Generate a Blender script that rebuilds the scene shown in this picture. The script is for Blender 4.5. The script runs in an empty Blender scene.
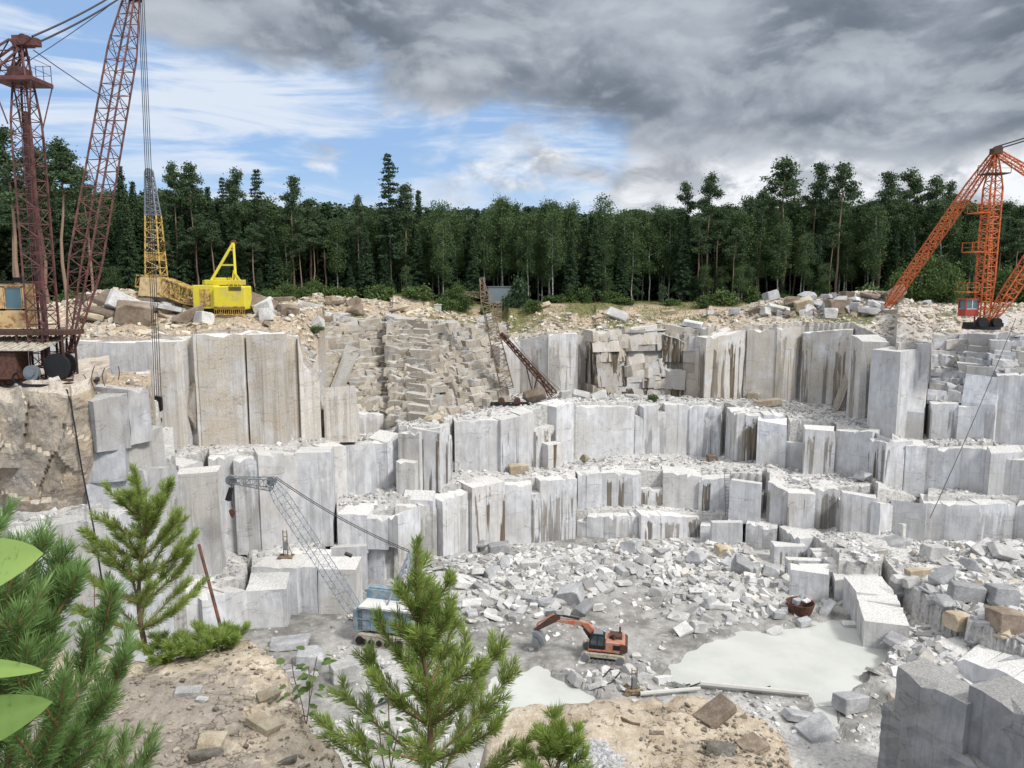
import bpy, bmesh, math, random
import numpy as np
from mathutils import Vector, Matrix

random.seed(11)
RNG = np.random.default_rng(11)
SC = bpy.context.scene
COL = SC.collection
rad = math.radians

# ------------------------------------------------------------------ camera model
F_PX = 759.0
PITCH = rad(7.8)
CP, SP = math.cos(PITCH), math.sin(PITCH)


def ray(px, py):
    u = (px - 512.0) / F_PX
    v = (384.0 - py) / F_PX
    return u, CP + v * SP, -SP + v * CP


def at_y(px, py, Y):
    a, b, c = ray(px, py)
    return Vector((a / b * Y, Y, c / b * Y))


def at_z(px, py, z):
    a, b, c = ray(px, py)
    t = z / c
    return Vector((a * t, b * t, z))


def tk(px, py):
    a, b, c = ray(px, py)
    return a / b, c / b


# ------------------------------------------------------------------ mesh helpers
ROOTLOC = {}


def tag(o, label=None, cat=None, group=None, kind=None):
    if label:
        o['label'] = label
    if cat:
        o['category'] = cat
    if group:
        o['group'] = group
    if kind:
        o['kind'] = kind
    return o


def empty(name, loc, label=None, cat=None, group=None):
    o = bpy.data.objects.new(name, None)
    o.empty_display_size = 0.3
    COL.objects.link(o)
    o.location = loc
    ROOTLOC[o.name] = Vector(loc)
    return tag(o, label, cat, group)


def root_loc(parent):
    p = parent
    off = Vector((0, 0, 0))
    while p is not None:
        off += Vector(p.location)
        p = p.parent
    return off


def np_obj(name, V, F, mat, parent=None, attr=None, smooth=False, local=False):
    """V (n,3) array, F list of (m,k) index arrays (k = 3 or 4)"""
    V = np.asarray(V, dtype=np.float64)
    if isinstance(F, np.ndarray):
        F = [F]
    me = bpy.data.meshes.new(name)
    if parent is not None and not local:
        V = V - np.array(root_loc(parent))
    me.vertices.add(len(V))
    me.vertices.foreach_set('co', V.astype(np.float32).ravel())
    nl = sum(f.size for f in F)
    npoly = sum(len(f) for f in F)
    me.loops.add(nl)
    me.loops.foreach_set('vertex_index', np.concatenate([f.ravel() for f in F]).astype(np.int32))
    me.polygons.add(npoly)
    starts = []
    s = 0
    for f in F:
        k = f.shape[1]
        starts.append(s + np.arange(len(f)) * k)
        s += f.size
    me.polygons.foreach_set('loop_start', np.concatenate(starts).astype(np.int32))
    if attr is not None:
        a = me.attributes.new('prm', 'FLOAT_COLOR', 'POINT')
        a.data.foreach_set('color', np.asarray(attr, dtype=np.float32).ravel())
    me.update(calc_edges=True)
    me.validate()
    me.polygons.foreach_set('use_smooth', np.full(len(me.polygons), bool(smooth)))
    me.materials.append(mat)
    o = bpy.data.objects.new(name, me)
    COL.objects.link(o)
    if parent is not None:
        o.parent = parent
    return o


class MB:
    """collects simple solids, then builds one mesh object"""

    def __init__(self):
        self.v = []
        self.f = []

    def add(self, vs, fs):
        n = len(self.v)
        self.v.extend([tuple(p) for p in vs])
        self.f.extend([tuple(i + n for i in f) for f in fs])

    def box(self, c, s, rot=None, taper=1.0):
        hx, hy, hz = s[0] / 2, s[1] / 2, s[2] / 2
        vs = []
        for z, k in ((-hz, 1.0), (hz, taper)):
            for x, y in ((-hx, -hy), (hx, -hy), (hx, hy), (-hx, hy)):
                p = Vector((x * k, y * k, z))
                if rot is not None:
                    p = rot @ p
                vs.append(Vector(c) + p)
        self.add(vs, [(0, 3, 2, 1), (4, 5, 6, 7), (0, 1, 5, 4), (1, 2, 6, 5), (2, 3, 7, 6), (3, 0, 4, 7)])

    def bar(self, p0, p1, r, n=4, r1=None, cap=True, spin=0.785):
        p0, p1 = Vector(p0), Vector(p1)
        d = p1 - p0
        if d.length < 1e-6:
            return
        d.normalize()
        a = d.cross(Vector((0, 0, 1)))
        if a.length < 1e-3:
            a = Vector((1, 0, 0))
        a.normalize()
        b = d.cross(a)
        r1 = r if r1 is None else r1
        vs = []
        for p, rr in ((p0, r), (p1, r1)):
            for i in range(n):
                an = spin + 2 * math.pi * i / n
                vs.append(p + (a * math.cos(an) + b * math.sin(an)) * rr)
        fs = [(i, (i + 1) % n, n + (i + 1) % n, n + i) for i in range(n)]
        if cap:
            fs.append(tuple(range(n - 1, -1, -1)))
            fs.append(tuple(range(n, 2 * n)))
        self.add(vs, fs)

    def path(self, pts, r, n=5):
        for a, b in zip(pts[:-1], pts[1:]):
            self.bar(a, b, r, n)

    def cyl(self, c, axis, r, h, n=16):
        axis = Vector(axis).normalized()
        self.bar(Vector(c) - axis * h / 2, Vector(c) + axis * h / 2, r, n)

    def prism(self, prof, y0, y1, M=None):
        """profile in xz, extruded along y"""
        n = len(prof)
        vs = [Vector((x, y0, z)) for x, z in prof] + [Vector((x, y1, z)) for x, z in prof]
        if M is not None:
            vs = [M @ p for p in vs]
        fs = [tuple(range(n)), tuple(range(2 * n - 1, n - 1, -1))]
        fs += [(i, n + i, n + (i + 1) % n, (i + 1) % n) for i in range(n)]
        self.add(vs, fs)

    def lattice(self, p0, p1, width, n, rc, rb, up=None, depth=None, faces=4):
        """square truss from p0 to p1; width(s) gives side length"""
        p0, p1 = Vector(p0), Vector(p1)
        d = (p1 - p0)
        L = d.length
        d.normalize()
        up = Vector(up) if up is not None else Vector((0, 1, 0))
        a = d.cross(up).normalized()
        b = a.cross(d).normalized()
        st = []
        for i in range(n + 1):
            s = i / n
            w = width(s) / 2
            wd = (depth(s) / 2) if depth else w
            c = p0 + d * (L * s)
            st.append([c + a * w + b * wd, c + a * w - b * wd, c - a * w - b * wd, c - a * w + b * wd])
        for i in range(n):
            for k in range(4):
                self.bar(st[i][k], st[i + 1][k], rc, 4, cap=False)
                k2 = (k + 1) % 4
                if i % 2 == 0:
                    self.bar(st[i][k], st[i + 1][k2], rb, 3, cap=False)
                else:
                    self.bar(st[i][k2], st[i + 1][k], rb, 3, cap=False)
                self.bar(st[i + 1][k], st[i + 1][k2], rb, 3, cap=False)
        for k in range(4):
            self.bar(st[0][k], st[0][(k + 1) % 4], rc, 4)
        return st

    def build(self, name, mat, parent=None, M=None, smooth=False):
        me = bpy.data.meshes.new(name)
        vs = self.v
        if M is not None:
            vs = [tuple(M @ Vector(p)) for p in vs]
        if parent is not None:
            r = root_loc(parent)
            vs = [(p[0] - r.x, p[1] - r.y, p[2] - r.z) for p in vs]
        me.from_pydata(vs, [], self.f)
        me.update()
        bm = bmesh.new()
        bm.from_mesh(me)
        bmesh.ops.recalc_face_normals(bm, faces=bm.faces)
        bm.to_mesh(me)
        bm.free()
        if smooth:
            me.polygons.foreach_set('use_smooth', [True] * len(me.polygons))
        me.materials.append(mat)
        o = bpy.data.objects.new(name, me)
        COL.objects.link(o)
        if parent is not None:
            o.parent = parent
        return o


def bevel(o, w, seg=2):
    m = o.modifiers.new('bevel', 'BEVEL')
    m.width = w
    m.segments = seg
    m.limit_method = 'ANGLE'
    m.angle_limit = rad(40)
    return o


def copy_tree(o, parent=None):
    c = o.copy()
    COL.objects.link(c)
    c.parent = parent
    for ch in list(o.children):
        copy_tree(ch, c)
    return c


# ------------------------------------------------------------------ noise in numpy
def _hash(ix, iy, seed):
    h = (ix.astype(np.int64) * 374761393 + iy.astype(np.int64) * 668265263 + seed * 974711) & 0xFFFFFFFF
    h = ((h ^ (h >> 13)) * 1274126177) & 0xFFFFFFFF
    h = (h ^ (h >> 16)) & 0xFFFF
    return h / 65535.0


def vnoise(x, y, seed=0):
    x = np.asarray(x, dtype=float)
    y = np.asarray(y, dtype=float)
    ix = np.floor(x)
    iy = np.floor(y)
    fx = x - ix
    fy = y - iy
    fx = fx * fx * (3 - 2 * fx)
    fy = fy * fy * (3 - 2 * fy)
    a = _hash(ix, iy, seed)
    b = _hash(ix + 1, iy, seed)
    c = _hash(ix, iy + 1, seed)
    d = _hash(ix + 1, iy + 1, seed)
    return (a * (1 - fx) + b * fx) * (1 - fy) + (c * (1 - fx) + d * fx) * fy


def fbm(x, y, o=4, seed=0):
    s = 0.0
    w = 0.5
    for i in range(o):
        s = s + w * vnoise(x * 2 ** i, y * 2 ** i, seed + i)
        w *= 0.5
    return s / (1 - 0.5 ** o)


def sstep(a, b, x):
    t = np.clip((x - a) / (b - a), 0, 1)
    return t * t * (3 - 2 * t)
# ------------------------------------------------------------------ materials
def new_mat(name):
    m = bpy.data.materials.new(name)
    m.use_nodes = True
    nt = m.node_tree
    b = nt.nodes['Principled BSDF']
    return m, nt, b


class NT:
    def __init__(s, nt):
        s.nt = nt

    def n(s, t, **kw):
        x = s.nt.nodes.new(t)
        for k, v in kw.items():
            setattr(x, k, v)
        return x

    def l(s, a, b):
        s.nt.links.new(a, b)

    def val(s, v, sock):
        if isinstance(v, (int, float)):
            sock.default_value = v
        elif isinstance(v, tuple):
            sock.default_value = v if len(v) == len(sock.default_value) else tuple(v) + (1,)
        else:
            s.l(v, sock)

    def math(s, op, a, b=0.0, c=0.0, clamp=False):
        x = s.n('ShaderNodeMath', operation=op, use_clamp=clamp)
        s.val(a, x.inputs[0])
        s.val(b, x.inputs[1])
        s.val(c, x.inputs[2])
        return x.outputs[0]

    def mix(s, fac, a, b):
        x = s.n('ShaderNodeMix', data_type='RGBA')
        s.val(fac, x.inputs[0])
        s.val(a, x.inputs[6])
        s.val(b, x.inputs[7])
        return x.outputs[2]

    def mul(s, fac, a, b):
        x = s.n('ShaderNodeMix', data_type='RGBA', blend_type='MULTIPLY')
        s.val(fac, x.inputs[0])
        s.val(a, x.inputs[6])
        s.val(b, x.inputs[7])
        return x.outputs[2]

    def ramp(s, x, a, b, c0=0.0, c1=1.0):
        r = s.n('ShaderNodeMapRange')
        r.interpolation_type = 'SMOOTHSTEP'
        s.val(x, r.inputs[0])
        r.inputs[1].default_value = a
        r.inputs[2].default_value = b
        r.inputs[3].default_value = c0
        r.inputs[4].default_value = c1
        return r.outputs[0]

    def co(s, scale=(1, 1, 1), kind='Object', loc=(0, 0, 0)):
        t = s.n('ShaderNodeTexCoord')
        m = s.n('ShaderNodeMapping')
        m.inputs['Scale'].default_value = scale
        m.inputs['Location'].default_value = loc
        s.l(t.outputs[kind], m.inputs[0])
        return m.outputs[0]

    def noise(s, co, scale=1.0, detail=4, rough=0.55, dist=0.0):
        x = s.n('ShaderNodeTexNoise')
        x.inputs['Scale'].default_value = scale
        x.inputs['Detail'].default_value = detail
        x.inputs['Roughness'].default_value = rough
        x.inputs['Distortion'].default_value = dist
        s.l(co, x.inputs['Vector'])
        return x.outputs[0]

    def vor(s, co, scale=1.0, feature='F1', out=0):
        x = s.n('ShaderNodeTexVoronoi', feature=feature)
        x.inputs['Scale'].default_value = scale
        s.l(co, x.inputs['Vector'])
        return x.outputs[out]

    def bump(s, h, strength, dist, bsdf):
        x = s.n('ShaderNodeBump')
        x.inputs['Strength'].default_value = strength
        x.inputs['Distance'].default_value = dist
        s.l(h, x.inputs['Height'])
        s.l(x.outputs[0], bsdf.inputs['Normal'])


def simple(name, col, rough=0.7, metal=0.0, var=0.25, scale=3.0, bump=0.0, dirt=None, dirt_amt=0.5, spec=0.4):
    m, nt, b = new_mat(name)
    N = NT(nt)
    c = N.co()
    n1 = N.noise(c, scale, 5)
    lo = tuple(x * (1 - var) for x in col)
    hi = tuple(min(1, x * (1 + var)) for x in col)
    out = N.mix(n1, lo, hi)
    if dirt:
        n2 = N.noise(c, scale * 2.3, 6, 0.7)
        out = N.mix(N.ramp(n2, 0.5 - 0.15 * dirt_amt, 0.72 - 0.2 * dirt_amt), out, dirt)
    N.l(out, b.inputs['Base Color'])
    b.inputs['Roughness'].default_value = rough
    b.inputs['Metallic'].default_value = metal
    b.inputs['Specular IOR Level'].default_value = spec
    if bump:
        N.bump(n1, bump, 0.05, b)
    return m


def wall_mat():
    m, nt, b = new_mat('sawn_granite')
    N = NT(nt)
    at = N.n('ShaderNodeAttribute', attribute_name='prm')
    sep = N.n('ShaderNodeSeparateColor')
    N.l(at.outputs['Color'], sep.inputs[0])
    hv, st, tn = sep.outputs[0], sep.outputs[1], sep.outputs[2]
    br = at.outputs['Alpha']
    big = N.noise(N.co((1, 1, 1)), 0.22, 5)
    mid = N.noise(N.co((1, 1, 0.45)), 1.1, 6, 0.65)
    fine = N.noise(N.co(), 7.0, 5, 0.7)
    base = N.mix(N.ramp(mid, 0.30, 0.66), (0.50, 0.52, 0.56), (0.71, 0.725, 0.755))
    base = N.mix(N.ramp(big, 0.42, 0.68, 0, 0.55), base, (0.46, 0.445, 0.42))
    tanc = N.mix(N.ramp(fine, 0.3, 0.7), (0.42, 0.36, 0.29), (0.60, 0.55, 0.47))
    tmask = N.math('MULTIPLY', tn, N.ramp(N.noise(N.co(loc=(9, 3, 5)), 0.35, 4, 0.6), 0.28, 0.62))
    tmask = N.math('ADD', tmask, N.math('MULTIPLY', tn, 0.35), clamp=True)
    base = N.mix(tmask, base, tanc)
    # vertical drill marks, soft streaks
    dr = N.noise(N.co((3.1, 3.1, 0.03)), 1.0, 3, 0.6)
    base = N.mul(N.ramp(dr, 0.53, 0.70, 0, 0.34), base, (0.50, 0.49, 0.48))
    dr2 = N.noise(N.co((7, 7, 0.12), loc=(4, 4, 0)), 1.0, 2, 0.5)
    base = N.mul(N.ramp(dr2, 0.56, 0.74, 0, 0.15), base, (0.55, 0.55, 0.56))
    # rust and water stains that run down from the joints
    s1 = N.noise(N.co((0.75, 0.75, 0.035), loc=(2, 7, 1)), 1.0, 4, 0.62, 0.3)
    edge = N.noise(N.co((1.2, 1.2, 0.5), loc=(6, 1, 1)), 1.0, 5, 0.7)
    lim = N.math('ADD', hv, N.math('MULTIPLY', N.math('SUBTRACT', edge, 0.5), 1.3))
    low = N.ramp(lim, 0.72, 0.88, 1, 0)
    sm = N.math('MULTIPLY', N.ramp(s1, 0.50, 0.53), low)
    sm = N.math('MULTIPLY', sm, st, clamp=True)
    stc = N.mix(N.ramp(N.noise(N.co((0.3, 0.3, 0.2)), 1.0, 2), 0.4, 0.6), (0.03, 0.03, 0.028), (0.12, 0.085, 0.05))
    stc = N.mix(N.ramp(N.noise(N.co((4, 4, 0.15)), 1.0, 3), 0.4, 0.65), stc, (0.2, 0.17, 0.13))
    base = N.mix(sm, base, stc)
    # horizontal cracks
    z1 = N.noise(N.co((0.10, 0.10, 0.42), loc=(0, 0, 3)), 1.0, 3, 0.5)
    crack = N.math('ABSOLUTE', N.math('SUBTRACT', z1, 0.5))
    base = N.mul(N.ramp(crack, 0.0, 0.006, 0.38, 0), base, (0.22, 0.2, 0.18))
    # pale stone dust on the level tops
    g = N.n('ShaderNodeNewGeometry')
    sx = N.n('ShaderNodeSeparateXYZ')
    N.l(g.outputs['True Normal'], sx.inputs[0])
    top = N.ramp(sx.outputs[2], 0.5, 0.8)
    dust = N.mix(N.ramp(fine, 0.35, 0.65), (0.42, 0.41, 0.39), (0.74, 0.73, 0.71))
    base = N.mix(N.math('MULTIPLY', top, 0.85), base, dust)
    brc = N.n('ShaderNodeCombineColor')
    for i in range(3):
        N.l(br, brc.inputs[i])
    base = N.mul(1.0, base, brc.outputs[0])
    sp = N.noise(N.co(), 26.0, 3, 0.7)
    base = N.mul(N.ramp(sp, 0.35, 0.7, 0.14, 0), base, (0.5, 0.5, 0.5))
    N.l(base, b.inputs['Base Color'])
    b.inputs['Roughness'].default_value = 0.85
    b.inputs['Specular IOR Level'].default_value = 0.25
    h = N.math('ADD', N.math('MULTIPLY', mid, 0.6), N.math('MULTIPLY', fine, 0.25))
    h = N.math('ADD', h, N.math('MULTIPLY', dr, 0.3))
    N.bump(h, 0.5, 0.25, b)
    return m


def ground_mat():
    m, nt, b = new_mat('crushed_rock_ground')
    N = NT(nt)
    at = N.n('ShaderNodeAttribute', attribute_name='prm')
    sep = N.n('ShaderNodeSeparateColor')
    N.l(at.outputs['Color'], sep.inputs[0])
    mud, tn, gr = sep.outputs[0], sep.outputs[1], sep.outputs[2]
    v = N.vor(N.co(), 2.2, out=1)
    vs = N.n('ShaderNodeSeparateColor')
    N.l(v, vs.inputs[0])
    fine = N.noise(N.co(), 3.0, 7, 0.75)
    base = N.mix(N.ramp(fine, 0.35, 0.65), (0.30, 0.295, 0.285), (0.60, 0.59, 0.57))
    base = N.mix(N.math('MULTIPLY', vs.outputs[0], 0.5), base, (0.55, 0.54, 0.53))
    mudc = N.mix(N.ramp(N.noise(N.co(), 0.5, 6, 0.65), 0.35, 0.7), (0.17, 0.165, 0.155), (0.38, 0.37, 0.355))
    base = N.mix(N.math('MULTIPLY', mud, 0.8), base, mudc)
    tanc = N.mix(N.ramp(fine, 0.38, 0.62), (0.24, 0.175, 0.11), (0.50, 0.40, 0.29))
    base = N.mix(tn, base, tanc)
    gc = N.mix(N.ramp(N.noise(N.co(), 1.2, 6, 0.7), 0.35, 0.65), (0.05, 0.07, 0.02), (0.20, 0.19, 0.08))
    base = N.mix(gr, base, gc)
    N.l(base, b.inputs['Base Color'])
    b.inputs['Roughness'].default_value = 0.92
    b.inputs['Specular IOR Level'].default_value = 0.2
    h = N.math('ADD', fine, N.math('MULTIPLY', N.vor(N.co(), 1.6), 0.4))
    N.bump(h, 0.7, 0.25, b)
    return m


def stone_mat(name, lo, hi, seed=0, bump=0.5, dark=None):
    m, nt, b = new_mat(name)
    N = NT(nt)
    oi = N.n('ShaderNodeObjectInfo')
    c = N.co(loc=(seed, 0, 0))
    n1 = N.noise(c, 1.6, 6, 0.65)
    base = N.mix(N.ramp(n1, 0.35, 0.65), lo, hi)
    k = N.ramp(oi.outputs['Random'], 0, 1, 0.72, 1.08)
    kc = N.n('ShaderNodeCombineColor')
    for i in range(3):
        N.l(k, kc.inputs[i])
    base = N.mul(1.0, base, kc.outputs[0])
    sp = N.noise(c, 18.0, 4, 0.7)
    base = N.mul(N.ramp(sp, 0.4, 0.7, 0.45, 0), base, (0.45, 0.43, 0.4))
    if dark:
        n2 = N.noise(c, 0.9, 4, 0.6)
        base = N.mix(N.ramp(n2, 0.5, 0.66, 0, 0.7), base, dark)
    N.l(base, b.inputs['Base Color'])
    b.inputs['Roughness'].default_value = 0.85
    b.inputs['Specular IOR Level'].default_value = 0.25
    N.bump(N.math('ADD', n1, N.math('MULTIPLY', sp, 0.35)), bump, 0.12, b)
    return m


def rubble_mat():
    m, nt, b = new_mat('stone_rubble')
    N = NT(nt)
    at = N.n('ShaderNodeAttribute', attribute_name='prm')
    sp = N.noise(N.co(), 5.0, 5, 0.7)
    base = N.mul(N.ramp(sp, 0.35, 0.65, 0.5, 0), at.outputs['Color'], (0.6, 0.58, 0.56))
    N.l(base, b.inputs['Base Color'])
    b.inputs['Roughness'].default_value = 0.9
    b.inputs['Specular IOR Level'].default_value = 0.2
    return m


def leaf_mat(name, lo, hi, scale=1.0, trans=0.25, rough=0.6, blemish=0):
    m, nt, b = new_mat(name)
    N = NT(nt)
    at = N.n('ShaderNodeAttribute', attribute_name='prm')
    sep = N.n('ShaderNodeSeparateColor')
    N.l(at.outputs['Color'], sep.inputs[0])
    oi = N.n('ShaderNodeObjectInfo')
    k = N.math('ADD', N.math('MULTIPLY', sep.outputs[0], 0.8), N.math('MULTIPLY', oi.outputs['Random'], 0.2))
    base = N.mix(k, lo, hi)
    if blemish:
        base = N.mix(N.ramp(N.noise(N.co(), blemish, 5, 0.7), 0.55, 0.72, 0, 0.55), base, tuple(x * 0.45 for x in lo))
    N.l(base, b.inputs['Base Color'])
    b.inputs['Roughness'].default_value = rough
    b.inputs['Specular IOR Level'].default_value = 0.25
    if trans:
        tr = N.n('ShaderNodeBsdfTranslucent')
        N.l(base, tr.inputs[0])
        mx = N.n('ShaderNodeMixShader')
        mx.inputs[0].default_value = trans
        N.l(b.outputs[0], mx.inputs[1])
        N.l(tr.outputs[0], mx.inputs[2])
        N.l(mx.outputs[0], nt.nodes['Material Output'].inputs[0])
    return m


def water_mat():
    m, nt, b = new_mat('milky_water')
    N = NT(nt)
    n1 = N.noise(N.co(), 0.25, 4)
    N.l(N.mix(N.ramp(n1, 0.35, 0.65), (0.44, 0.455, 0.43), (0.50, 0.51, 0.485)), b.inputs['Base Color'])
    b.inputs['Roughness'].default_value = 0.10
    b.inputs['Specular IOR Level'].default_value = 0.5
    N.bump(N.noise(N.co(), 5, 3), 0.04, 0.02, b)
    return m


def fg_mat(name):
    """weathered rock in the foreground: bare tan rims, trodden soil and grit"""
    m, nt, b = new_mat(name)
    N = NT(nt)
    at = N.n('ShaderNodeAttribute', attribute_name='prm')
    sep = N.n('ShaderNodeSeparateColor')
    N.l(at.outputs['Color'], sep.inputs[0])
    soil, pink, white = sep.outputs[0], sep.outputs[1], sep.outputs[2]
    n1 = N.noise(N.co(), 3.2, 8, 0.7)
    n2 = N.noise(N.co(), 14.0, 8, 0.75)
    n3 = N.noise(N.co(), 60.0, 5, 0.75)
    bare = N.mix(N.ramp(n2, 0.35, 0.65), (0.48, 0.40, 0.30), (0.72, 0.65, 0.53))
    bare = N.mix(N.math('MULTIPLY', pink, N.ramp(n1, 0.3, 0.7)), bare, (0.48, 0.39, 0.30))
    bare = N.mul(N.ramp(n1, 0.52, 0.62, 0, 0.45), bare, (0.55, 0.48, 0.42))
    sl = N.mix(N.ramp(n2, 0.3, 0.7), (0.28, 0.245, 0.21), (0.47, 0.42, 0.36))
    vv = N.vor(N.co(), 55.0, out=1)
    vs = N.n('ShaderNodeSeparateColor')
    N.l(vv, vs.inputs[0])
    sl = N.mix(N.ramp(vs.outputs[0], 0.8, 0.92, 0, 0.4), sl, (0.36, 0.31, 0.26))
    sm = N.math('ADD', soil, N.math('MULTIPLY', N.math('SUBTRACT', n1, 0.5), 1.6))
    base = N.mix(N.ramp(sm, 0.38, 0.58), bare, sl)
    wm = N.math('ADD', white, N.math('MULTIPLY', N.math('SUBTRACT', n2, 0.5), 1.4))
    wc = N.mix(N.ramp(n3, 0.4, 0.6), (0.34, 0.35, 0.38), (0.66, 0.66, 0.65))
    base = N.mix(N.ramp(wm, 0.45, 0.6), base, wc)
    base = N.mul(N.ramp(n3, 0.42, 0.7, 0.28, 0), base, (0.45, 0.41, 0.38))
    cr = N.math('ABSOLUTE', N.math('SUBTRACT', N.noise(N.co(loc=(3, 1, 0)), 2.3, 6, 0.6), 0.5))
    base = N.mul(N.ramp(cr, 0.0, 0.012, 0.7, 0), base, (0.25, 0.22, 0.2))
    N.l(base, b.inputs['Base Color'])
    b.inputs['Roughness'].default_value = 0.93
    b.inputs['Specular IOR Level'].default_value = 0.15
    h = N.math('ADD', n1, N.math('ADD', N.math('MULTIPLY', n2, 0.45), N.math('MULTIPLY', n3, 0.15)))
    N.bump(h, 0.9, 0.05, b)
    return m


def tan_rock_mat():
    m, nt, b = new_mat('tan_rock')
    N = NT(nt)
    n0 = N.noise(N.co(), 0.25, 4, 0.6)
    n1 = N.noise(N.co(), 1.0, 8, 0.7)
    n2 = N.noise(N.co(), 6.0, 8, 0.75)
    base = N.mix(N.ramp(n1, 0.32, 0.68), (0.34, 0.295, 0.245), (0.52, 0.465, 0.39))
    base = N.mix(N.ramp(n0, 0.5, 0.64, 0, 0.6), base, (0.50, 0.38, 0.25))
    base = N.mix(N.ramp(N.noise(N.co(loc=(5, 5, 5)), 0.4, 5), 0.52, 0.68, 0, 0.4), base, (0.38, 0.37, 0.36))
    base = N.mul(N.ramp(n2, 0.4, 0.7, 0.35, 0), base, (0.5, 0.46, 0.42))
    cr = N.math('ABSOLUTE', N.math('SUBTRACT', N.noise(N.co((0.6, 0.6, 1.5), loc=(3, 1, 2)), 0.35, 5, 0.6), 0.5))
    base = N.mul(N.ramp(cr, 0.0, 0.006, 0.75, 0), base, (0.2, 0.15, 0.12))
    g = N.n('ShaderNodeNewGeometry')
    sx = N.n('ShaderNodeSeparateXYZ')
    N.l(g.outputs['Normal'], sx.inputs[0])
    base = N.mix(N.ramp(sx.outputs[2], 0.6, 0.85), base, N.mix(N.ramp(n2, 0.4, 0.6), (0.42, 0.36, 0.29), (0.6, 0.55, 0.48)))
    N.l(base, b.inputs['Base Color'])
    b.inputs['Roughness'].default_value = 0.9
    b.inputs['Specular IOR Level'].default_value = 0.2
    N.bump(N.math('ADD', n1, N.math('MULTIPLY', n2, 0.3)), 0.8, 0.4, b)
    return m


M = {}
M['wall'] = wall_mat()
M['ground'] = ground_mat()
M['rubble'] = rubble_mat()
M['tanrock'] = tan_rock_mat()
M['fg'] = fg_mat('weathered_rock')
M['water'] = water_mat()
M['stone_grey'] = stone_mat('stone_grey', (0.34, 0.35, 0.37), (0.52, 0.53, 0.55))
M['stone_pale'] = stone_mat('stone_pale', (0.52, 0.52, 0.52), (0.74, 0.74, 0.73), 3)
M['stone_tan'] = stone_mat('stone_tan', (0.38, 0.31, 0.22), (0.55, 0.49, 0.38), 5)
M['stone_dark'] = stone_mat('stone_dark', (0.10, 0.105, 0.12), (0.19, 0.195, 0.21), 7)
M['stone_brown'] = stone_mat('stone_brown', (0.20, 0.155, 0.12), (0.35, 0.29, 0.23), 9)
M['stone_fg'] = stone_mat('stone_fg', (0.20, 0.18, 0.15), (0.38, 0.36, 0.32), 11, 0.8)
M['redbrown'] = simple('red_brown_paint', (0.145, 0.055, 0.050), 0.65, 0.1, 0.3, 0.8, dirt=(0.06, 0.03, 0.025), dirt_amt=0.6)
M['darkrust'] = simple('dark_rust', (0.055, 0.034, 0.028), 0.8, 0.1, 0.4, 2.0, dirt=(0.11, 0.05, 0.03))
M['orange'] = simple('orange_paint', (0.58, 0.135, 0.030), 0.55, 0.0, 0.2, 1.0, dirt=(0.22, 0.05, 0.02), dirt_amt=0.4)
M['yellow'] = simple('yellow_paint', (0.62, 0.53, 0.03), 0.6, 0.0, 0.12, 0.35, dirt=(0.50, 0.42, 0.12), dirt_amt=0.3)
M['oldyellow'] = simple('faded_yellow_paint', (0.52, 0.36, 0.10), 0.65, 0.0, 0.25, 1.0, dirt=(0.16, 0.09, 0.035), dirt_amt=0.45)
M['cabyellow'] = simple('rusty_cream_paint', (0.60, 0.42, 0.20), 0.65, 0.0, 0.15, 0.8, dirt=(0.28, 0.10, 0.04), dirt_amt=0.35)
M['rustyellow'] = simple('rusted_yellow_paint', (0.30, 0.235, 0.14), 0.75, 0.0, 0.35, 1.4, dirt=(0.13, 0.09, 0.06), dirt_amt=0.8)
M['beige'] = simple('beige_paint', (0.56, 0.42, 0.23), 0.7, 0, 0.1, 0.7, dirt=(0.35, 0.25, 0.13), dirt_amt=0.3)
M['black'] = simple('black_steel', (0.018, 0.018, 0.019), 0.55, 0.3, 0.4, 3.0)
M['cable'] = simple('steel_cable', (0.045, 0.045, 0.05), 0.6, 0.3, 0.2, 3.0)
M['palecable'] = simple('pale_cable', (0.30, 0.30, 0.30), 0.6, 0.2, 0.2, 3.0)
M['blue'] = simple('blue_paint', (0.12, 0.225, 0.32), 0.7, 0, 0.2, 0.8, dirt=(0.27, 0.30, 0.31), dirt_amt=0.7)
M['paleblue'] = simple('pale_blue_steel', (0.27, 0.31, 0.36), 0.6, 0.1, 0.25, 1.2, dirt=(0.10, 0.13, 0.17), dirt_amt=0.4)
M['roofwhite'] = simple('dusty_roof', (0.58, 0.58, 0.56), 0.7, 0, 0.12, 1.2)
M['greymetal'] = simple('grey_metal', (0.20, 0.22, 0.24), 0.5, 0.4, 0.25, 2.0)
M['shed'] = simple('grey_blue_cladding', (0.24, 0.29, 0.31), 0.6, 0.2, 0.12, 0.6)
M['track'] = simple('dusty_track', (0.40, 0.365, 0.30), 0.85, 0, 0.3, 1.0, dirt=(0.16, 0.14, 0.12), dirt_amt=0.3)
M['exorange'] = simple('excavator_orange', (0.46, 0.11, 0.05), 0.7, 0, 0.15, 0.9, dirt=(0.33, 0.22, 0.17), dirt_amt=0.8)
M['glass'] = simple('dark_glass', (0.03, 0.05, 0.055), 0.12, 0, 0.1, 1.0, spec=0.8)
M['cabglass'] = simple('cab_glass', (0.08, 0.15, 0.17), 0.15, 0, 0.3, 1.0, spec=0.8)
M['roofsheet'] = simple('corrugated_sheet', (0.50, 0.47, 0.40), 0.6, 0.1, 0.15, 1.0, dirt=(0.25, 0.2, 0.15), dirt_amt=0.4)
M['rust'] = simple('rust', (0.13, 0.055, 0.035), 0.85, 0.1, 0.3, 2.0, dirt=(0.05, 0.03, 0.025))
M['concrete'] = simple('pale_concrete', (0.45, 0.45, 0.42), 0.9, 0, 0.12, 2.0)
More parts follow.
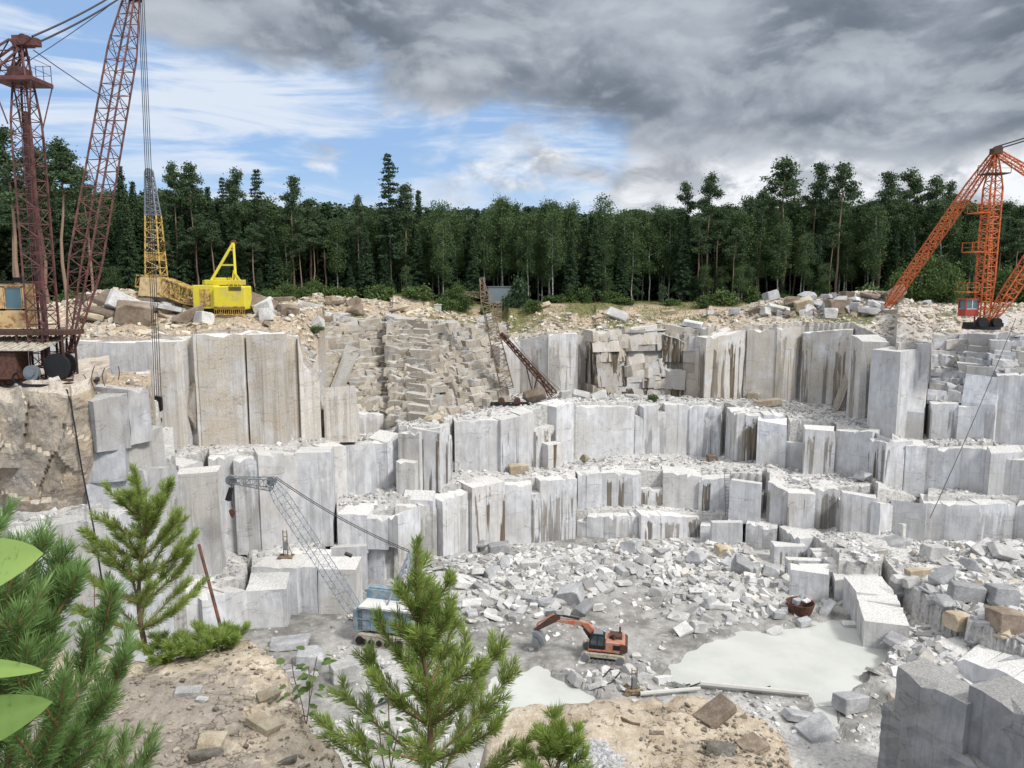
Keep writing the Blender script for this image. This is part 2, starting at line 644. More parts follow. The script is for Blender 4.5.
M['bluemotor'] = simple('blue_motor_paint', (0.05, 0.16, 0.24), 0.5, 0.1, 0.2, 2.0)
M['red'] = simple('red_paint', (0.35, 0.05, 0.035), 0.6, 0, 0.2, 1.0)
M['whitepaint'] = simple('white_paint', (0.7, 0.7, 0.68), 0.6, 0, 0.1, 1.0)
M['ladder'] = simple('ladder_steel', (0.20, 0.19, 0.18), 0.7, 0.2, 0.2, 2.0)
M['bark_pine'] = simple('pine_bark', (0.25, 0.17, 0.125), 0.9, 0, 0.3, 0.6)
M['bark_pale'] = simple('birch_bark', (0.42, 0.42, 0.39), 0.85, 0, 0.25, 1.5, dirt=(0.05, 0.045, 0.04), dirt_amt=0.5)
M['bark_dark'] = simple('spruce_bark', (0.10, 0.08, 0.065), 0.9, 0, 0.3, 0.6)
M['twig'] = simple('twig_bark', (0.20, 0.125, 0.06), 0.85, 0, 0.3, 12.0)
M['twigbase'] = simple('sapling_trunk_bark', (0.13, 0.085, 0.055), 0.9, 0, 0.35, 25.0)
M['lf_pine'] = leaf_mat('pine_foliage', (0.034, 0.070, 0.034), (0.105, 0.155, 0.070))
M['lf_spruce'] = leaf_mat('spruce_foliage', (0.024, 0.054, 0.028), (0.072, 0.118, 0.054))
M['lf_birch'] = leaf_mat('birch_foliage', (0.040, 0.080, 0.032), (0.110, 0.165, 0.060))
M['lf_bush'] = leaf_mat('bush_foliage', (0.045, 0.085, 0.025), (0.12, 0.18, 0.055))
M['lf_grass'] = leaf_mat('grass_blades', (0.12, 0.13, 0.04), (0.28, 0.26, 0.11))
M['lf_needle'] = leaf_mat('young_pine_needles', (0.085, 0.16, 0.034), (0.38, 0.47, 0.12), trans=0.3, rough=0.5)
M['lf_needle_blue'] = leaf_mat('cool_pine_needles', (0.055, 0.135, 0.042), (0.24, 0.37, 0.12), trans=0.3, rough=0.5)
M['lf_broad'] = leaf_mat('broad_leaf', (0.10, 0.19, 0.04), (0.32, 0.47, 0.13), trans=0.35, rough=0.4, blemish=60)
M['lf_sapling'] = leaf_mat('birch_seedling_leaf', (0.05, 0.10, 0.025), (0.15, 0.22, 0.06), trans=0.35, rough=0.5)
# ------------------------------------------------------------------ quarry walls and terrain
FLOOR = -35.0
PLAT = -4.2
WALLS = {}


def base_z(base, px):
    if isinstance(base, (int, float)):
        return float(base)
    w = WALLS[base]
    return float(np.interp(px, w['px'], w['zt']))


def solve_wall(name, pts, base, slope=0.0, rim=False, back=None):
    out = dict(px=[], t=[], Yf=[], zf=[], Yt=[], zt=[], tt=[])
    for (px, yt, yf) in pts:
        zf = base_z(base, px)
        f = at_z(px, yf, zf)
        t, kf = tk(px, yf)
        _, kt = tk(px, yt)
        if slope > 0:
            Y = (zf - f.y / slope) / (kt - 1 / slope)
        else:
            Y = f.y
        out['px'].append(px)
        out['t'].append(f.x / f.y)
        out['Yf'].append(f.y)
        out['zf'].append(zf)
        out['Yt'].append(Y)
        out['zt'].append(kt * Y)
    for k in out:
        out[k] = np.array(out[k]) if k != 'tt' else None
    # keep the azimuth monotone
    out['t'] = np.maximum.accumulate(out['t'] + np.arange(len(out['t'])) * 1e-6)
    out['rim'] = rim
    out['back'] = back
    out['name'] = name
    out['pts'] = pts
    WALLS[name] = out
    return out


solve_wall('A1', [(397, 502, 566), (438, 500, 561), (440, 490, 558), (470, 484, 552), (505, 481, 546), (577, 478, 540)], FLOOR)
solve_wall('A2', [(577, 513, 538), (640, 512, 539), (700, 517, 540), (742, 518, 545), (745, 520, 548), (776, 524, 551),
                  (797, 537, 562), (822, 556, 582), (834, 573, 606), (879, 574, 611), (888, 592, 624), (912, 622, 652),
                  (960, 652, 684), (1100, 705, 750)], FLOOR)
solve_wall('L1', [(170, 600, 655), (205, 598, 650), (228, 592, 642), (250, 590, 630), (253, 566, 613), (318, 567, 615),
                  (331, 546, 592), (334, 541, 578), (385, 541, 583), (397, 520, 572)], FLOOR)
solve_wall('L1b', [(337, 514, 546), (388, 516, 540), (398, 514, 533)], 'L1')
solve_wall('L2', [(150, 478, 580), (178, 470, 572), (186, 464, 564), (206, 460, 556), (212, 456, 549), (262, 453, 547), (301, 452, 541),
                  (303, 447, 528), (322, 444, 524), (345, 443, 522), (348, 442, 512), (388, 440, 509), (399, 430, 498)], 'L1')
solve_wall('B', [(577, 472, 507), (640, 470, 503), (700, 475, 507), (735, 475, 509), (762, 477, 512), (766, 480, 520), (786, 489, 524),
                 (868, 488, 523), (873, 491, 531), (920, 500, 529), (924, 498, 541), (1013, 499, 543), (1100, 503, 552)], 'A2')
solve_wall('C1', [(399, 428, 489), (440, 425, 486), (452, 424, 478), (456, 420, 472), (500, 418, 470), (520, 414, 468), (556, 405, 463),
                  (577, 403, 460)], 'A1')
solve_wall('C2', [(577, 403, 458), (664, 403, 452), (720, 404, 455), (735, 411, 460), (782, 415, 464), (785, 420, 468), (829, 424, 470),
                  (832, 429, 473), (870, 430, 475), (887, 434, 484), (903, 445, 490), (987, 444, 491), (991, 452, 493), (1100, 455, 498)], 'B')
solve_wall('L3', [(140, 338, 450), (158, 336, 442), (200, 334, 441), (203, 331, 443), (248, 330, 443), (252, 329, 438), (300, 334, 437),
                  (304, 352, 440), (321, 374, 436), (326, 409, 430), (382, 411, 428), (394, 412, 424)], 'L2', rim=True)
solve_wall('R1', [(327, 320, 405), (393, 318, 407)], 'L3', slope=1.9, rim=True)
solve_wall('R2', [(389, 318, 419), (430, 321, 418), (460, 322, 412), (506, 322, 402)], 'C1', slope=1.7, rim=True)
solve_wall('D1', [(500, 345, 396), (520, 338, 392), (548, 333, 391), (577, 333, 390)], 'C1', rim=True)
solve_wall('D1b', [(577, 333, 390), (594, 333, 391)], 'C2', rim=True)
solve_wall('D2', [(594, 331, 394), (625, 328, 394), (664, 326, 394), (704, 327, 396)], 'C2', slope=0.12, rim=True)
solve_wall('D3', [(704, 336, 398), (722, 333, 397), (745, 326, 398), (776, 325, 400), (800, 326, 401), (848, 323, 407), (869, 334, 412),
                  (889, 340, 418)], 'C2', rim=True)
solve_wall('D4', [(890, 344, 430), (925, 342, 432), (929, 400, 437), (989, 400, 440), (992, 373, 442), (1100, 374, 446)], 'C2', rim=True)
solve_wall('D5', [(929, 335, 398), (989, 334, 398), (993, 333, 371), (1100, 333, 372)], 'D4', slope=1.2, rim=True)
# the near left spur
solve_wall('N2', [(-120, 545, 660), (25, 530, 648), (60, 522, 640), (112, 511, 628), (176, 483, 590)], -24.0, back=16)
solve_wall('N3a', [(88, 471, 502), (140, 467, 497), (178, 463, 485)], -15.8, back=16)
solve_wall('N3b', [(88, 441, 472), (126, 437, 470), (163, 425, 460)], 'N3a', back=14)
solve_wall('N3c', [(96, 396, 440), (130, 388, 435), (157, 386, 430)], 'N3b', back=12)
solve_wall('N1', [(-160, 395, 500), (0, 391, 504), (60, 384, 506), (100, 379, 500), (118, 379, 480)], -15.8, back=14)
solve_wall('N4', [(-160, 342, 391), (40, 339, 390), (100, 338, 388), (156, 336, 388)], -12.0, rim=True)
# the dark blocks at lower right


def rim_profile():
    ts = np.arange(-1.05, 1.06, 0.0015)
    rY = np.full(ts.shape, np.nan)
    rz = np.full(ts.shape, np.nan)
    for w in WALLS.values():
        if not w['rim']:
            continue
        inn = (ts >= w['t'][0]) & (ts <= w['t'][-1])
        Yt = np.interp(ts, w['t'], w['Yt'])
        zt = np.interp(ts, w['t'], w['zt'])
        up = inn & (np.isnan(rY) | (Yt > rY))
        rY = np.where(up, Yt, rY)
        rz = np.where(up, zt, rz)
    ok = ~np.isnan(rY)
    return ts, np.interp(ts, ts[ok], rY[ok]), np.interp(ts, ts[ok], rz[ok])


RIM = rim_profile()


def terrain_h(t, Y, noise=True):
    t = np.asarray(t, float)
    Y = np.asarray(Y, float)
    h = np.full(t.shape, FLOOR)
    rimY = np.interp(t, RIM[0], RIM[1])
    rimz = np.interp(t, RIM[0], RIM[2])
    for w in WALLS.values():
        inn = (t >= w['t'][0]) & (t <= w['t'][-1])
        if not inn.any():
            continue
        Yf = np.interp(t, w['t'], w['Yf'])
        Yt = np.interp(t, w['t'], w['Yt'])
        zf = np.interp(t, w['t'], w['zf'])
        zt = np.interp(t, w['t'], w['zt'])
        xs = w['t'] * w['Yf']
        sec = np.sqrt(1 + (np.diff(w['Yf']) / np.maximum(np.diff(xs), 1e-3)) ** 2)
        th = 1.3 * np.minimum(3.2, sec[np.clip(np.searchsorted(w['t'], t) - 1, 0, len(sec) - 1)])
        k = np.clip((Y - Yf - th) / np.maximum(Yt - Yf, 0.25), 0, 1)
        z = zf - 0.15 + (zt - 0.12 - zf) * k
        ok = inn & (Y > Yf + th)
        if w['back']:
            ok &= (Y < Yt + w['back'])
        h = np.where(ok, np.maximum(h, z), h)
    # natural ground beyond the rim
    k = sstep(2.0, 20.0, Y - rimY)
    ok = Y > rimY + 1.3
    nat = rimz - 0.1 + (PLAT - rimz) * k
    h = np.where(ok, np.maximum(nat, np.where(h > -30, np.minimum(h, nat), nat)), h)
    X = t * Y
    if noise:
        # heaps of waste blocks along the rim
        for (hx, hy, amp, sx, sy) in MOUNDS:
            h = h + np.where(Y > rimY + 0.8, amp * np.exp(-((X - hx) / sx) ** 2 - ((Y - hy) / sy) ** 2), 0)
        fl = h < FLOOR + 0.5
        bump = (fbm(X * 0.35, Y * 0.35, 4, 5) - 0.45) * np.where(fl, 0.55, 0.55)
        bump = bump + (vnoise(X * 1.7, Y * 1.7, 9) - 0.5) * 0.18
        h = h + np.where(Y > 140, bump * 0.5, bump)
        for (hx, hy, amp, sx, sy) in FMOUNDS:
            h = h + np.where(Y < rimY, amp * np.exp(-((X - hx) / sx) ** 2 - ((Y - hy) / sy) ** 2), 0)
        pm = pool_mask(X, Y)
        h = np.where(fl, np.where(pm > 0, (FLOOR + 0.22) * (1 - np.clip(pm, 0, 1)) + (FLOOR - 0.55) * np.clip(pm, 0, 1),
                                  np.maximum(h, FLOOR + 0.12)), h)
    return h


def poly_px(pts, z):
    return [(p.x, p.y) for p in (at_z(a, b, z) for a, b in pts)]


POOLS = [poly_px([(662, 668), (690, 648), (735, 632), (790, 628), (830, 618), (880, 622), (905, 652), (880, 672), (852, 690), (846, 712), (842, 735),
                  (815, 712), (800, 694), (740, 690), (700, 686), (668, 682)], FLOOR),
         poly_px([(500, 672), (540, 666), (572, 684), (600, 700), (600, 712), (520, 726), (475, 716), (480, 684)], FLOOR)]


def poly_sd(poly, X, Y):
    """signed distance, positive inside"""
    ins = np.zeros(X.shape, bool)
    dmin = np.full(X.shape, 1e9)
    n = len(poly)
    for i in range(n):
        x0, y0 = poly[i]
        x1, y1 = poly[(i + 1) % n]
        c = ((y0 > Y) != (y1 > Y)) & (X < (x1 - x0) * (Y - y0) / ((y1 - y0) if y1 != y0 else 1e-9) + x0)
        ins ^= c
        dx, dy = x1 - x0, y1 - y0
        tt = np.clip(((X - x0) * dx + (Y - y0) * dy) / (dx * dx + dy * dy), 0, 1)
        dmin = np.minimum(dmin, np.hypot(X - x0 - tt * dx, Y - y0 - tt * dy))
    return np.where(ins, dmin, -dmin)


def pool_mask(X, Y):
    m = np.full(X.shape, -9.0)
    for p in POOLS:
        m = np.maximum(m, poly_sd(p, X, Y) + (vnoise(X * 0.9, Y * 0.9, 31) - 0.5) * 1.3)
    return m


def XYof(px, py, z):
    p = at_z(px, py, z)
    return p.x, p.y


MOUNDS = []
for (px, py, Y, amp, sx, sy) in [(110, 0, 102, 2.2, 7, 5), (175, 0, 104, 1.6, 9, 5), (295, 0, 103, 2.0, 8, 5), (345, 0, 134, 2.2, 8, 5),
                                 (395, 0, 138, 1.5, 7, 5), (760, 0, 130, 1.8, 6, 4), (800, 0, 131, 2.4, 8, 4), (850, 0, 130, 2.6, 6, 4),
                                 (885, 0, 128, 1.4, 4, 3)]:
    MOUNDS.append(((px - 512) / F_PX * Y, Y, amp, sx, sy))
FMOUNDS = []
for (px, py, z, amp, sx, sy) in [(500, 575, FLOOR, 1.2, 7, 5), (520, 610, FLOOR, 0.7, 5, 4), (660, 575, FLOOR, 1.2, 9, 5), (730, 605, FLOOR, 0.8, 6, 4), (600, 688, FLOOR, 0.5, 6, 2.5), (940, 640, -31.5, 1.6, 7, 4), (840, 560, -31.2, 0.8, 5, 4), (560, 585, FLOOR, 1.6, 6, 6), (690, 560, FLOOR, 1.3, 9, 4), (450, 575, FLOOR, 1.0, 6, 4),
                                 (610, 560, FLOOR, 1.0, 6, 3), (740, 590, FLOOR, 0.9, 6, 3), (980, 600, -31.5, 2.3, 9, 7),
                                 (1010, 560, -31.5, 2.0, 9, 5)]:
    x, y = XYof(px, py, z)
    FMOUNDS.append((x, y, amp, sx, sy))

# ---- the height field sheet
TS = np.arange(-0.98, 0.9801, 0.0036)
YS = np.concatenate([np.arange(20, 44, 2.0), np.arange(44, 142, 0.5), np.arange(142, 200, 4.0), np.array([220, 260, 340, 500, 800, 1400, 3000])])
TT, YY = np.meshgrid(TS, YS)
HH = terrain_h(TT, YY)


def H_at(x, y):
    """height of the finished ground sheet (bilinear)"""
    x = np.asarray(x, float)
    y = np.asarray(y, float)
    t = x / y
    fi = np.clip((t - TS[0]) / 0.0036, 0, len(TS) - 1.001)
    i = fi.astype(int)
    fi = fi - i
    j = np.clip(np.searchsorted(YS, y) - 1, 0, len(YS) - 2)
    fj = np.clip((y - YS[j]) / (YS[j + 1] - YS[j]), 0, 1)
    return (HH[j, i] * (1 - fi) + HH[j, i + 1] * fi) * (1 - fj) + (HH[j + 1, i] * (1 - fi) + HH[j + 1, i + 1] * fi) * fj


def gz(x, y):
    return float(H_at(np.array([x]), np.array([y]))[0])


def hit(px, py, y0=44.0, y1=200.0):
    """where a pixel's ray first meets the ground sheet"""
    t, k = tk(px, py)
    Ys = np.arange(y0, y1, 0.2)
    hs = H_at(t * Ys, Ys)
    zz = k * Ys
    idx = np.nonzero(zz <= hs)[0]
    if len(idx) == 0:
        return None
    Y = Ys[idx[0]]
    return Vector((t * Y, Y, float(hs[idx[0]])))


def build_ground():
    X = TT * YY
    nT, nY = len(TS), len(YS)
    V = np.stack([X, YY, HH], -1).reshape(-1, 3)
    idx = np.arange(nT * nY).reshape(nY, nT)
    F = np.stack([idx[:-1, :-1], idx[:-1, 1:], idx[1:, 1:], idx[1:, :-1]], -1).reshape(-1, 4)
    fl = (HH < FLOOR + 1.2).astype(float)
    mud = fl * sstep(0.42, 0.6, fbm(X * 0.12, YY * 0.12, 3, 77)) + 0.25 * fl
    # the wet working floor left of the pool and beside the blue crane
    for (px, py, s) in [(540, 640, 9), (650, 620, 9), (600, 668, 7), (330, 610, 10), (310, 580, 7), (810, 640, 7)]:
        mx, my = XYof(px, py, FLOOR)
        mud = np.maximum(mud, fl * np.exp(-((X - mx) ** 2 + (YY - my) ** 2) / s ** 2) * 1.3)
    pmk = pool_mask(X, YY)
    mud = np.maximum(mud, fl * 1.5 * np.exp(-((pmk + 0.5) / 1.3) ** 2))
    mud = np.clip(mud, 0, 1.3)
    tn = sstep(-13, -7, HH + (fbm(X * 0.2, YY * 0.2, 3, 3) - 0.5) * 4) * 0.9
    right = sstep(0.25, 0.42, TT) * (HH > -12) * (YY < 135)
    tn = tn * (1 - 0.65 * right)
    gr = np.where((HH > -9) & (YY > 122), sstep(0.47, 0.62, fbm(X * 0.16, YY * 0.25, 4, 21)) * 0.9, 0)
    gr = np.maximum(gr, sstep(139, 146, YY + (fbm(X * 0.1, YY * 0.1, 2, 4) - 0.5) * 8))
    gr = np.where(HH < -14, 0, gr)
    dz = np.abs(np.gradient(HH, axis=0)) / np.maximum(np.gradient(YY, axis=0), 0.1)
    steep = sstep(0.8, 1.6, dz)
    gr = gr * (1 - steep)
    tn = tn * (1 - 0.4 * steep)
    attr = np.stack([mud, tn, gr, np.ones_like(gr)], -1).reshape(-1, 4)
    o = np_obj('ground', V, F, M['ground'], attr=attr)
    tag(o, 'crushed pale rock, mud and tan soil of the quarry ground reaching to the forest', kind='structure')
    # water
    for k, p in enumerate(POOLS):
        xs = [a for a, b in p]
        ys = [b for a, b in p]
        x0, x1, y0, y1 = min(xs) - 2, max(xs) + 2, min(ys) - 2, max(ys) + 2
        o = np_obj('water', np.array([(x0, y0, FLOOR - 0.02), (x1, y0, FLOOR - 0.02), (x1, y1, FLOOR - 0.02), (x0, y1, FLOOR - 0.02)]),
                   np.array([[0, 1, 2, 3]]), M['water'])
        tag(o, ['large milky pale green pool on the quarry floor', 'small milky pool behind the young pine at the bottom'][k], kind='structure')


build_ground()


# ---- sawn benches
class Acc:
    def __init__(s):
        s.v = []
        s.a = []
        s.q = []
        s.t = []
        s.n = 0

    def ring_stack(s, rings, hvs, st, tn, br):
        m = len(rings[0])
        base = s.n
        for r, hv in zip(rings, hvs):
            for p in r:
                s.v.append(p)
                s.a.append((hv, st, tn, br))
        L = len(rings)
        for i in range(L - 1):
            for j in range(m):
                j2 = (j + 1) % m
                s.q.append((base + i * m + j, base + i * m + j2, base + (i + 1) * m + j2, base + (i + 1) * m + j))
        # top fan
        c = [sum(p[k] for p in rings[-1]) / m for k in range(3)]
        s.v.append(c)
        s.a.append((1.0, st, tn, br))
        top = base + (L - 1) * m
        for j in range(m):
            s.t.append((top + j, top + (j + 1) % m, base + L * m))
        s.n += L * m + 1

    def build(s, name, mat):
        return np_obj(name, np.array(s.v), [np.array(s.q), np.array(s.t)], mat, attr=np.array(s.a))


def block(acc, a, b, zb, ztop_a, ztop_b, depth, rng, hv0, hv1, st, tn, br, rough=0.04, nz=3, lean=0.0, chipk=1.0):
    """one quarried column between front points a and b (xy), going back"""
    a = Vector((a[0], a[1]))
    b = Vector((b[0], b[1]))
    d = b - a
    L = d.length
    d = d / max(L, 1e-6)
    nrm = Vector((-d.y, d.x))
    if nrm.y < 0:
        nrm = -nrm
    nf = max(2, min(5, int(L / 0.7) + 1))
    rings = []
    hvs = []
    chip = [rng.random() < 0.2 for _ in range(nf + 1)]
    jf = [rng.uniform(-1, 1) * rough for _ in range(nf + 1)]
    for iz in range(nz + 1):
        s = iz / nz
        ring = []
        for i in range(nf + 1):
            u = i / nf
            ztop = ztop_a * (1 - u) + ztop_b * u
            z = zb + (ztop - zb) * s
            off = jf[i] + rng.uniform(-1, 1) * rough * 0.7 + lean * (z - zb)
            if iz == nz:
                z -= abs(rng.gauss(0, 0.10)) + (rng.uniform(0.1, 0.5) * chipk if chip[i] else 0)
                off += rng.uniform(0.0, 0.12)
            p = a + d * (L * u) + nrm * off
            ring.append((p.x, p.y, z))
        for u in (1.0, 0.5, 0.0):
            ztop = ztop_a * (1 - u) + ztop_b * u
            z = zb + (ztop - zb) * s + (rng.uniform(-0.15, 0.1) if iz == nz else 0)
            p = a + d * (L * u) + nrm * (depth + lean * (z - zb))
            ring.append((p.x, p.y, z))
        rings.append(ring)
        hvs.append(hv0 + (hv1 - hv0) * s)
    acc.ring_stack(rings, hvs, st, tn, br)


def broken_courses(acc, rng, w, i, A, B, L, cw, lh, off, st, tn, rough, depth, brk=1.0):
    """irregular jointed rock: uneven courses, each split its own way and set back up the slope"""
    ax, ay = A
    bx, by = B
    dx, dy = (bx - ax) / L, (by - ay) / L
    nx_, ny_ = -dy, dx
    if ny_ < 0:
        nx_, ny_ = -nx_, -ny_
    zlo = min(w['zf'][i], w['zf'][i + 1]) - 0.5
    zhi = max(w['zt'][i], w['zt'][i + 1])
    z = zlo
    while z < zhi:
        hh = rng.uniform(*lh)
        s = -rng.uniform(0, 0.5)
        tilt = rng.uniform(-0.10, 0.10)
        while s < L:
            wd = rng.uniform(*cw) * (0.7 + hh * 0.3)
            e = min(L + 0.3, s + wd)
            um = max(0, min(1, (s + e) / 2 / L))
            zf = w['zf'][i] * (1 - um) + w['zf'][i + 1] * um
            zt = w['zt'][i] * (1 - um) + w['zt'][i + 1] * um
            wob = (float(vnoise(np.array([(ax + dx * s) * 0.45]), np.array([z * 0.3]), 3)[0]) - 0.5) * 1.1
            h2 = hh * rng.uniform(0.75, 1.5)
            z0, z1 = z + wob - 0.5, z + wob + h2
            if z1 > zt + 0.25 or z1 < zf - 0.2:
                z1 = min(z1, zt + rng.uniform(-0.3, 0.2))
                if z1 - z0 < 0.25 or z1 < zf - 0.2:
                    s = e
                    continue
            k = max(0, min(1, ((z0 + z1) / 2 - zf) / max(0.3, zt - zf)))
            rec = ((w['Yt'][i] - w['Yf'][i]) * (1 - um) + (w['Yt'][i + 1] - w['Yf'][i + 1]) * um) * k
            oo = rng.uniform(-off, off) + (rng.uniform(0.3, 0.9) * min(1, off * 2) if rng.random() < 0.15 else 0)
            pts = []
            for q in (s, e):
                o2 = oo + rng.uniform(-0.28, 0.28)
                x, y = ax + dx * q + nx_ * o2, ay + dy * q + ny_ * o2
                pts.append((x * (1 + rec / y), y + rec))
            tl = tilt + rng.uniform(-0.16, 0.16)
            block(acc, pts[0], pts[1], z0, z1 - tl * (e - s) * 0.5, z1 + tl * (e - s) * 0.5, depth, rng, max(0, k - 0.1), min(1, k + 0.1),
                  st * rng.choice([0, 0.6, 1]), min(1, max(0, tn + rng.uniform(-0.3, 0.3))), brk * rng.uniform(0.78, 1.12), rough * 1.6, 2, lean=rng.uniform(-0.05, 0.35))
            s = e - rng.uniform(0, 0.12)
        z += hh * 0.85


def make_bench(wname, oname, label, cw=(1.2, 3.4), off=0.45, topj=0.35, st=1.0, tn=0.1, rough=0.04, depth=4.0, broken=0.0, seed=1,
               layers=False, lh=(0.35, 1.3), offset_bias=0.0, zdrop=0.8, brk=1.0, gscale=1.0, front=0.0):
    rng = random.Random(seed)
    acc = Acc()
    names = wname if isinstance(wname, (list, tuple)) else [wname]
    for nm in names:
        w = WALLS[nm]
        P = [(w['t'][i] * w['Yf'][i], w['Yf'][i]) for i in range(len(w['px']))]
        for i in range(len(P) - 1):
            ax, ay = P[i]
            bx, by = P[i + 1]
            L = math.hypot(bx - ax, by - ay)
            if L < 0.15:
                continue
            if layers:
                broken_courses(acc, rng, w, i, P[i], P[i + 1], L, cw, lh, off, st, tn, rough, depth, brk)
                continue
            dx, dy = (bx - ax) / L, (by - ay) / L
            nx_, ny_ = -dy, dx
            if ny_ < 0:
                nx_, ny_ = -nx_, -ny_

            def lp(key, q):
                u = max(0.0, min(1.0, q / L))
                return w[key][i] * (1 - u) + w[key][i + 1] * u
            s = 0.0
            while s < L - 1e-3:
                # a stretch cut in one go: shares its line, height and turn
                gl = rng.choice([rng.uniform(2.4, 5.5), rng.uniform(4.5, 12.0)]) * gscale
                if L - s - gl < 1.8:
                    gl = L - s
                g0, g1 = s, min(L, s + gl)
                Hh = max(0.5, lp('zt', (g0 + g1) / 2) - lp('zf', (g0 + g1) / 2))
                go = rng.uniform(-off, off) * 1.25
                gyaw = rng.uniform(-0.16, 0.16) * min(1.6, off * 3.5)
                gdt = -abs(rng.gauss(0, topj)) * 1.4
                if rng.random() < 0.09:
                    gdt -= rng.uniform(0.12, 0.42) * Hh * min(1, topj * 3)
                gtn = min(1, max(0, tn + rng.choice([-0.1, 0, 0.05, 0.22])))
                gst = min(1, st * rng.choice([0, 0, 0.5, 1, 1.2]))
                gbr = brk * rng.uniform(0.88, 1.06)
                while s < g1 - 1e-3:
                    wd = rng.uniform(*cw) * rng.choice([0.6, 1.0, 1.3])
                    if g1 - s - wd < cw[0] * 0.5:
                        wd = g1 - s
                    e = min(g1, s + wd)
                    o = max(-0.9, min(0.85, go + (((s + e) / 2 - (g0 + g1) / 2) * gyaw) + rng.uniform(-0.05, 0.06)))
                    if rng.random() < 0.035:
                        o = min(0.95, o + rng.uniform(0.4, 0.9))
                    wed = rng.uniform(-0.04, 0.04)
                    o0, o1 = o + wed, o - wed
                    o0 += (s - (s + e) / 2) * gyaw
                    o1 += (e - (s + e) / 2) * gyaw
                    aa = (ax + dx * s + nx_ * o0, ay + dy * s + ny_ * o0)
                    bb = (ax + dx * e + nx_ * o1, ay + dy * e + ny_ * o1)
                    dt = gdt - abs(rng.gauss(0, 0.07))
                    if rng.random() < 0.05:
                        dt -= rng.uniform(0.1, 0.3) * Hh
                    zb = min(lp('zf', s), lp('zf', e)) - zdrop
                    block(acc, aa, bb, zb, lp('zt', s) + dt, lp('zt', e) + dt + rng.uniform(-0.12, 0.12), depth, rng, 0, 1, gst * rng.uniform(0.6, 1),
                          gtn, gbr * rng.uniform(0.95, 1.04), rough, max(3, int(Hh / 1.3)))
                    s = e
                # now and then a lower block left standing in front
                if front and rng.random() < front:
                    q = rng.uniform(g0, max(g0 + 0.1, g1 - 2.5))
                    q2 = q + rng.uniform(2.4, 5.0)
                    hz = lp('zf', q) + Hh * rng.uniform(0.25, 0.65)
                    fo = min(go, 0) - rng.uniform(0.9, 1.8)
                    block(acc, (ax + dx * q + nx_ * fo, ay + dy * q + ny_ * fo), (ax + dx * q2 + nx_ * fo, ay + dy * q2 + ny_ * fo), lp('zf', q) - 1.2, hz, hz, 3.0, rng, 0, 0.7,
                          gst, gtn, gbr, rough, 3)
                s = g1
    o = acc.build(oname, M['wall'])
    tag(o, label, kind='structure')
    return o


make_bench(['A1'], 'quarry_bench', 'tall pale sawn rock bench in the middle of the quarry floor edge', cw=(1.8, 4.0), st=0.8, tn=0.06, seed=3, front=0.05)
make_bench(['A2'], 'quarry_bench', 'lowest low rock step running right along the quarry floor', cw=(1.4, 3.6), st=0.9, tn=0.05, seed=4, topj=0.25, front=0.06)
make_bench(['L1', 'L1b'], 'quarry_bench', 'lowest pale rock blocks on the left beside the blue crane', cw=(2.5, 6.0), off=0.2, st=0.1, tn=0.02, seed=5, topj=0.12)
make_bench(['L2'], 'quarry_bench', 'tall smooth grey rock wall behind the blue lattice boom', cw=(2.2, 5.0), off=0.42, st=0.3, tn=0.04, seed=6, topj=0.25, front=0.15)
make_bench(['B'], 'quarry_bench', 'second rock step from the quarry floor on the right', cw=(1.8, 4.6), st=1.0, tn=0.08, seed=7, front=0.07)
make_bench(['C1', 'C2'], 'quarry_bench', 'third rock step with dark vertical stains across the quarry', cw=(1.6, 4.2), st=1.0, tn=0.1, seed=8, front=0.07)
make_bench(['L3'], 'quarry_bench', 'highest tan and grey smooth wall below the yellow crane', cw=(4.0, 7.5), off=0.5, st=0.25, tn=0.50, seed=9, topj=0.45, brk=1.08, gscale=1.7)
make_bench(['R1', 'R2'], 'quarry_bench', 'broken brown sloping rock face left of the rusty mast', cw=(1.2, 4.0), off=0.45, st=0.0, tn=1.25, seed=10, layers=True, rough=0.1, depth=3.0, lh=(0.3, 1.0), brk=0.72)
make_bench(['D1', 'D1b'], 'quarry_bench', 'smooth yellowish wall behind the leaning brown strut', cw=(4.0, 7.0), off=0.25, st=0.5, tn=0.35, seed=12, topj=0.2, gscale=1.5)
make_bench(['D2'], 'quarry_bench', 'jointed brown rock face right of the smooth yellowish wall', cw=(2.0, 5.2), off=0.16, st=1.0, tn=0.7, seed=13, layers=True, rough=0.07, depth=4.0, lh=(0.9, 3.0), brk=0.84)
make_bench(['D3'], 'quarry_bench', 'highest stained pale wall under the white block heap', cw=(3.0, 6.0), off=0.55, st=1.4, tn=0.40, seed=14, topj=0.4, gscale=1.4)
make_bench(['D4'], 'quarry_bench', 'grey smooth upper wall at the far right', cw=(3.0, 6.0), off=0.35, st=0.5, tn=0.12, seed=15, topj=0.3)
make_bench(['D5'], 'quarry_bench', 'broken grey slope below the orange derrick', cw=(1.3, 3.6), off=0.4, st=0.0, tn=0.25, seed=16, layers=True, rough=0.1, depth=3.0, brk=0.82)
make_bench(['N2'], 'quarry_bench', 'tall grey wall below the left derrick behind the young pine', cw=(3.0, 6.0), off=0.3, st=0.0, tn=0.12, seed=27, topj=0.3, rough=0.06, depth=6.0, zdrop=13, brk=0.86)
make_bench(['N3a', 'N3b'], 'quarry_bench', 'grey rounded ledges below the red brown derrick', cw=(3.0, 6.0), off=0.35, st=0.0, tn=0.15, seed=17, topj=0.3, rough=0.12, depth=5.0, brk=0.74)
make_bench(['N3c'], 'quarry_bench', 'broken grey rock beside the tan spur', cw=(1.8, 3.6), off=0.5, st=0.0, tn=0.25, seed=18, topj=0.5, rough=0.16, depth=4.0, brk=0.74)
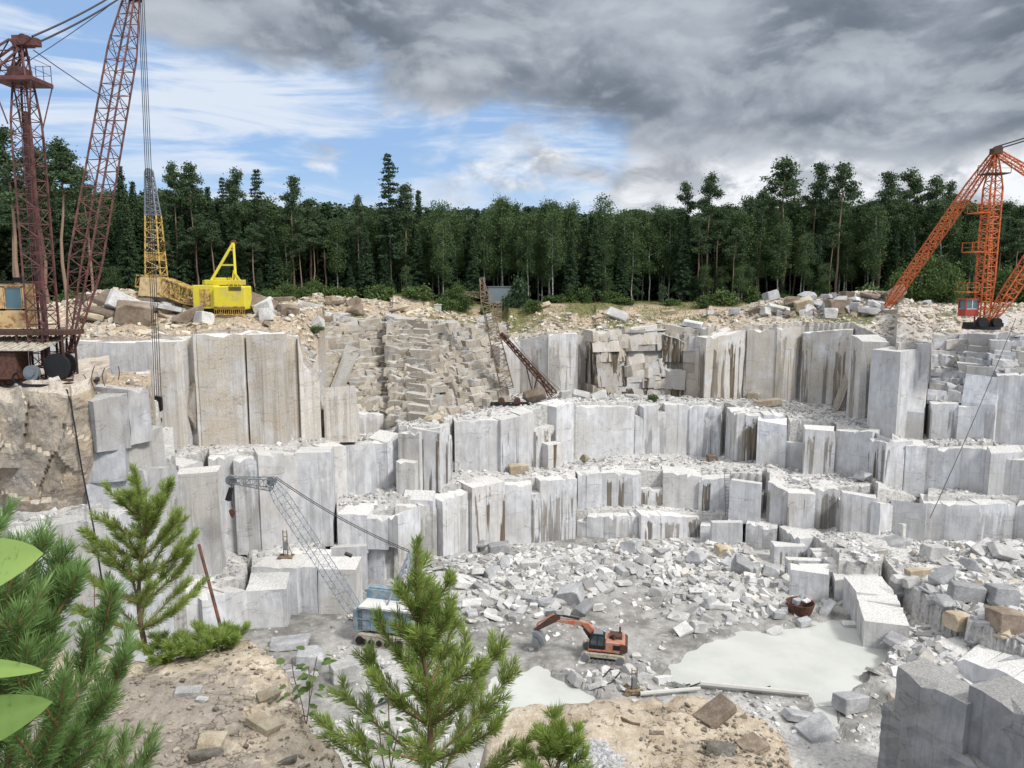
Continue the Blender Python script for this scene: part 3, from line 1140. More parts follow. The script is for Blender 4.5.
make_bench(['N4'], 'quarry_bench', 'grey wall behind the red brown derrick base', cw=(3.0, 6.0), off=0.3, st=0.2, tn=0.3, seed=19, topj=0.2)


def build_spur():
    """tan boulder-like spur the left derrick stands on"""
    w = WALLS['N1']
    rf = random.Random(9)
    feats = [(rf.uniform(-170, 130), rf.uniform(-18, -6.5), rf.uniform(-0.7, 0.7), rf.uniform(-0.014, 0.014), rf.uniform(-0.22, 0.22)) for _ in range(60)]

    def facet(px, z):
        best = min(feats, key=lambda f: ((f[0] - px) / 14) ** 2 + ((f[1] - z) / 1.15) ** 2)
        return best[2] + best[3] * (px - best[0]) + best[4] * (z - best[1])
    pxs = np.linspace(-160, 122, 150)
    prof = []
    nh = 46
    V = []
    for px in pxs:
        t = np.interp(px, w['px'], w['t'])
        zt = np.interp(px, w['px'], w['zt'])
        Yf = np.interp(px, w['px'], w['Yf'])
        turn = max(0.0, (px - 92) / 30.0) ** 2 * 6
        for j in range(nh + 16):
            if j <= nh:
                s = j / nh
                z = -17.5 + (zt + 17.5) * s
                bul = 1.1 * math.sin(min(1, s * 1.05) * math.pi) * 0.8
                nn = float(fbm(np.array([px * 0.028]), np.array([z * 0.32]), 5, 41)[0]) - 0.5
                nn = nn * 0.7 + 0.3 * (math.floor(nn * 9) / 9)
                Y = Yf + 0.6 - bul + turn + nn * 1.5 + facet(px, z) * 0.75 + (0.9 * max(0, s - 0.93) / 0.07)
                z += (float(vnoise(np.array([px * 0.05]), np.array([3.0]), 8)[0]) - 0.5) * 0.9 * s * s
            else:
                k = (j - nh) / 16
                Y = Yf + 0.6 + turn + 1.0 + k * 14
                z = zt + (float(fbm(np.array([px * 0.04]), np.array([k * 6]), 4, 12)[0]) - 0.5) * 0.5 * min(1, k * 6) \
                    + (float(vnoise(np.array([px * 0.05]), np.array([3.0]), 8)[0]) - 0.5) * 0.9 * (1 - min(1, k * 8))
            V.append((t * Y, Y, z))
    m = nh + 16
    n = len(pxs)
    idx = np.arange(n * m).reshape(n, m)
    F = np.stack([idx[:-1, :-1], idx[1:, :-1], idx[1:, 1:], idx[:-1, 1:]], -1).reshape(-1, 4)
    o = np_obj('rock_spur', np.array(V), F, M['tanrock'], smooth=False)
    tag(o, 'rounded tan rock spur under the red brown derrick at the left', kind='structure')


build_spur()


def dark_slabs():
    """dark grey cut blocks at lower right, nearest part of the pit wall"""
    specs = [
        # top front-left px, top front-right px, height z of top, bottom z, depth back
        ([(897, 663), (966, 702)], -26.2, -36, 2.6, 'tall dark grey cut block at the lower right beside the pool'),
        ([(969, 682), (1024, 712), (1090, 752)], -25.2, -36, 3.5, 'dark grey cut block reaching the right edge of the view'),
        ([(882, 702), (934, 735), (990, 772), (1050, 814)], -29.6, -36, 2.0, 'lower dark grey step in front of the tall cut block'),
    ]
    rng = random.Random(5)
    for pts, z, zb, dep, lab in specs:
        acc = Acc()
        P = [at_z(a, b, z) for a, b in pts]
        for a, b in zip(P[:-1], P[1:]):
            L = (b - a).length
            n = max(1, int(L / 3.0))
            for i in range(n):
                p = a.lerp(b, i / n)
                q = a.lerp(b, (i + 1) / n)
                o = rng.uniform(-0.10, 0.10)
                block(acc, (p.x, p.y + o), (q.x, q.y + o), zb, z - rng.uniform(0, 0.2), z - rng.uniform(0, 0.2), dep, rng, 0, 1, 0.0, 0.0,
                      rng.uniform(0.42, 0.48), 0.14, 12, chipk=0.9)  # wall colour scaled down to a darker grey for these blocks
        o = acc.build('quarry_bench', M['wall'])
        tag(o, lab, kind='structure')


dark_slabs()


def tilted_slab(corners, th, tn, br, label):
    """a natural joint face: a thick slab whose front passes through four points (px, py, distance)"""
    P = [at_y(a, b, c) for a, b, c in corners]
    n = (P[1] - P[0]).cross(P[3] - P[0]).normalized()
    if n.y < 0:
        n = -n
    rng = random.Random(int(corners[0][0]))
    m, k = 5, 7
    V, A = [], []
    for side in (0, 1):
        for i in range(m + 1):
            for j in range(k + 1):
                u, v = i / m, j / k
                p = (P[0] * (1 - u) + P[1] * u) * (1 - v) + (P[3] * (1 - u) + P[2] * u) * v
                q = p + n * (th * side + rng.uniform(-0.06, 0.06)) + Vector((rng.uniform(-0.15, 0.15), 0, rng.uniform(-0.12, 0.12))) * (1 if i in (0, m) or j in (0, k) else 0)
                V.append(q)
                A.append((0.9, 0.0, tn, br))
    F = []
    w = k + 1
    o2 = (m + 1) * w
    for i in range(m):
        for j in range(k):
            a = i * w + j
            F.append((a, a + w, a + w + 1, a + 1))
            F.append((o2 + a + 1, o2 + a + w + 1, o2 + a + w, o2 + a))
    for i in range(m):
        for j in (0, k):
            a, b = i * w + j, (i + 1) * w + j
            F.append((a, b, o2 + b, o2 + a))
    for j in range(k):
        for i in (0, m):
            a, b = i * w + j, i * w + j + 1
            F.append((a, b, o2 + b, o2 + a))
    o = np_obj('rock_slab', np.array([tuple(v) for v in V]), np.array(F), M['wall'], attr=np.array(A))
    tag(o, label, kind='structure')


def slabs():
    W3 = WALLS['L3']
    def d3(px):
        return float(np.interp(px, W3['px'], W3['Yf']))
    y0 = d3(330)
    def hs(pts):
        out = []
        for (a, b, d) in pts:
            h = hit(a, b)
            out.append((a, b, (h.y if h else 110) - d))
        return out
    tilted_slab(hs([(351, 330, 1.2), (368, 331, 1.2), (337, 408, 1.4), (323, 410, 1.4)]), 1.2, 1.3, 0.5, 'long brown joint face slanting down left of the broken brown slope')
    tilted_slab(hs([(407, 332, 1.2), (420, 327, 1.2), (412, 347, 1.2), (400, 352, 1.2)]), 0.8, 1.3, 0.6, 'small brown joint face high on the broken brown slope')
    tilted_slab(hs([(438, 357, 1.3), (449, 354, 1.3), (417, 411, 1.4), (408, 411, 1.4)]), 0.8, 1.2, 0.6, 'narrow brown joint face slanting down in the middle of the broken brown slope')
    tilted_slab(hs([(452, 336, 1.2), (465, 325, 1.2), (462, 342, 1.2), (452, 350, 1.2)]), 0.8, 1.3, 0.6, 'brown joint face near the rusty mast')
    y1 = d3(190)
    tilted_slab([(199, 372, y1 - 0.9), (201, 378, y1 - 0.6), (202, 438, y1 - 0.6), (186, 414, y1 - 1.6)], 0.8, 0.8, 0.62, 'triangular brown joint face on the tan wall')
    tilted_slab([(303, 348, y0 + 1), (318, 372, y0 - 0.6), (312, 408, y0 - 1.0), (303, 432, y0 - 0.2)], 0.7, 0.5, 0.8, 'pale wedge at the right end of the tan wall')
    D = WALLS['D3']
    yd = float(np.interp(850, D['px'], D['Yf']))
    tilted_slab([(862, 326, yd + 1.5), (871, 333, yd + 0.6), (838, 412, yd - 1.2), (831, 411, yd - 0.6)], 0.6, 0.9, 0.75, 'slanting tan joint face on the stained pale wall')
    tilted_slab([(735, 336, yd + 6), (741, 322, yd + 7), (733, 395, yd + 4.6), (726, 395, yd + 4.6)], 0.5, 1.0, 0.8, 'slanting tan joint face at the left of the stained pale wall')


slabs()
# ------------------------------------------------------------------ loose stone
def hull_mesh(pts):
    bm = bmesh.new()
    for p in pts:
        bm.verts.new(p)
    r = bmesh.ops.convex_hull(bm, input=bm.verts)
    junk = [g for g in r['geom_interior'] if isinstance(g, bmesh.types.BMVert)]
    if junk:
        bmesh.ops.delete(bm, geom=junk, context='VERTS')
    bmesh.ops.dissolve_limit(bm, angle_limit=rad(8), verts=bm.verts, edges=bm.edges)
    return bm


def proto_pts(kind, rng):
    if kind == 'cuboid':
        ax, ay, az = rng.uniform(0.75, 1.0), rng.uniform(0.45, 0.75), rng.uniform(0.4, 0.65)
    elif kind == 'slab':
        ax, ay, az = 1.0, rng.uniform(0.5, 0.9), rng.uniform(0.14, 0.28)
    else:
        ax, ay, az = 1.0, rng.uniform(0.6, 0.95), rng.uniform(0.45, 0.8)
    pts = []
    if kind == 'angular':
        for i in range(11):
            v = Vector((rng.gauss(0, 1), rng.gauss(0, 1), rng.gauss(0, 1))).normalized()
            m = max(abs(v.x), abs(v.y), abs(v.z))
            v = v / m * rng.uniform(0.72, 1.0)
            pts.append((v.x * ax / 2, v.y * ay / 2, v.z * az / 2))
    else:
        j = 0.10 if kind == 'cuboid' else 0.16
        for x in (-1, 1):
            for y in (-1, 1):
                for z in (-1, 1):
                    px, py, pz = (x * (1 - rng.uniform(0, j * 2)), y * (1 - rng.uniform(0, j * 2.5)), z * (1 - rng.uniform(0, j)))
                    if rng.random() < 0.28:   # broken corner
                        c = rng.uniform(0.3, 0.6)
                        pts += [(px * (1 - c) * ax / 2, py * ay / 2, pz * az / 2), (px * ax / 2, py * (1 - c) * ay / 2, pz * az / 2),
                                (px * ax / 2, py * ay / 2, pz * (1 - c) * az / 2)]
                    else:
                        pts.append((px * ax / 2, py * ay / 2, pz * az / 2))
    return pts


ROCKME = {}
_rr = random.Random(77)
for kind in ('cuboid', 'slab', 'angular'):
    for i in range(6):
        bm = hull_mesh(proto_pts(kind, _rr))
        ROCKME[(kind, i)] = bm
ROCKMESH = {}


def rock_mesh(kind, i, mat):
    key = (kind, i, mat)
    if key not in ROCKMESH:
        me = bpy.data.meshes.new('granite_block')
        bm = ROCKME[(kind, i)].copy()
        bmesh.ops.bevel(bm, geom=bm.edges[:], offset=0.02, segments=1, affect='EDGES')
        bm.to_mesh(me)
        bm.free()
        me.materials.append(M[mat])
        ROCKMESH[key] = me
    return ROCKMESH[key]


N_ROCKS = [0]


def put_rock(loc, size, kind, mat, label, group=None, rot=None, i=None, rng=_rr, name='granite_block', squash=(1, 1, 1)):
    i = rng.randrange(6) if i is None else i
    o = bpy.data.objects.new(name, rock_mesh(kind, i, mat))
    COL.objects.link(o)
    o.location = loc
    o.scale = (size * squash[0], size * squash[1], size * squash[2])
    if rot is None:
        tl = 0.45 if kind != 'slab' else 0.35
        rot = (rng.uniform(-tl, tl), rng.uniform(-tl, tl), rng.uniform(0, 6.28))
    o.rotation_euler = rot
    tag(o, label, 'stone block', group)
    N_ROCKS[0] += 1
    return o


# singled out blocks: pixel of the base, size in metres, kind, material, label
NAMED = [
    (571, 604, 3.0, 'cuboid', 'stone_grey', 'large grey cube shaped block lying alone left of the excavator boom', 0.5),
    (497, 603, 2.2, 'slab', 'stone_pale', 'tilted white slab on the rubble heap left of the excavator bucket', 0.4),
    (598, 612, 1.7, 'cuboid', 'stone_pale', 'small white block in front of the excavator cab', 0.3),
    (585, 618, 2.6, 'angular', 'stone_grey', 'rounded grey boulder directly behind the excavator boom', 0.7),
    (557, 622, 2.4, 'angular', 'stone_grey', 'dark grey boulder under the excavator boom', 0.3),
    (624, 586, 2.2, 'slab', 'stone_pale', 'flat pale slab lying alone on the floor right of the cube block', 0.2),
    (699, 632, 1.7, 'cuboid', 'stone_pale', 'white squared block at the left shore of the pool', 0.3),
    (683, 635, 2.0, 'slab', 'stone_pale', 'flat pale slab leaning at the left shore of the pool', 0.5),
    (720, 608, 2.9, 'slab', 'stone_pale', 'broad flat pale slab on the floor above the pool', 0.1),
    (775, 640, 2.0, 'angular', 'stone_pale', 'triangular pale block standing in the milky pool', 0.3),
    (804, 628, 1.9, 'cuboid', 'stone_grey', 'grey cube block standing at the far shore of the pool', 0.3),
    (779, 620, 1.8, 'cuboid', 'stone_grey', 'grey cube block left of the rusty round tub', 0.1),
    (771, 577, 2.4, 'cuboid', 'stone_grey', 'grey blocky stone in the heap below the ladder', 0.4),
    (742, 575, 3.0, 'cuboid', 'stone_grey', 'big grey tilted block in the heap below the stained low step', 0.7),
    (697, 566, 2.9, 'angular', 'stone_grey', 'big dark grey boulder in the middle of the heap under the low step', 0.2),
    (661, 557, 2.4, 'angular', 'stone_grey', 'pointed grey boulder leaning at the left of the central heap', 0.9),
    (638, 556, 2.0, 'angular', 'stone_grey', 'grey triangular boulder right of the tall middle bench', 0.2),
    (724, 556, 2.2, 'cuboid', 'stone_tan', 'yellowish upright block in the heap under the low step', 0.2),
    (482, 552, 2.3, 'angular', 'stone_grey', 'grey block leaning at the foot of the tall middle bench', 0.8),
    (499, 556, 3.2, 'cuboid', 'stone_grey', 'wide pale block at the foot of the tall middle bench', 0.1),
    (675, 545, 1.6, 'cuboid', 'stone_pale', 'small white squared block at the foot of the low step', 0.2),
    (612, 546, 1.5, 'cuboid', 'stone_pale', 'white stone at the foot of the low step beside the middle bench', 0.2),
    (455, 471, 3.0, 'cuboid', 'stone_pale', 'clean white cube block on the ledge above the tall middle bench', 0.05),
    (518, 474, 3.0, 'cuboid', 'stone_tan', 'cream cube block on the ledge above the tall middle bench', 0.1),
    (533, 403, 4.2, 'angular', 'stone_brown', 'large pinkish brown boulder on the ledge below the brown strut', 0.2),
    (566, 398, 2.6, 'cuboid', 'stone_pale', 'white squared block on the ledge right of the pinkish boulder', 0.05),
    (581, 399, 2.8, 'slab', 'stone_pale', 'leaning white slab second from the pinkish boulder', 0.7),
    (600, 400, 2.8, 'slab', 'stone_pale', 'leaning white slab third from the pinkish boulder', 0.6),
    (632, 398, 2.6, 'slab', 'stone_pale', 'flat white slab on the ledge below the jointed brown face', 0.1),
    (673, 393, 2.6, 'slab', 'stone_tan', 'cream slab on the ledge right of the jointed brown face', 0.3),
    (695, 395, 2.8, 'cuboid', 'stone_grey', 'grey block on the ledge left of the orange stained recess', 0.1),
    (709, 395, 2.6, 'cuboid', 'stone_grey', 'grey upright block beside the orange stained recess', 0.1),
    (754, 400, 2.4, 'cuboid', 'stone_tan', 'small cream block behind the long cream slab', 0.1),
    (767, 406, 4.4, 'slab', 'stone_tan', 'long cream slab on the ledge under the stained pale wall', 0.15),
    (863, 482, 2.6, 'angular', 'stone_grey', 'rounded pale boulder on the ledge at the right', 0.3),
    (796, 484, 1.8, 'cuboid', 'stone_pale', 'bright white small block on the edge of the second step', 0.4),
    (688, 453, 2.6, 'angular', 'stone_pale', 'bright white block on the ledge left of the ladder top', 0.4),
    (712, 461, 1.9, 'cuboid', 'stone_brown', 'brown block on the ledge beside the ladder top', 0.1),
    (733, 454, 1.8, 'slab', 'stone_pale', 'white slab on the ledge right of the ladder top', 0.5),
    (585, 463, 2.0, 'angular', 'stone_tan', 'cream stone on the ledge above the middle bench corner', 0.3),
    (600, 462, 2.0, 'angular', 'stone_pale', 'white stone on the ledge above the middle bench corner', 0.3),
    (346, 428, 0.1, 'slab', 'stone_pale', None, 0),
    (434, 409, 2.3, 'slab', 'stone_tan', 'orange tinged cream slab on the slope below the rusty mast', 0.6),
    (382, 388, 2.6, 'slab', 'stone_pale', 'leaning white block on the brown slope at its middle', 0.5),
    (617, 320, 4.0, 'slab', 'stone_pale', 'rounded white slab leaning on the tan embankment', 0.9),
    (692, 326, 3.6, 'slab', 'stone_pale', 'flat pale blue slab lying on the tan embankment', 0.3),
    (710, 315, 1.9, 'cuboid', 'stone_pale', 'small white upright block near the rim heap', 0.05),
    (735, 315, 2.6, 'cuboid', 'stone_grey', 'grey upright block at the left end of the rim heap', 0.05),
    (668, 314, 2.8, 'slab', 'stone_tan', 'cream slab lying on the top of the embankment', 0.2),
    (545, 308, 2.2, 'slab', 'stone_tan', 'cream slab leaning on the embankment right of the grey shed', 0.6),
    (629, 299, 1.6, 'angular', 'stone_pale', 'white pointed stone at the foot of the forest', 0.1),
    (918, 580, 2.6, 'cuboid', 'stone_tan', 'yellowish green upright slab among the rubble at the right', 0.2),
    (961, 633, 2.6, 'cuboid', 'stone_tan', 'small orange cream block on the right rubble slope', 0.15),
    (1006, 630, 3.6, 'cuboid', 'stone_brown', 'large brownish block at the right edge of the rubble slope', 0.15),
    (942, 588, 3.4, 'angular', 'stone_grey', 'grey wedge shaped boulder on the right rubble slope', 0.4),
    (975, 575, 3.4, 'angular', 'stone_grey', 'dark rounded grey boulder high on the right rubble slope', 0.2),
    (1002, 603, 3.2, 'cuboid', 'stone_grey', 'grey squared block in the right rubble slope near the edge', 0.2),
    (948, 617, 3.0, 'angular', 'stone_grey', 'grey angular block left of the drilled boulder', 0.4),
    (966, 603, 4.2, 'cuboid', 'stone_grey', 'pale block with dark drill grooves on the right rubble slope', 0.1),
    (893, 545, 3.6, 'slab', 'stone_grey', 'broad flat slab below the stained second step at the right', 0.15),
    (906, 535, 4.0, 'cuboid', 'stone_pale', 'long low pale block at the foot of the second step', 0.05),
    (935, 560, 3.2, 'cuboid', 'stone_pale', 'pale squared block at the top of the right rubble slope', 0.2),
    (985, 555, 3.0, 'slab', 'stone_pale', 'white leaning slab at the top of the right rubble slope', 0.6),
    (1005, 560, 3.4, 'slab', 'stone_pale', 'blueish leaning slab at the upper right of the rubble slope', 0.7),
    (905, 590, 2.6, 'slab', 'stone_pale', 'thin pale slab resting on the edge of the right wall', 0.1),
    (1016, 690, 5.5, 'cuboid', 'stone_grey', 'large pale block behind the dark cut blocks at the right edge', 0.15),
    (860, 640, 2.2, 'slab', 'stone_pale', 'flat white slab at the right shore of the pool', 0.05),
    (851, 632, 2.0, 'cuboid', 'stone_pale', 'pale squared stone at the right shore of the pool', 0.1),
    (826, 615, 2.4, 'angular', 'stone_grey', 'grey boulder at the foot of the right wall by the pool', 0.4),
    (818, 735, 3.2, 'slab', 'stone_grey', 'bluish flat slab at the near end of the pool', 0.3),
    (800, 722, 2.6, 'slab', 'stone_grey', 'grey slab resting over the wet timbers near the pool', 0.3),
    (850, 712, 3.0, 'cuboid', 'stone_grey', 'low grey block between the pool and the dark cut blocks', 0.2),
    (310, 668, 3.2, 'cuboid', 'stone_grey', 'notched grey upright block left of the blue crane', 0.1),
    (285, 676, 3.0, 'slab', 'stone_grey', 'grey slab lying behind the foreground rock', 0.2),
    (345, 680, 3.0, 'cuboid', 'stone_pale', 'large pale block right of the notched upright block', 0.1),
    (377, 705, 3.6, 'angular', 'stone_grey', 'wide grey boulder seen through the young pine', 0.3),
    (290, 648, 4.0, 'slab', 'stone_grey', 'long thin slab lying left of the blue crane', 0.05),
    (120, 318, 0.1, 'slab', 'stone_pale', None, 0),
    (134, 322, 4.6, 'cuboid', 'stone_brown', 'dark brownish block in the rim heap below the yellow lattice tower', 0.3),
    (124, 312, 4.6, 'slab', 'stone_pale', 'white slab standing on edge beside the dark brownish block', 1.2),
    (143, 310, 4.4, 'slab', 'stone_pale', 'white slab lying on the dark brownish block', 0.2),
    (104, 318, 5.0, 'slab', 'stone_brown', 'broad tan slab right of the red brown boom foot', 0.3),
    (112, 307, 4.2, 'slab', 'stone_brown', 'brown slab leaning on the broad tan slab', 0.6),
    (172, 312, 3.6, 'slab', 'stone_pale', 'white slab in the rim heap left of the yellow crane tracks', 0.3),
    (187, 322, 4.8, 'angular', 'stone_brown', 'long brown boulder left of the yellow crane tracks', 0.1),
    (259, 312, 4.6, 'slab', 'stone_brown', 'tan slab leaning right of the yellow crane', 0.9),
    (283, 303, 4.4, 'slab', 'stone_brown', 'flat tan slab on top of the left rim heap', 0.05),
    (335, 305, 3.6, 'slab', 'stone_brown', 'tan plank shaped slab at the top of the pale rim heap', 0.1),
    (310, 308, 4.0, 'slab', 'stone_pale', 'white slab at the top of the pale rim heap', 0.3),
    (330, 318, 4.0, 'slab', 'stone_pale', 'large white slab in the middle of the pale rim heap', 0.3),
    (347, 322, 4.2, 'slab', 'stone_pale', 'bright white slab low in the pale rim heap', 0.2),
    (400, 312, 2.8, 'slab', 'stone_tan', 'tan slab at the right end of the pale rim heap', 0.5),
    (484, 325, 3.2, 'slab', 'stone_pale', 'white slab leaning at the foot of the rusty mast', 0.8),
    (807, 306, 3.4, 'cuboid', 'stone_grey', 'tilted grey block at the top left of the white rim heap', 0.5),
    (803, 312, 3.6, 'cuboid', 'stone_tan', 'yellowish block in the middle of the white rim heap', 0.5),
    (820, 308, 4.6, 'slab', 'stone_grey', 'broad blueish slab on top of the white rim heap', 0.2),
    (850, 311, 3.4, 'cuboid', 'stone_grey', 'upright grey block at the right of the white rim heap', 0.1),
    (867, 315, 3.8, 'slab', 'stone_pale', 'cream white slab at the right end of the white rim heap', 0.3),
    (778, 312, 4.0, 'slab', 'stone_pale', 'white slab at the left of the white rim heap', 0.4),
    (792, 306, 3.0, 'slab', 'stone_brown', 'pinkish slab behind the white slab in the white rim heap', 0.6),
    (771, 300, 3.0, 'cuboid', 'stone_grey', 'grey block crowning the white rim heap at its left', 0.4),
]


def build_named():
    rng = random.Random(404)
    for (px, py, s, kind, mat, lab, tilt) in NAMED:
        if lab is None:
            continue
        h = hit(px, py)
        if h is None:
            h = at_y(px, py, 125)
        s = s * 1.0
        up = {'cuboid': 0.22, 'slab': 0.1, 'angular': 0.27}[kind] * s
        if tilt > 0.4:
            up += 0.12 * s
        yaw = rng.uniform(-0.5, 0.5)
        rot = (rng.choice([-1, 1]) * tilt * 0.5, rng.choice([-1, 1]) * tilt * 0.6, yaw)
        if kind == 'slab' and tilt > 0.4:
            rot = (tilt * 0.9, rot[1] * 0.7, yaw)
        put_rock(h + Vector((0, 0.2, up)), s, kind, mat, lab, rot=rot, rng=rng)


build_named()

# many more blocks, told apart only by the heap they lie in
HEAPS = [
    # name, pixel polygon bbox (x0,x1,y0,y1), count, size range, mats, label
    ((455, 570, 560, 625), 30, (1.2, 3.0), ['stone_pale', 'stone_grey', 'stone_pale'], 'pale angular block in the heap left of the excavator bucket'),
    ((590, 760, 545, 580), 28, (1.2, 2.9), ['stone_pale', 'stone_grey'], 'grey angular block in the heap below the low stained step'),
    ((655, 775, 580, 625), 24, (1.1, 2.7), ['stone_pale', 'stone_pale', 'stone_grey'], 'pale flat block scattered on the floor above the pool'),
    ((900, 1024, 545, 650), 38, (1.1, 2.8), ['stone_grey', 'stone_pale', 'stone_grey', 'stone_tan'], 'angular block in the rubble slope at the right'),
    ((745, 895, 297, 318), 34, (2.2, 4.4), ['stone_pale', 'stone_grey', 'stone_pale', 'stone_brown'], 'broken block in the white rim heap left of the orange derrick'),
    ((85, 210, 302, 326), 18, (1.8, 4.2), ['stone_brown', 'stone_pale', 'stone_brown', 'stone_tan'], 'brown or pale slab in the rim heap left of the yellow crane'),
    ((262, 410, 300, 328), 24, (1.9, 4.4), ['stone_pale', 'stone_pale', 'stone_brown', 'stone_tan'], 'pale slab in the long rim heap right of the yellow crane'),
    ((900, 1024, 292, 318), 12, (1.3, 2.6), ['stone_brown', 'stone_grey'], 'brown broken block on the bank behind the orange derrick'),
    ((255, 400, 640, 720), 10, (1.2, 3.0), ['stone_grey', 'stone_pale'], 'grey block on the near floor behind the foreground rock'),
    ((560, 680, 662, 700), 12, (0.8, 2.0), ['stone_pale', 'stone_pale', 'stone_grey'], 'pale slab on the near shore below the excavator'),
    ((790, 900, 690, 765), 14, (1.0, 2.4), ['stone_grey', 'stone_grey', 'stone_pale'], 'grey block between the pool end and the dark cut blocks'),
]


def build_heaps():
    rng = random.Random(505)
    for (x0, x1, y0, y1), n, (s0, s1), mats, lab in HEAPS:
        for i in range(n):
            if N_ROCKS[0] >= 298:
                return
            px, py = rng.uniform(x0, x1), rng.uniform(y0, y1)
            h = hit(px, py)
            if h is None:
                continue
            if pool_mask(np.array([h.x]), np.array([h.y]))[0] > -0.5 and h.z < -34:
                continue
            s = s0 + (s1 - s0) * rng.random() ** 1.8
            kind = rng.choice(['cuboid', 'slab', 'angular', 'slab'])
            put_rock(h + Vector((0, 0.2, 0.10 * s)), s, kind, rng.choice(mats), lab, lab.replace('block in', 'blocks in'), rng=rng)


build_heaps()


def scatter_rubble():
    """small broken stone on ledges, floor and rim: one mesh of uncountable pieces"""
    rng = np.random.default_rng(909)
    T = []
    for k, bm in ROCKME.items():
        b2 = bm.copy()
        bmesh.ops.triangulate(b2, faces=b2.faces)
        b2.verts.ensure_lookup_table()
        V = np.array([v.co[:] for v in b2.verts])
        Fc = np.array([[v.index for v in f.verts] for f in b2.faces])
        T.append((k[0], V, Fc))
    # candidate points, uniform over the ground sheet area
    N = 250000
    Y = np.sqrt(rng.uniform(46 ** 2, 136 ** 2, N))
    t = rng.uniform(-0.80, 0.80, N)
    X = t * Y
    z = H_at(X, Y)
    e = 0.6
    gx = (H_at(X + e, Y) - H_at(X - e, Y)) / (2 * e)
    gy = (H_at(X, Y + e) - H_at(X, Y - e)) / (2 * e)
    slope = np.hypot(gx, gy)
    pm = pool_mask(X, Y)
    cl = fbm(X * 0.25, Y * 0.25, 3, 61)
    p = np.full(N, 0.35) + 0.9 * sstep(0.45, 0.62, cl)
    floor = z < FLOOR + 0.7
    p = np.where(floor, sstep(0.45, 0.66, cl) * 0.75 + 0.06, p)
    p = np.where((pm > -0.3) & floor, 0.0, p)
    p = np.where(z > -10, 0.20 + 0.5 * sstep(0.45, 0.6, cl), p)
    p = np.where((t < -0.35) & (Y > 56) & (Y < 80) & (z > -13), 0.1, p)
    p = np.where(slope > 0.9, np.where((z > -19) & (slope < 2.2), 1.3, 0), p)
    for (hx, hy, amp, sx, sy) in MOUNDS:
        p = np.where(z > -8, np.maximum(p, 1.2 * np.exp(-((X - hx) / sx) ** 2 - ((Y - hy) / sy) ** 2)), p)
    for (hx, hy, amp, sx, sy) in FMOUNDS:
        p = np.maximum(p, (pm < -0.3) * 1.05 * np.exp(-((X - hx) / sx) ** 2 - ((Y - hy) / sy) ** 2) * (slope < 0.9))
    keep = rng.random(N) < p * np.where(floor, 0.20, 0.30)
    X, Y, z = X[keep], Y[keep], z[keep]
    n = len(X)
    size = 0.16 + 0.75 * rng.random(n) ** 3.2 + 0.10 * rng.random(n)
    size *= 1.0 + 0.35 * (z > -12)
    heap = np.zeros(n)
    for (hx, hy, amp, sx, sy) in FMOUNDS:
        heap = np.maximum(heap, np.exp(-((X - hx) / sx) ** 2 - ((Y - hy) / sy) ** 2))
    size = np.where(heap > 0.25, 0.24 + 1.5 * rng.random(n) ** 3.4, size)
    tt = X / Y
    rimy = np.interp(tt, RIM[0], RIM[1])
    slopezone = (z > -18.5) & (Y < rimy + 1) & (((tt > WALLS['R1']['t'][0]) & (tt < WALLS['R2']['t'][-1])) | (tt > WALLS['D5']['t'][0]))
    size = np.where(slopezone, 0.45 + 1.7 * rng.random(n) ** 2.2, size)
    which = rng.integers(0, len(T), n)
    Vs, Fs, As = [], [], []
    off = 0
    for k in range(len(T)):
        sel = np.nonzero(which == k)[0]
        if len(sel) == 0:
            continue
        _, V, Fc = T[k]
        m = len(sel)
        a = rng.uniform(0, 6.28, m)
        b = rng.uniform(-0.6, 0.6, m)
        c = rng.uniform(-0.6, 0.6, m)
        ca, sa, cb, sb, cc, sc = np.cos(a), np.sin(a), np.cos(b), np.sin(b), np.cos(c), np.sin(c)
        Rz = np.zeros((m, 3, 3)); Rz[:, 0, 0] = ca; Rz[:, 0, 1] = -sa; Rz[:, 1, 0] = sa; Rz[:, 1, 1] = ca; Rz[:, 2, 2] = 1
        Rx = np.zeros((m, 3, 3)); Rx[:, 0, 0] = 1; Rx[:, 1, 1] = cb; Rx[:, 1, 2] = -sb; Rx[:, 2, 1] = sb; Rx[:, 2, 2] = cb
        Ry = np.zeros((m, 3, 3)); Ry[:, 0, 0] = cc; Ry[:, 0, 2] = sc; Ry[:, 1, 1] = 1; Ry[:, 2, 0] = -sc; Ry[:, 2, 2] = cc
        R = Rz @ Rx @ Ry
        P = np.einsum('mij,vj->mvi', R, V) * size[sel][:, None, None]
        P += np.stack([X[sel], Y[sel], z[sel] + 0.03 * size[sel]], -1)[:, None, :]
        Vs.append(P.reshape(-1, 3))
        Fs.append((Fc[None] + (off + np.arange(m) * len(V))[:, None, None]).reshape(-1, 3))
        off += m * len(V)
        zz = z[sel]
        warm = np.clip(sstep(-12, -6, zz) * 0.75 + rng.normal(0, 0.22, m), 0, 1)
        warm = np.where(zz < -14, np.clip(rng.normal(-0.1, 0.35, m), 0, 1) * 0.6, warm)
        br = rng.uniform(0.27, 0.66, m)
        sz = slopezone[sel]
        warm = np.where(sz & (X[sel] < 20), np.clip(rng.normal(0.8, 0.2, m), 0, 1), warm)
        br = np.where(sz, br * 0.85, br)
        col = np.stack([br * (1 + 0.02 * warm), br * (1 - 0.12 * warm), br * (1 - 0.34 * warm)], -1)
        As.append(np.repeat(np.concatenate([col, np.ones((m, 1))], -1), len(V), 0))
    o = np_obj('stone_rubble', np.concatenate(Vs), np.concatenate(Fs), M['rubble'], attr=np.concatenate(As))
    tag(o, 'small broken stone strewn over ledges, floor and rim', kind='stuff')
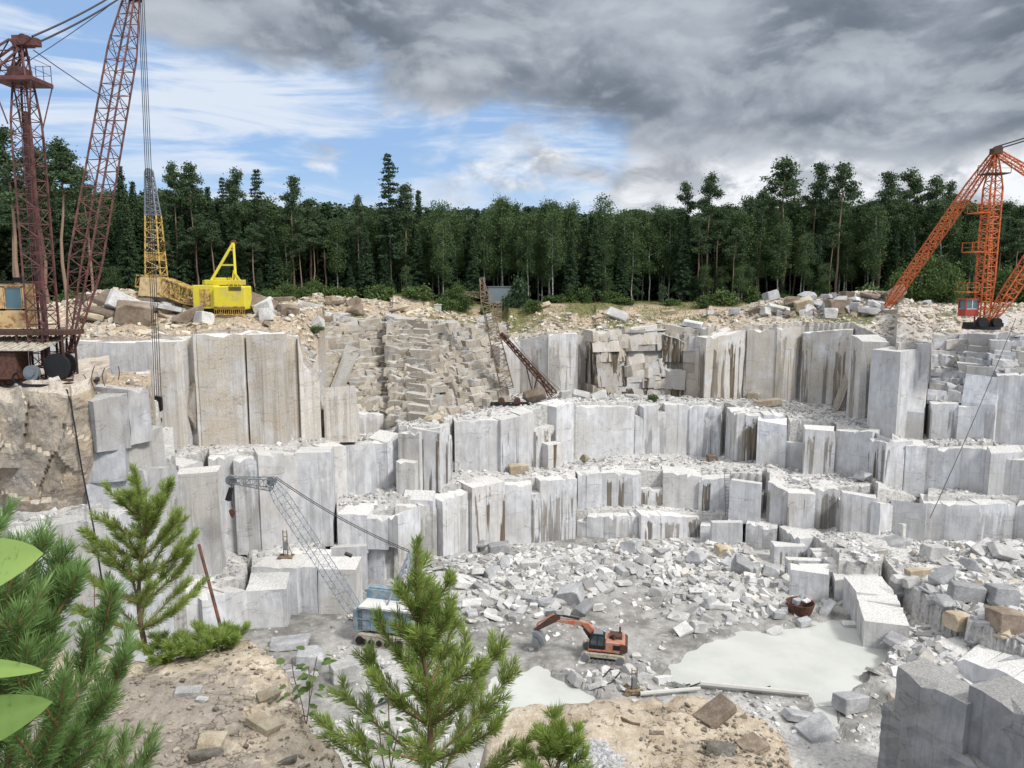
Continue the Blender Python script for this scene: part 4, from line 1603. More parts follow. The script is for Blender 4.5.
    print('RUBBLE', n, 'ROCKS', N_ROCKS[0])


scatter_rubble()
# ------------------------------------------------------------------ machines
def catenary(a, b, sag, n=10):
    a, b = Vector(a), Vector(b)
    return [a.lerp(b, i / n) - Vector((0, 0, sag * 4 * (i / n) * (1 - i / n))) for i in range(n + 1)]


def rounded_rect(hx, hz, r, n=4):
    pts = []
    for cx, cz, a0 in ((hx - r, hz - r, 0), (-hx + r, hz - r, 90), (-hx + r, -hz + r, 180), (hx - r, -hz + r, 270)):
        for i in range(n + 1):
            a = rad(a0 + 90 * i / n)
            pts.append((cx + r * math.cos(a), cz + r * math.sin(a)))
    return pts


# ---------------- red brown derrick at the left
def red_derrick():
    Y = 56.0
    base = at_y(47, 372, Y)
    base.z = -7.55
    root = empty('derrick_crane', base, 'tall red brown lattice derrick on the tan rock spur at the left edge', 'crane')
    top = at_y(20, 44, Y)
    foot = Vector((base.x + 0.0, Y, base.z + 1.2))
    # mast
    mb = MB()
    wf = lambda s: 1.45 - 0.08 * s if s < 0.76 else 1.39 - (s - 0.76) / 0.24 * 0.95
    mb.lattice(foot, top, wf, 22, 0.09, 0.04)
    mb.bar(foot + Vector((0.15, 0, 0)), foot.lerp(top, 0.8), 0.16)
    mast = mb.build('mast', M['redbrown'], root)
    mb = MB()
    pl = at_y(22, 82, Y)
    mb.box(pl, (2.9, 2.6, 0.28))
    mb.box(pl + Vector((-0.1, 0, 0.55)), (1.0, 1.3, 0.7))
    for sx in (-1.4, 1.4):
        for sy in (-1.25, 1.25):
            mb.bar(pl + Vector((sx, sy, 0)), pl + Vector((sx * 0.55, sy * 0.6, -3.0)), 0.06)
    mb.build('platform', M['redbrown'], mast)
    mb = MB()
    for sx in (0.3, 0.85, 1.4):
        for sy in (-1.2, 1.2):
            mb.bar(pl + Vector((sx, sy, 0)), pl + Vector((sx, sy, 1.4)), 0.025)
    for sy in (-1.2, 1.2):
        for dz in (0.7, 1.35):
            mb.bar(pl + Vector((0.3, sy, dz)), pl + Vector((1.4, sy, dz)), 0.02)
    for dz in (0.7, 1.35):
        mb.bar(pl + Vector((1.4, -1.2, dz)), pl + Vector((1.4, 1.2, dz)), 0.02)
        mb.bar(pl + Vector((-1.3, -1.2, dz)), pl + Vector((-1.3, 1.2, dz)), 0.02)
    mb.build('railing', M['darkrust'], mast)
    mb = MB()
    mb.box(top + Vector((0.25, 0, 0.15)), (1.1, 0.9, 0.65))
    mb.box(top + Vector((0.95, 0, 0.1)), (0.8, 0.6, 0.5))
    mb.cyl(top + Vector((0.5, 0, 0.2)), (0, 1, 0), 0.35, 1.1, 14)
    mb.build('mast_head', M['redbrown'], mast)
    mb = MB()
    for i in range(30):
        s = i / 29
        p = foot.lerp(at_y(26, 90, Y), s) + Vector((0.35, -1.1, 0))
        mb.bar(p + Vector((-0.2, 0, 0)), p + Vector((0.2, 0, 0)), 0.025, 3)
    for sx in (-0.2, 0.2):
        mb.bar(foot + Vector((0.35 + sx, -1.1, 0)), at_y(26, 90, Y) + Vector((0.35 + sx, -1.1, 0)), 0.03, 3)
    mb.build('ladder', M['redbrown'], mast)
    # raking back leg, leaving the view at the left
    mb = MB()
    legfoot = Vector((-62, 50, -7.5))
    mb.lattice(top + Vector((-0.2, 0, -0.2)), legfoot, lambda s: 0.9 + 1.2 * min(1, s * 5), 24, 0.09, 0.05)
    mb.build('back_leg', M['redbrown'], root)
    # boom
    tip = at_y(134, -14, 72)
    bf = at_y(70, 352, 56.5)
    mb = MB()
    bw = lambda s: (0.35 + 1.30 * min(1, s / 0.2)) if s < 0.2 else (1.65 if s < 0.8 else 1.65 - (s - 0.8) / 0.2 * 0.95)
    mb.lattice(bf, tip, bw, 28, 0.085, 0.038)
    boom = mb.build('boom', M['redbrown'], root)
    mb = MB()
    mb.cyl(tip + Vector((0.4, 0, -0.4)), (0, 1, 0), 0.6, 0.7, 16)
    mb.box(tip + Vector((0, 0, -0.5)), (0.8, 0.9, 1.5))
    mb.build('boom_head', M['darkrust'], boom)
    # pendants and ropes
    for off, r in ((0.35, 0.075), (-0.2, 0.075)):
        mb = MB()
        a = top + Vector((0.9, 0, 0.15 + off))
        mb.path(catenary(a, tip + Vector((0, 0, off)), 0.25, 8), r)
        mb.build('pendant_cable', M['cable'], root)
    mb = MB()
    mb.path(catenary(top + Vector((0.4, 0, -1.2)), tip, 0.2, 6), 0.03)
    mb.build('pendant_cable', M['cable'], root)
    mb = MB()
    mb.path(catenary(top + Vector((0.9, 0, -0.4)), bf.lerp(tip, 0.64), 0.1, 6), 0.035)
    mb.build('stay_cable', M['cable'], root)
    hook = at_y(158, 404, 72.5)
    for k, dx in enumerate((-0.28, -0.08, 0.12, 0.34)):
        mb = MB()
        mb.bar(tip + Vector((0.55 + dx * 0.8, 0, -0.6)), Vector((hook.x + dx, hook.y, hook.z)), 0.032, 4)
        mb.build('hoist_rope', M['cable'], root)
    mb = MB()
    mb.prism(rounded_rect(0.4, 0.75, 0.25), -0.18, 0.18, Matrix.Translation(hook))
    mb.cyl(hook, (0, 1, 0), 0.3, 0.5, 14)
    mb.bar(hook - Vector((0, 0, 0.7)), hook - Vector((0, 0, 1.3)), 0.06)
    for i in range(6):
        a0, a1 = rad(90 - 45 * i), rad(90 - 45 * (i + 1))
        c = hook - Vector((0, 0, 1.6))
        mb.bar(c + Vector((math.cos(a0), 0, math.sin(a0))) * 0.28, c + Vector((math.cos(a1), 0, math.sin(a1))) * 0.28, 0.06)
    mb.build('hook_block', M['black'], root)
    # turntable and machinery
    b = base
    mb = MB()
    for s in (-1, 1):
        mb.box(b + Vector((-1.6, s * 1.3, 0.25)), (8.4, 0.3, 0.35))
    for i in range(6):
        mb.box(b + Vector((-5.2 + i * 1.45, 0, 0.12)), (0.25, 3.2, 0.24))
    mb.box(b + Vector((-1.0, 0, 3.75)), (7.0, 1.8, 0.35))
    for x in (-3.9, -1.5, 0.4, 1.8):
        for s in (-0.8, 0.8):
            mb.bar(b + Vector((x, s, 0.4)), b + Vector((x, s, 3.6)), 0.09)
    mb.build('base_frame', M['darkrust'], root)
    mb = MB()
    mb.cyl(b + Vector((1.1, -0.3, 0.12)), (0, 0, 1), 2.6, 0.22, 32)
    mb.cyl(b + Vector((-4.6, -1.0, 0.45)), (0, 0, 1), 1.9, 0.16, 28)
    mb.cyl(b + Vector((-4.6, -1.0, 0.2)), (0, 0, 1), 1.95, 0.16, 28)
    mb.build('turntable', M['black'], root)
    mb = MB()
    mb.box(b + Vector((-2.05, -1.2, 1.45)), (2.15, 1.5, 1.95))
    wh = mb.build('winch_box', M['rust'], root)
    bevel(wh, 0.04)
    mb = MB()
    z0 = 2.8
    n = 26
    for i in range(n):
        x0 = -4.0 + i * (5.0 / n)
        dz = 0.06 if i % 2 else 0.0
        mb.add([b + Vector((x0, -2.2, z0 - 0.2 + dz)), b + Vector((x0 + 5.0 / n, -2.2, z0 - 0.2 + dz)),
                b + Vector((x0 + 5.0 / n + 0.4, 0.6, z0 + 0.55 + dz)), b + Vector((x0 + 0.4, 0.6, z0 + 0.55 + dz)),
                b + Vector((x0, -2.2, z0 - 0.25)), b + Vector((x0 + 5.0 / n, -2.2, z0 - 0.25)),
                b + Vector((x0 + 5.0 / n + 0.4, 0.6, z0 + 0.5)), b + Vector((x0 + 0.4, 0.6, z0 + 0.5))],
               [(0, 1, 2, 3), (7, 6, 5, 4), (0, 4, 5, 1), (1, 5, 6, 2), (2, 6, 7, 3), (3, 7, 4, 0)])
    mb.build('roof', M['roofsheet'], root)
    mb = MB()
    for y in (-1.3, -0.4):
        mb.cyl(b + Vector((1.55, y, 1.35)), (0, 1, 0), 0.95, 0.18, 26)
    mb.cyl(b + Vector((1.55, -0.85, 1.35)), (0, 1, 0), 0.62, 1.1, 22)
    mb.build('rope_drum', M['black'], root)
    mb = MB()
    mb.cyl(b + Vector((0.1, -1.9, 0.95)), (0, 1, 0), 0.55, 0.35, 22)
    mb.cyl(b + Vector((0.1, -2.05, 0.95)), (0, 1, 0), 0.28, 0.35, 16)
    mb.build('flywheel', M['greymetal'], root)
    mb = MB()
    for i in range(22):
        a0, a1 = 2 * math.pi * i / 22, 2 * math.pi * (i + 1) / 22
        c = b + Vector((-0.35, -2.0, 0.6))
        mb.bar(c + Vector((math.cos(a0) * 0.95, 0, math.sin(a0) * 0.5)), c + Vector((math.cos(a1) * 0.95, 0, math.sin(a1) * 0.5)), 0.05)
    mb.build('hose_coil', M['black'], root)
    mb = MB()
    mb.cyl(b + Vector((-4.1, -1.7, 0.85)), (1, 0.2, 0), 0.33, 0.8, 18)
    for k in range(9):
        mb.cyl(b + Vector((-4.4 + k * 0.08, -1.7 + k * 0.015, 0.85)), (1, 0.2, 0), 0.36, 0.03, 18)
    mb.build('motor', M['bluemotor'], root)
    # cab
    cb = MB()
    cx = at_y(17, 305, 57)
    W_, D_, H_ = 1.05, 1.6, 3.2
    c = Vector((cx.x, 57, cx.z))
    # shell with a window opening in front
    cb.box(c + Vector((0, 0.1, -0.95)), (2.1, 1.7, 1.4))
    cb.box(c + Vector((0, 0.1, 1.45)), (2.1, 1.7, 0.28))
    cb.box(c + Vector((-0.74, 0.1, 0.5)), (0.62, 1.7, 1.8))
    cb.box(c + Vector((0.97, 0.1, 0.5)), (0.16, 1.7, 1.8))
    cb.box(c + Vector((0, 0.9, 0.5)), (1.8, 0.1, 1.8))
    cb.box(c + Vector((-2.2, 0.3, 0.1)), (2.3, 1.5, 3.1))
    cab = cb.build('cab', M['cabyellow'], root)
    mb = MB()
    mb.box(c + Vector((0.05, -0.66, 0.5)), (1.65, 0.05, 1.6))
    mb.build('window', M['cabglass'], cab)
    mb = MB()
    for x in (-0.42, 0.88):
        mb.box(c + Vector((x, -0.72, 0.5)), (0.09, 0.06, 1.75))
    for z in (-0.32, 1.32):
        mb.box(c + Vector((0.23, -0.72, z)), (1.4, 0.06, 0.09))
    mb.build('window_frame', M['cabyellow'], cab)
    mb = MB()
    mb.box(c + Vector((-1.2, 0.2, 1.72)), (4.6, 2.1, 0.14))
    mb.box(c + Vector((0.3, 0.2, 1.9)), (0.7, 0.6, 0.3))
    mb.build('cab_roof', M['black'], cab)
    return root


red_derrick()


# ---------------- orange derrick at the right
def orange_derrick():
    Y = 99.5
    b = at_y(981, 329, Y)
    g = gz(b.x, b.y)
    root = empty('derrick_crane', (b.x, b.y, b.z), 'bright orange lattice derrick with raking legs on the right rim', 'crane')
    top = at_y(996, 152, Y)
    mb = MB()
    wf = lambda s: 1.75 + 0.6 * min(1, s * 4) if s < 0.8 else 2.35 - (s - 0.8) / 0.2 * 1.9
    mb.lattice(b + Vector((0, 0, 0.9)), top, lambda s: wf(s) * 0.66, 24, 0.12, 0.05)
    mast = mb.build('mast', M['orange'], root)
    mb = MB()
    for sx in (-0.25, 0.25):
        mb.bar(b + Vector((sx, -1.2, 1)), at_y(993, 190, Y - 1.0) + Vector((sx, 0, 0)), 0.05)
    for i in range(46):
        s = i / 45
        p = (b + Vector((0, -1.2, 1))).lerp(at_y(993, 190, Y - 1.0), s)
        mb.bar(p + Vector((-0.25, 0, 0)), p + Vector((0.25, 0, 0)), 0.035, 3)
    mb.build('ladder', M['orange'], mast)
    for (px, py, w) in ((994, 174, 2.9), (985, 213, 2.6), (979, 252, 2.4), (974, 292, 2.4)):
        mb = MB()
        p = at_y(px, py, Y)
        if py > 180:
            p = p + Vector((-0.8, 0, 0))
            w *= 0.65
        mb.box(p, (w, 2.2, 0.12))
        for sx in (-w / 2, w / 2):
            for sy in (-1.1, 1.1):
                mb.bar(p + Vector((sx, sy, 0)), p + Vector((sx, sy, 1.2)), 0.04)
        for sy in (-1.1, 1.1):
            mb.bar(p + Vector((-w / 2, sy, 1.2)), p + Vector((w / 2, sy, 1.2)), 0.04)
            mb.bar(p + Vector((-w / 2, sy, 0.6)), p + Vector((w / 2, sy, 0.6)), 0.03)
        mb.build('platform', M['darkrust'] if py < 180 else M['orange'], mast)
    mb = MB()
    mb.box(top + Vector((0, 0, 0.1)), (1.1, 1.0, 0.7))
    mb.cyl(top + Vector((0.2, 0, 0.35)), (0, 1, 0), 0.45, 0.8, 14)
    mb.build('mast_head', M['darkrust'], mast)
    # raking legs
    lf = at_y(887, 307, 116)
    lf.z = gz(lf.x, lf.y) + 0.1
    lf = at_y(887, 307, 116)
    mb = MB()
    mb.lattice(top, lf, lambda s: 0.6 + 0.5 * min(1, s * 5) if s < 0.9 else 1.1 - (s - 0.9) * 4, 30, 0.11, 0.045)
    mb.build('raking_leg', M['orange'], root)
    mb = MB()
    l2 = Vector((104, 106, -4.6))
    mb.lattice(top, l2, lambda s: 0.6 + 0.5 * min(1, s * 5), 34, 0.11, 0.045)
    mb.build('raking_leg', M['orange'], root)
    # boom, rising out of the view to the right
    bf = b + Vector((0.6, -0.6, 0.7))
    e = at_y(1024, 270, 98)
    dirv = (e - bf).normalized()
    tip = bf + dirv * 30
    mb = MB()
    mb.lattice(bf, tip, lambda s: 0.5 + 0.85 * min(1, s / 0.12) if s < 0.85 else 1.35 - (s - 0.85) * 5, 30, 0.11, 0.045)
    mb.build('boom', M['orange'], root)
    for off in (0.0, 0.35):
        mb = MB()
        mb.path(catenary(top + Vector((0.3, 0, 0.4 + off)), tip + Vector((0, 0, off)), 0.2, 6), 0.09)
        mb.build('pendant_cable', M['cable'], root)
    # base
    mb = MB()
    mb.cyl(b + Vector((0, 0, 0.2)), (0, 0, 1), 2.2, 0.4, 28)
    mb.box(b + Vector((0, -0.3, 0.62)), (3.8, 2.6, 0.5))
    mb.cyl(b + Vector((-0.9, -1.6, 0.95)), (0, 1, 0), 0.65, 0.7, 18)
    mb.cyl(b + Vector((0.9, -1.6, 0.95)), (0, 1, 0), 0.6, 0.7, 18)
    mb.build('turntable', M['black'], root)
    mb = MB()
    c = b + Vector((-1.7, 0.3, 2.9))
    mb.box(c + Vector((0, 0, -0.75)), (1.7, 1.7, 0.9))
    mb.box(c + Vector((0, 0, 1.0)), (1.8, 1.8, 0.2))
    for sx in (-0.8, 0.8):
        for sy in (-0.8, 0.8):
            mb.box(c + Vector((sx, sy, 0.3)), (0.14, 0.14, 1.3))
    cab = mb.build('cab', M['red'], root)
    mb = MB()
    mb.box(c + Vector((0, -0.72, 0.3)), (1.4, 0.05, 1.1))
    mb.box(c + Vector((-0.72, 0, 0.3)), (0.05, 1.4, 1.1))
    mb.build('window', M['cabglass'], cab)
    mb = MB()
    mb.box(c + Vector((0, -0.8, 0.92)), (1.5, 0.06, 0.1))
    mb.box(c + Vector((0, -0.8, -0.28)), (1.5, 0.06, 0.1))
    mb.box(c + Vector((0, -0.8, 0.3)), (0.08, 0.06, 1.2))
    mb.build('window_frame', M['whitepaint'], cab)
    mb = MB()
    mb.box(b + Vector((2.6, 0.2, 1.1)), (1.2, 0.9, 1.4), Matrix.Rotation(0.25, 3, 'Y'))
    mb.build('sign_board', M['whitepaint'], root)
    # slack hoist rope to the lower ledges
    mb = MB()
    mb.path(catenary(at_y(1016, 318, 96), at_y(930, 518, 86), 0.6, 10), 0.045)
    mb.build('hoist_rope', M['cable'], root)


orange_derrick()


# ---------------- yellow crawler crane on the left rim
def track_mesh(L, H, W, r, M4):
    mb = MB()
    prof = rounded_rect(L / 2, H / 2, r, 6)
    mb.prism(prof, -W / 2, W / 2, M4)
    n = len(prof)
    # shoes
    tot = []
    for i in range(n):
        x0, z0 = prof[i]
        x1, z1 = prof[(i + 1) % n]
        d = math.hypot(x1 - x0, z1 - z0)
        k = max(1, int(d / 0.22))
        for j in range(k):
            u = (j + 0.5) / k
            tot.append((x0 + (x1 - x0) * u, z0 + (z1 - z0) * u, math.atan2(z1 - z0, x1 - x0)))
    for x, z, a in tot:
        mb.box(M4 @ Vector((x, 0, z)), (0.15, W * 1.08, 0.07), (M4.to_3x3() @ Matrix.Rotation(-a, 3, 'Y')))
    return mb


def yellow_crane():
    Y = 101.0
    g = at_y(215, 317, Y)
    root = empty('crawler_crane', (g.x, g.y, g.z), 'bright yellow crawler crane with triangular gantry among stones on the left rim', 'crane')
    k = Y / 759 * 1.0   # metres per pixel

    def P(px, py, dy=0.0):
        return at_y(px, py, Y + dy)
    # rear housing
    mb = MB()
    a, c = P(223.5, 312), P(253.5, 286.5)
    mb.box(((a.x + c.x) / 2, Y - 2.0, (a.z + c.z) / 2 + 0.25), (c.x - a.x, 2.6, (c.z - a.z) * 0.9))
    ho = mb.build('housing', M['yellow'], root)
    bevel(ho, 0.18, 3)
    mb = MB()
    z0 = P(230, 312).z
    for i in range(16):
        x = a.x + 0.15 + (c.x - a.x - 0.3) * i / 15
        mb.bar((x, Y - 3.42, z0 - 0.15), (x, Y - 3.42, z0 + 0.75), 0.045, 3)
    mb.box(((a.x + c.x) / 2, Y - 3.42, z0 - 0.2), (c.x - a.x, 0.16, 0.14))
    mb.box(((a.x + c.x) / 2, Y - 3.42, z0 + 0.8), (c.x - a.x, 0.16, 0.12))
    mb.build('grille', M['oldyellow'], root)
    mb = MB()
    d, e = P(203, 308), P(224, 285)
    mb.box(((d.x + e.x) / 2, Y - 0.9, (d.z + e.z) / 2), (e.x - d.x + 0.4, 3.4, e.z - d.z))
    mb.box((P(228, 283).x, Y - 0.6, P(228, 282.5).z), (4.6, 3.0, 0.7))
    mb.box((P(222, 278).x, Y - 0.3, P(222, 278.8).z), (2.2, 1.6, 0.3))
    up = mb.build('upper_body', M['yellow'], root)
    bevel(up, 0.08)
    mb = MB()
    for x0, x1 in ((203, 214), (229, 242)):
        mb.bar(P(x0, 283, -2.4), P(x1, 283, -2.4), 0.05)
        mb.bar(P(x0, 280.5, -2.4), P(x1, 280.5, -2.4), 0.05)
        for i in range(4):
            x = x0 + (x1 - x0) * i / 3
            mb.bar(P(x, 286, -2.4), P(x, 280.5, -2.4), 0.05)
    mb.build('railing', M['yellow'], root)
    mb = MB()
    mb.cyl(P(247, 284.5, -1.2), (0, 0, 1), 0.14, 1.3, 10)
    mb.cyl(P(227, 281, -1.0), (0, 0, 1), 0.10, 1.0, 10)
    mb.build('exhaust_pipe', M['black'], root)
    mb = MB()
    mb.box((P(213, 297).x, Y - 2.63, P(213, 297).z), (1.3, 0.06, 2.2))
    mb.build('side_door', M['oldyellow'], up)
    mb = MB()
    for i in range(5):
        mb.box((P(244, 290).x, Y - 3.33, P(244, 290).z + 0.12 * i), (1.6, 0.05, 0.05))
    mb.build('vent', M['black'], ho)
    # gantry
    mb = MB()
    for dy in (-1.3, 1.3):
        mb.bar(P(210, 283, dy), P(232.5, 244, dy * 0.5), 0.20)
        mb.bar(P(236, 283, dy), P(233.5, 244, dy * 0.5), 0.20)
        mb.bar(P(220, 265, dy * 0.8), P(235, 265, dy * 0.8), 0.13)
        mb.bar(P(230, 250, dy * 0.6), P(234, 250, dy * 0.6), 0.1)
        mb.bar(P(234, 272, dy), P(241, 282, dy), 0.16)
        mb.bar(P(234, 270, dy), P(232, 283, dy), 0.12)
    mb.bar(P(233, 244, -0.65), P(233, 244, 0.65), 0.25)
    ga = mb.build('gantry', M['yellow'], root)
    mb = MB()
    for dy in (-0.4, 0, 0.4):
        mb.cyl(P(233.5, 243, dy), (0, 1, 0), 0.42, 0.16, 16)
    mb.build('pulley', M['rust'], ga)
    # boom lowered to the left
    mb = MB()
    mb.lattice(P(203, 301, -0.5), P(165, 286, 0.5), lambda s: 1.4 + 0.7 * min(1, s * 3), 9, 0.13, 0.075)
    for s in (-0.9,):
        mb.bar(P(204, 296, -1.4), P(166, 280, -0.4), 0.2)
        mb.bar(P(204, 305, -1.4), P(166, 291, -0.4), 0.2)
    mb.lattice(P(166, 286, 0.5), P(140, 281, 1.5), lambda s: 2.0 - 0.5 * s, 6, 0.13, 0.075)
    mb.build('boom', M['oldyellow'], root)
    mb = MB()
    mb.box(P(158, 287.5, 0), (4.6, 1.2, 2.4), Matrix.Rotation(0.08, 3, 'Y'), taper=0.9)
    mb.build('boom_plate', M['beige'], root)
    # tracks
    for dy in (-1.9, 1.9):
        M4 = Matrix.Translation(P(221, 314.5, dy))
        tm = track_mesh(5.6, 1.2, 0.8, 0.55, M4)
        t = tm.build('track', M['black'], root)
        for i in range(6):
            mb = MB()
            mb.cyl(P(221, 315, dy - 0.42) + Vector((-2.0 + i * 0.8, 0, -0.1)), (0, 1, 0), 0.32, 0.12, 12)
            mb.build('roller', M['greymetal'], t)
    mb = MB()
    mb.cyl(P(224, 309.5), (0, 0, 1), 1.5, 0.7, 20)
    mb.build('turntable', M['black'], root)


yellow_crane()


def lattice_tower():
    Y = 104.0
    g = at_y(158, 291, Y)
    root = empty('lattice_tower', (g.x, g.y, g.z), 'upright dark topped yellow lattice tower left of the yellow crane', 'lattice tower')
    p0, p1, p2 = at_y(157, 290, Y), at_y(153, 215, Y), at_y(149, 172, Y)
    mb = MB()
    mb.lattice(p0, p1, lambda s: 2.2 - 0.75 * s, 10, 0.13, 0.06)
    mb.box(at_y(155, 256, Y), (1.7, 1.7, 1.0))
    mb.build('lower_section', M['oldyellow'], root)
    mb = MB()
    mb.lattice(p1, p2, lambda s: 1.45 - 0.7 * s, 10, 0.12, 0.06)
    mb.cyl(p2, (0, 1, 0), 0.5, 0.6, 12)
    for i in range(10):
        q = p0.lerp(p2, 0.1 + 0.85 * i / 9)
        mb.bar(q + Vector((-0.5, 0, 0)), q + Vector((0.5, 0, 0.4)), 0.12)
    mb.bar(p0, p2, 0.14)
    mb.build('upper_section', M['greymetal'], root)
    mb = MB()
    mb.box(at_y(157, 243, Y) + Vector((0.4, 0, 0)), (1.8, 1.4, 0.2))
    mb.box(at_y(157, 285, Y) + Vector((0.2, 0, 0)), (1.8, 1.6, 0.9))
    mb.build('winch', M['darkrust'], root)
    # fallen section
    a, c = at_y(86, 298, 112), at_y(122, 303, 108)
    root = empty('lattice_section', ((a.x + c.x) / 2, 110, gz((a.x + c.x) / 2, 110)), 'short yellow lattice section lying behind the red brown boom', 'lattice section')
    mb = MB()
    mb.lattice(a, c, lambda s: 1.3, 9, 0.11, 0.06)
    mb.build('truss', M['rustyellow'], root)
    mb = MB()
    mb.box(c + Vector((0.3, 0, 0.2)), (1.3, 1.2, 1.3))
    mb.cyl(c + Vector((-0.4, 0, 0.9)), (0, 1, 0), 0.6, 0.5, 14)
    mb.build('end_head', M['oldyellow'], root)


lattice_tower()


def rusty_mast():
    Y = 117.0
    g = at_y(506, 386, Y)
    g.z = max(g.z, -40)
    root = empty('derrick_crane', (g.x, g.y, g.z), 'slender rusty yellow lattice mast leaning in front of the broken brown face', 'crane')
    mb = MB()
    top = at_y(486, 300, Y)
    mb.lattice(at_y(507, 388, Y), top, lambda s: 2.0 - 0.5 * s, 16, 0.075, 0.05)
    mb.lattice(top, at_y(481, 278, Y), lambda s: 1.5 - 1.1 * s, 5, 0.075, 0.05)
    mb.lattice(at_y(485, 296, Y), at_y(465, 293, Y), lambda s: 1.1 - 0.7 * s, 5, 0.07, 0.045)
    mb.build('mast', M['rustyellow'], root)
    mb = MB()
    mb.bar(at_y(484, 277, Y), at_y(485, 296, Y), 0.18)
    mb.build('head_post', M['greymetal'], root)
    mb = MB()
    mb.lattice(at_y(501, 334, Y - 2), at_y(554, 394, Y - 1), lambda s: 0.55 + 0.5 * s, 14, 0.12, 0.07)
    mb.bar(at_y(501, 334, Y - 2), at_y(553, 393, Y - 1), 0.18)
    mb.bar(at_y(533, 395, Y - 1), at_y(526, 366, Y - 1.4), 0.1)
    mb.bar(at_y(533, 395, Y - 1), at_y(538, 372, Y - 1.4), 0.1)
    mb.bar(at_y(548, 396, Y - 1), at_y(538, 372, Y - 1.4), 0.12)
    mb.build('strut', M['rust'], root)
    mb = MB()
    mb.path(catenary(at_y(481, 290, Y), at_y(489, 330, Y), 0.3, 5), 0.06)
    mb.path(catenary(at_y(536, 390, Y - 1), at_y(555, 440, 113), 0.5, 8), 0.06)
    mb.path(catenary(at_y(512, 338, Y - 2), at_y(560, 390, Y - 3), 0.4, 6), 0.04)
    mb.build('stay_cable', M['cable'], root)
    # short lattice stub behind
    a, c = at_y(497, 322, 128), at_y(498, 302, 128)
    r2 = empty('lattice_section', (a.x, 128, a.z), 'short rusty lattice stub standing behind the slender rusty mast', 'lattice section')
    mb = MB()
    mb.lattice(a, c, lambda s: 1.3, 6, 0.07, 0.045)
    mb.build('truss', M['rustyellow'], r2)
    # steel scraps on the ledge below
    h = hit(512, 406)
    r3 = empty('winch_frame', h, 'low dark steel winch frame on the ledge under the pinkish boulder', 'winch')
    mb = MB()
    for s in (-0.8, 0.8):
        mb.box(h + Vector((0, s, 0.3)), (6.5, 0.25, 0.3))
    for x in (-2.8, -1, 1, 2.8):
        mb.box(h + Vector((x, 0, 0.3)), (0.22, 1.8, 0.22))
    mb.build('frame', M['black'], r3)
    mb = MB()
    for x in (-1.6, 0.8):
        mb.cyl(h + Vector((x, 0, 0.75)), (0, 1, 0), 0.5, 1.2, 16)
    mb.build('drum', M['darkrust'], r3)


rusty_mast()


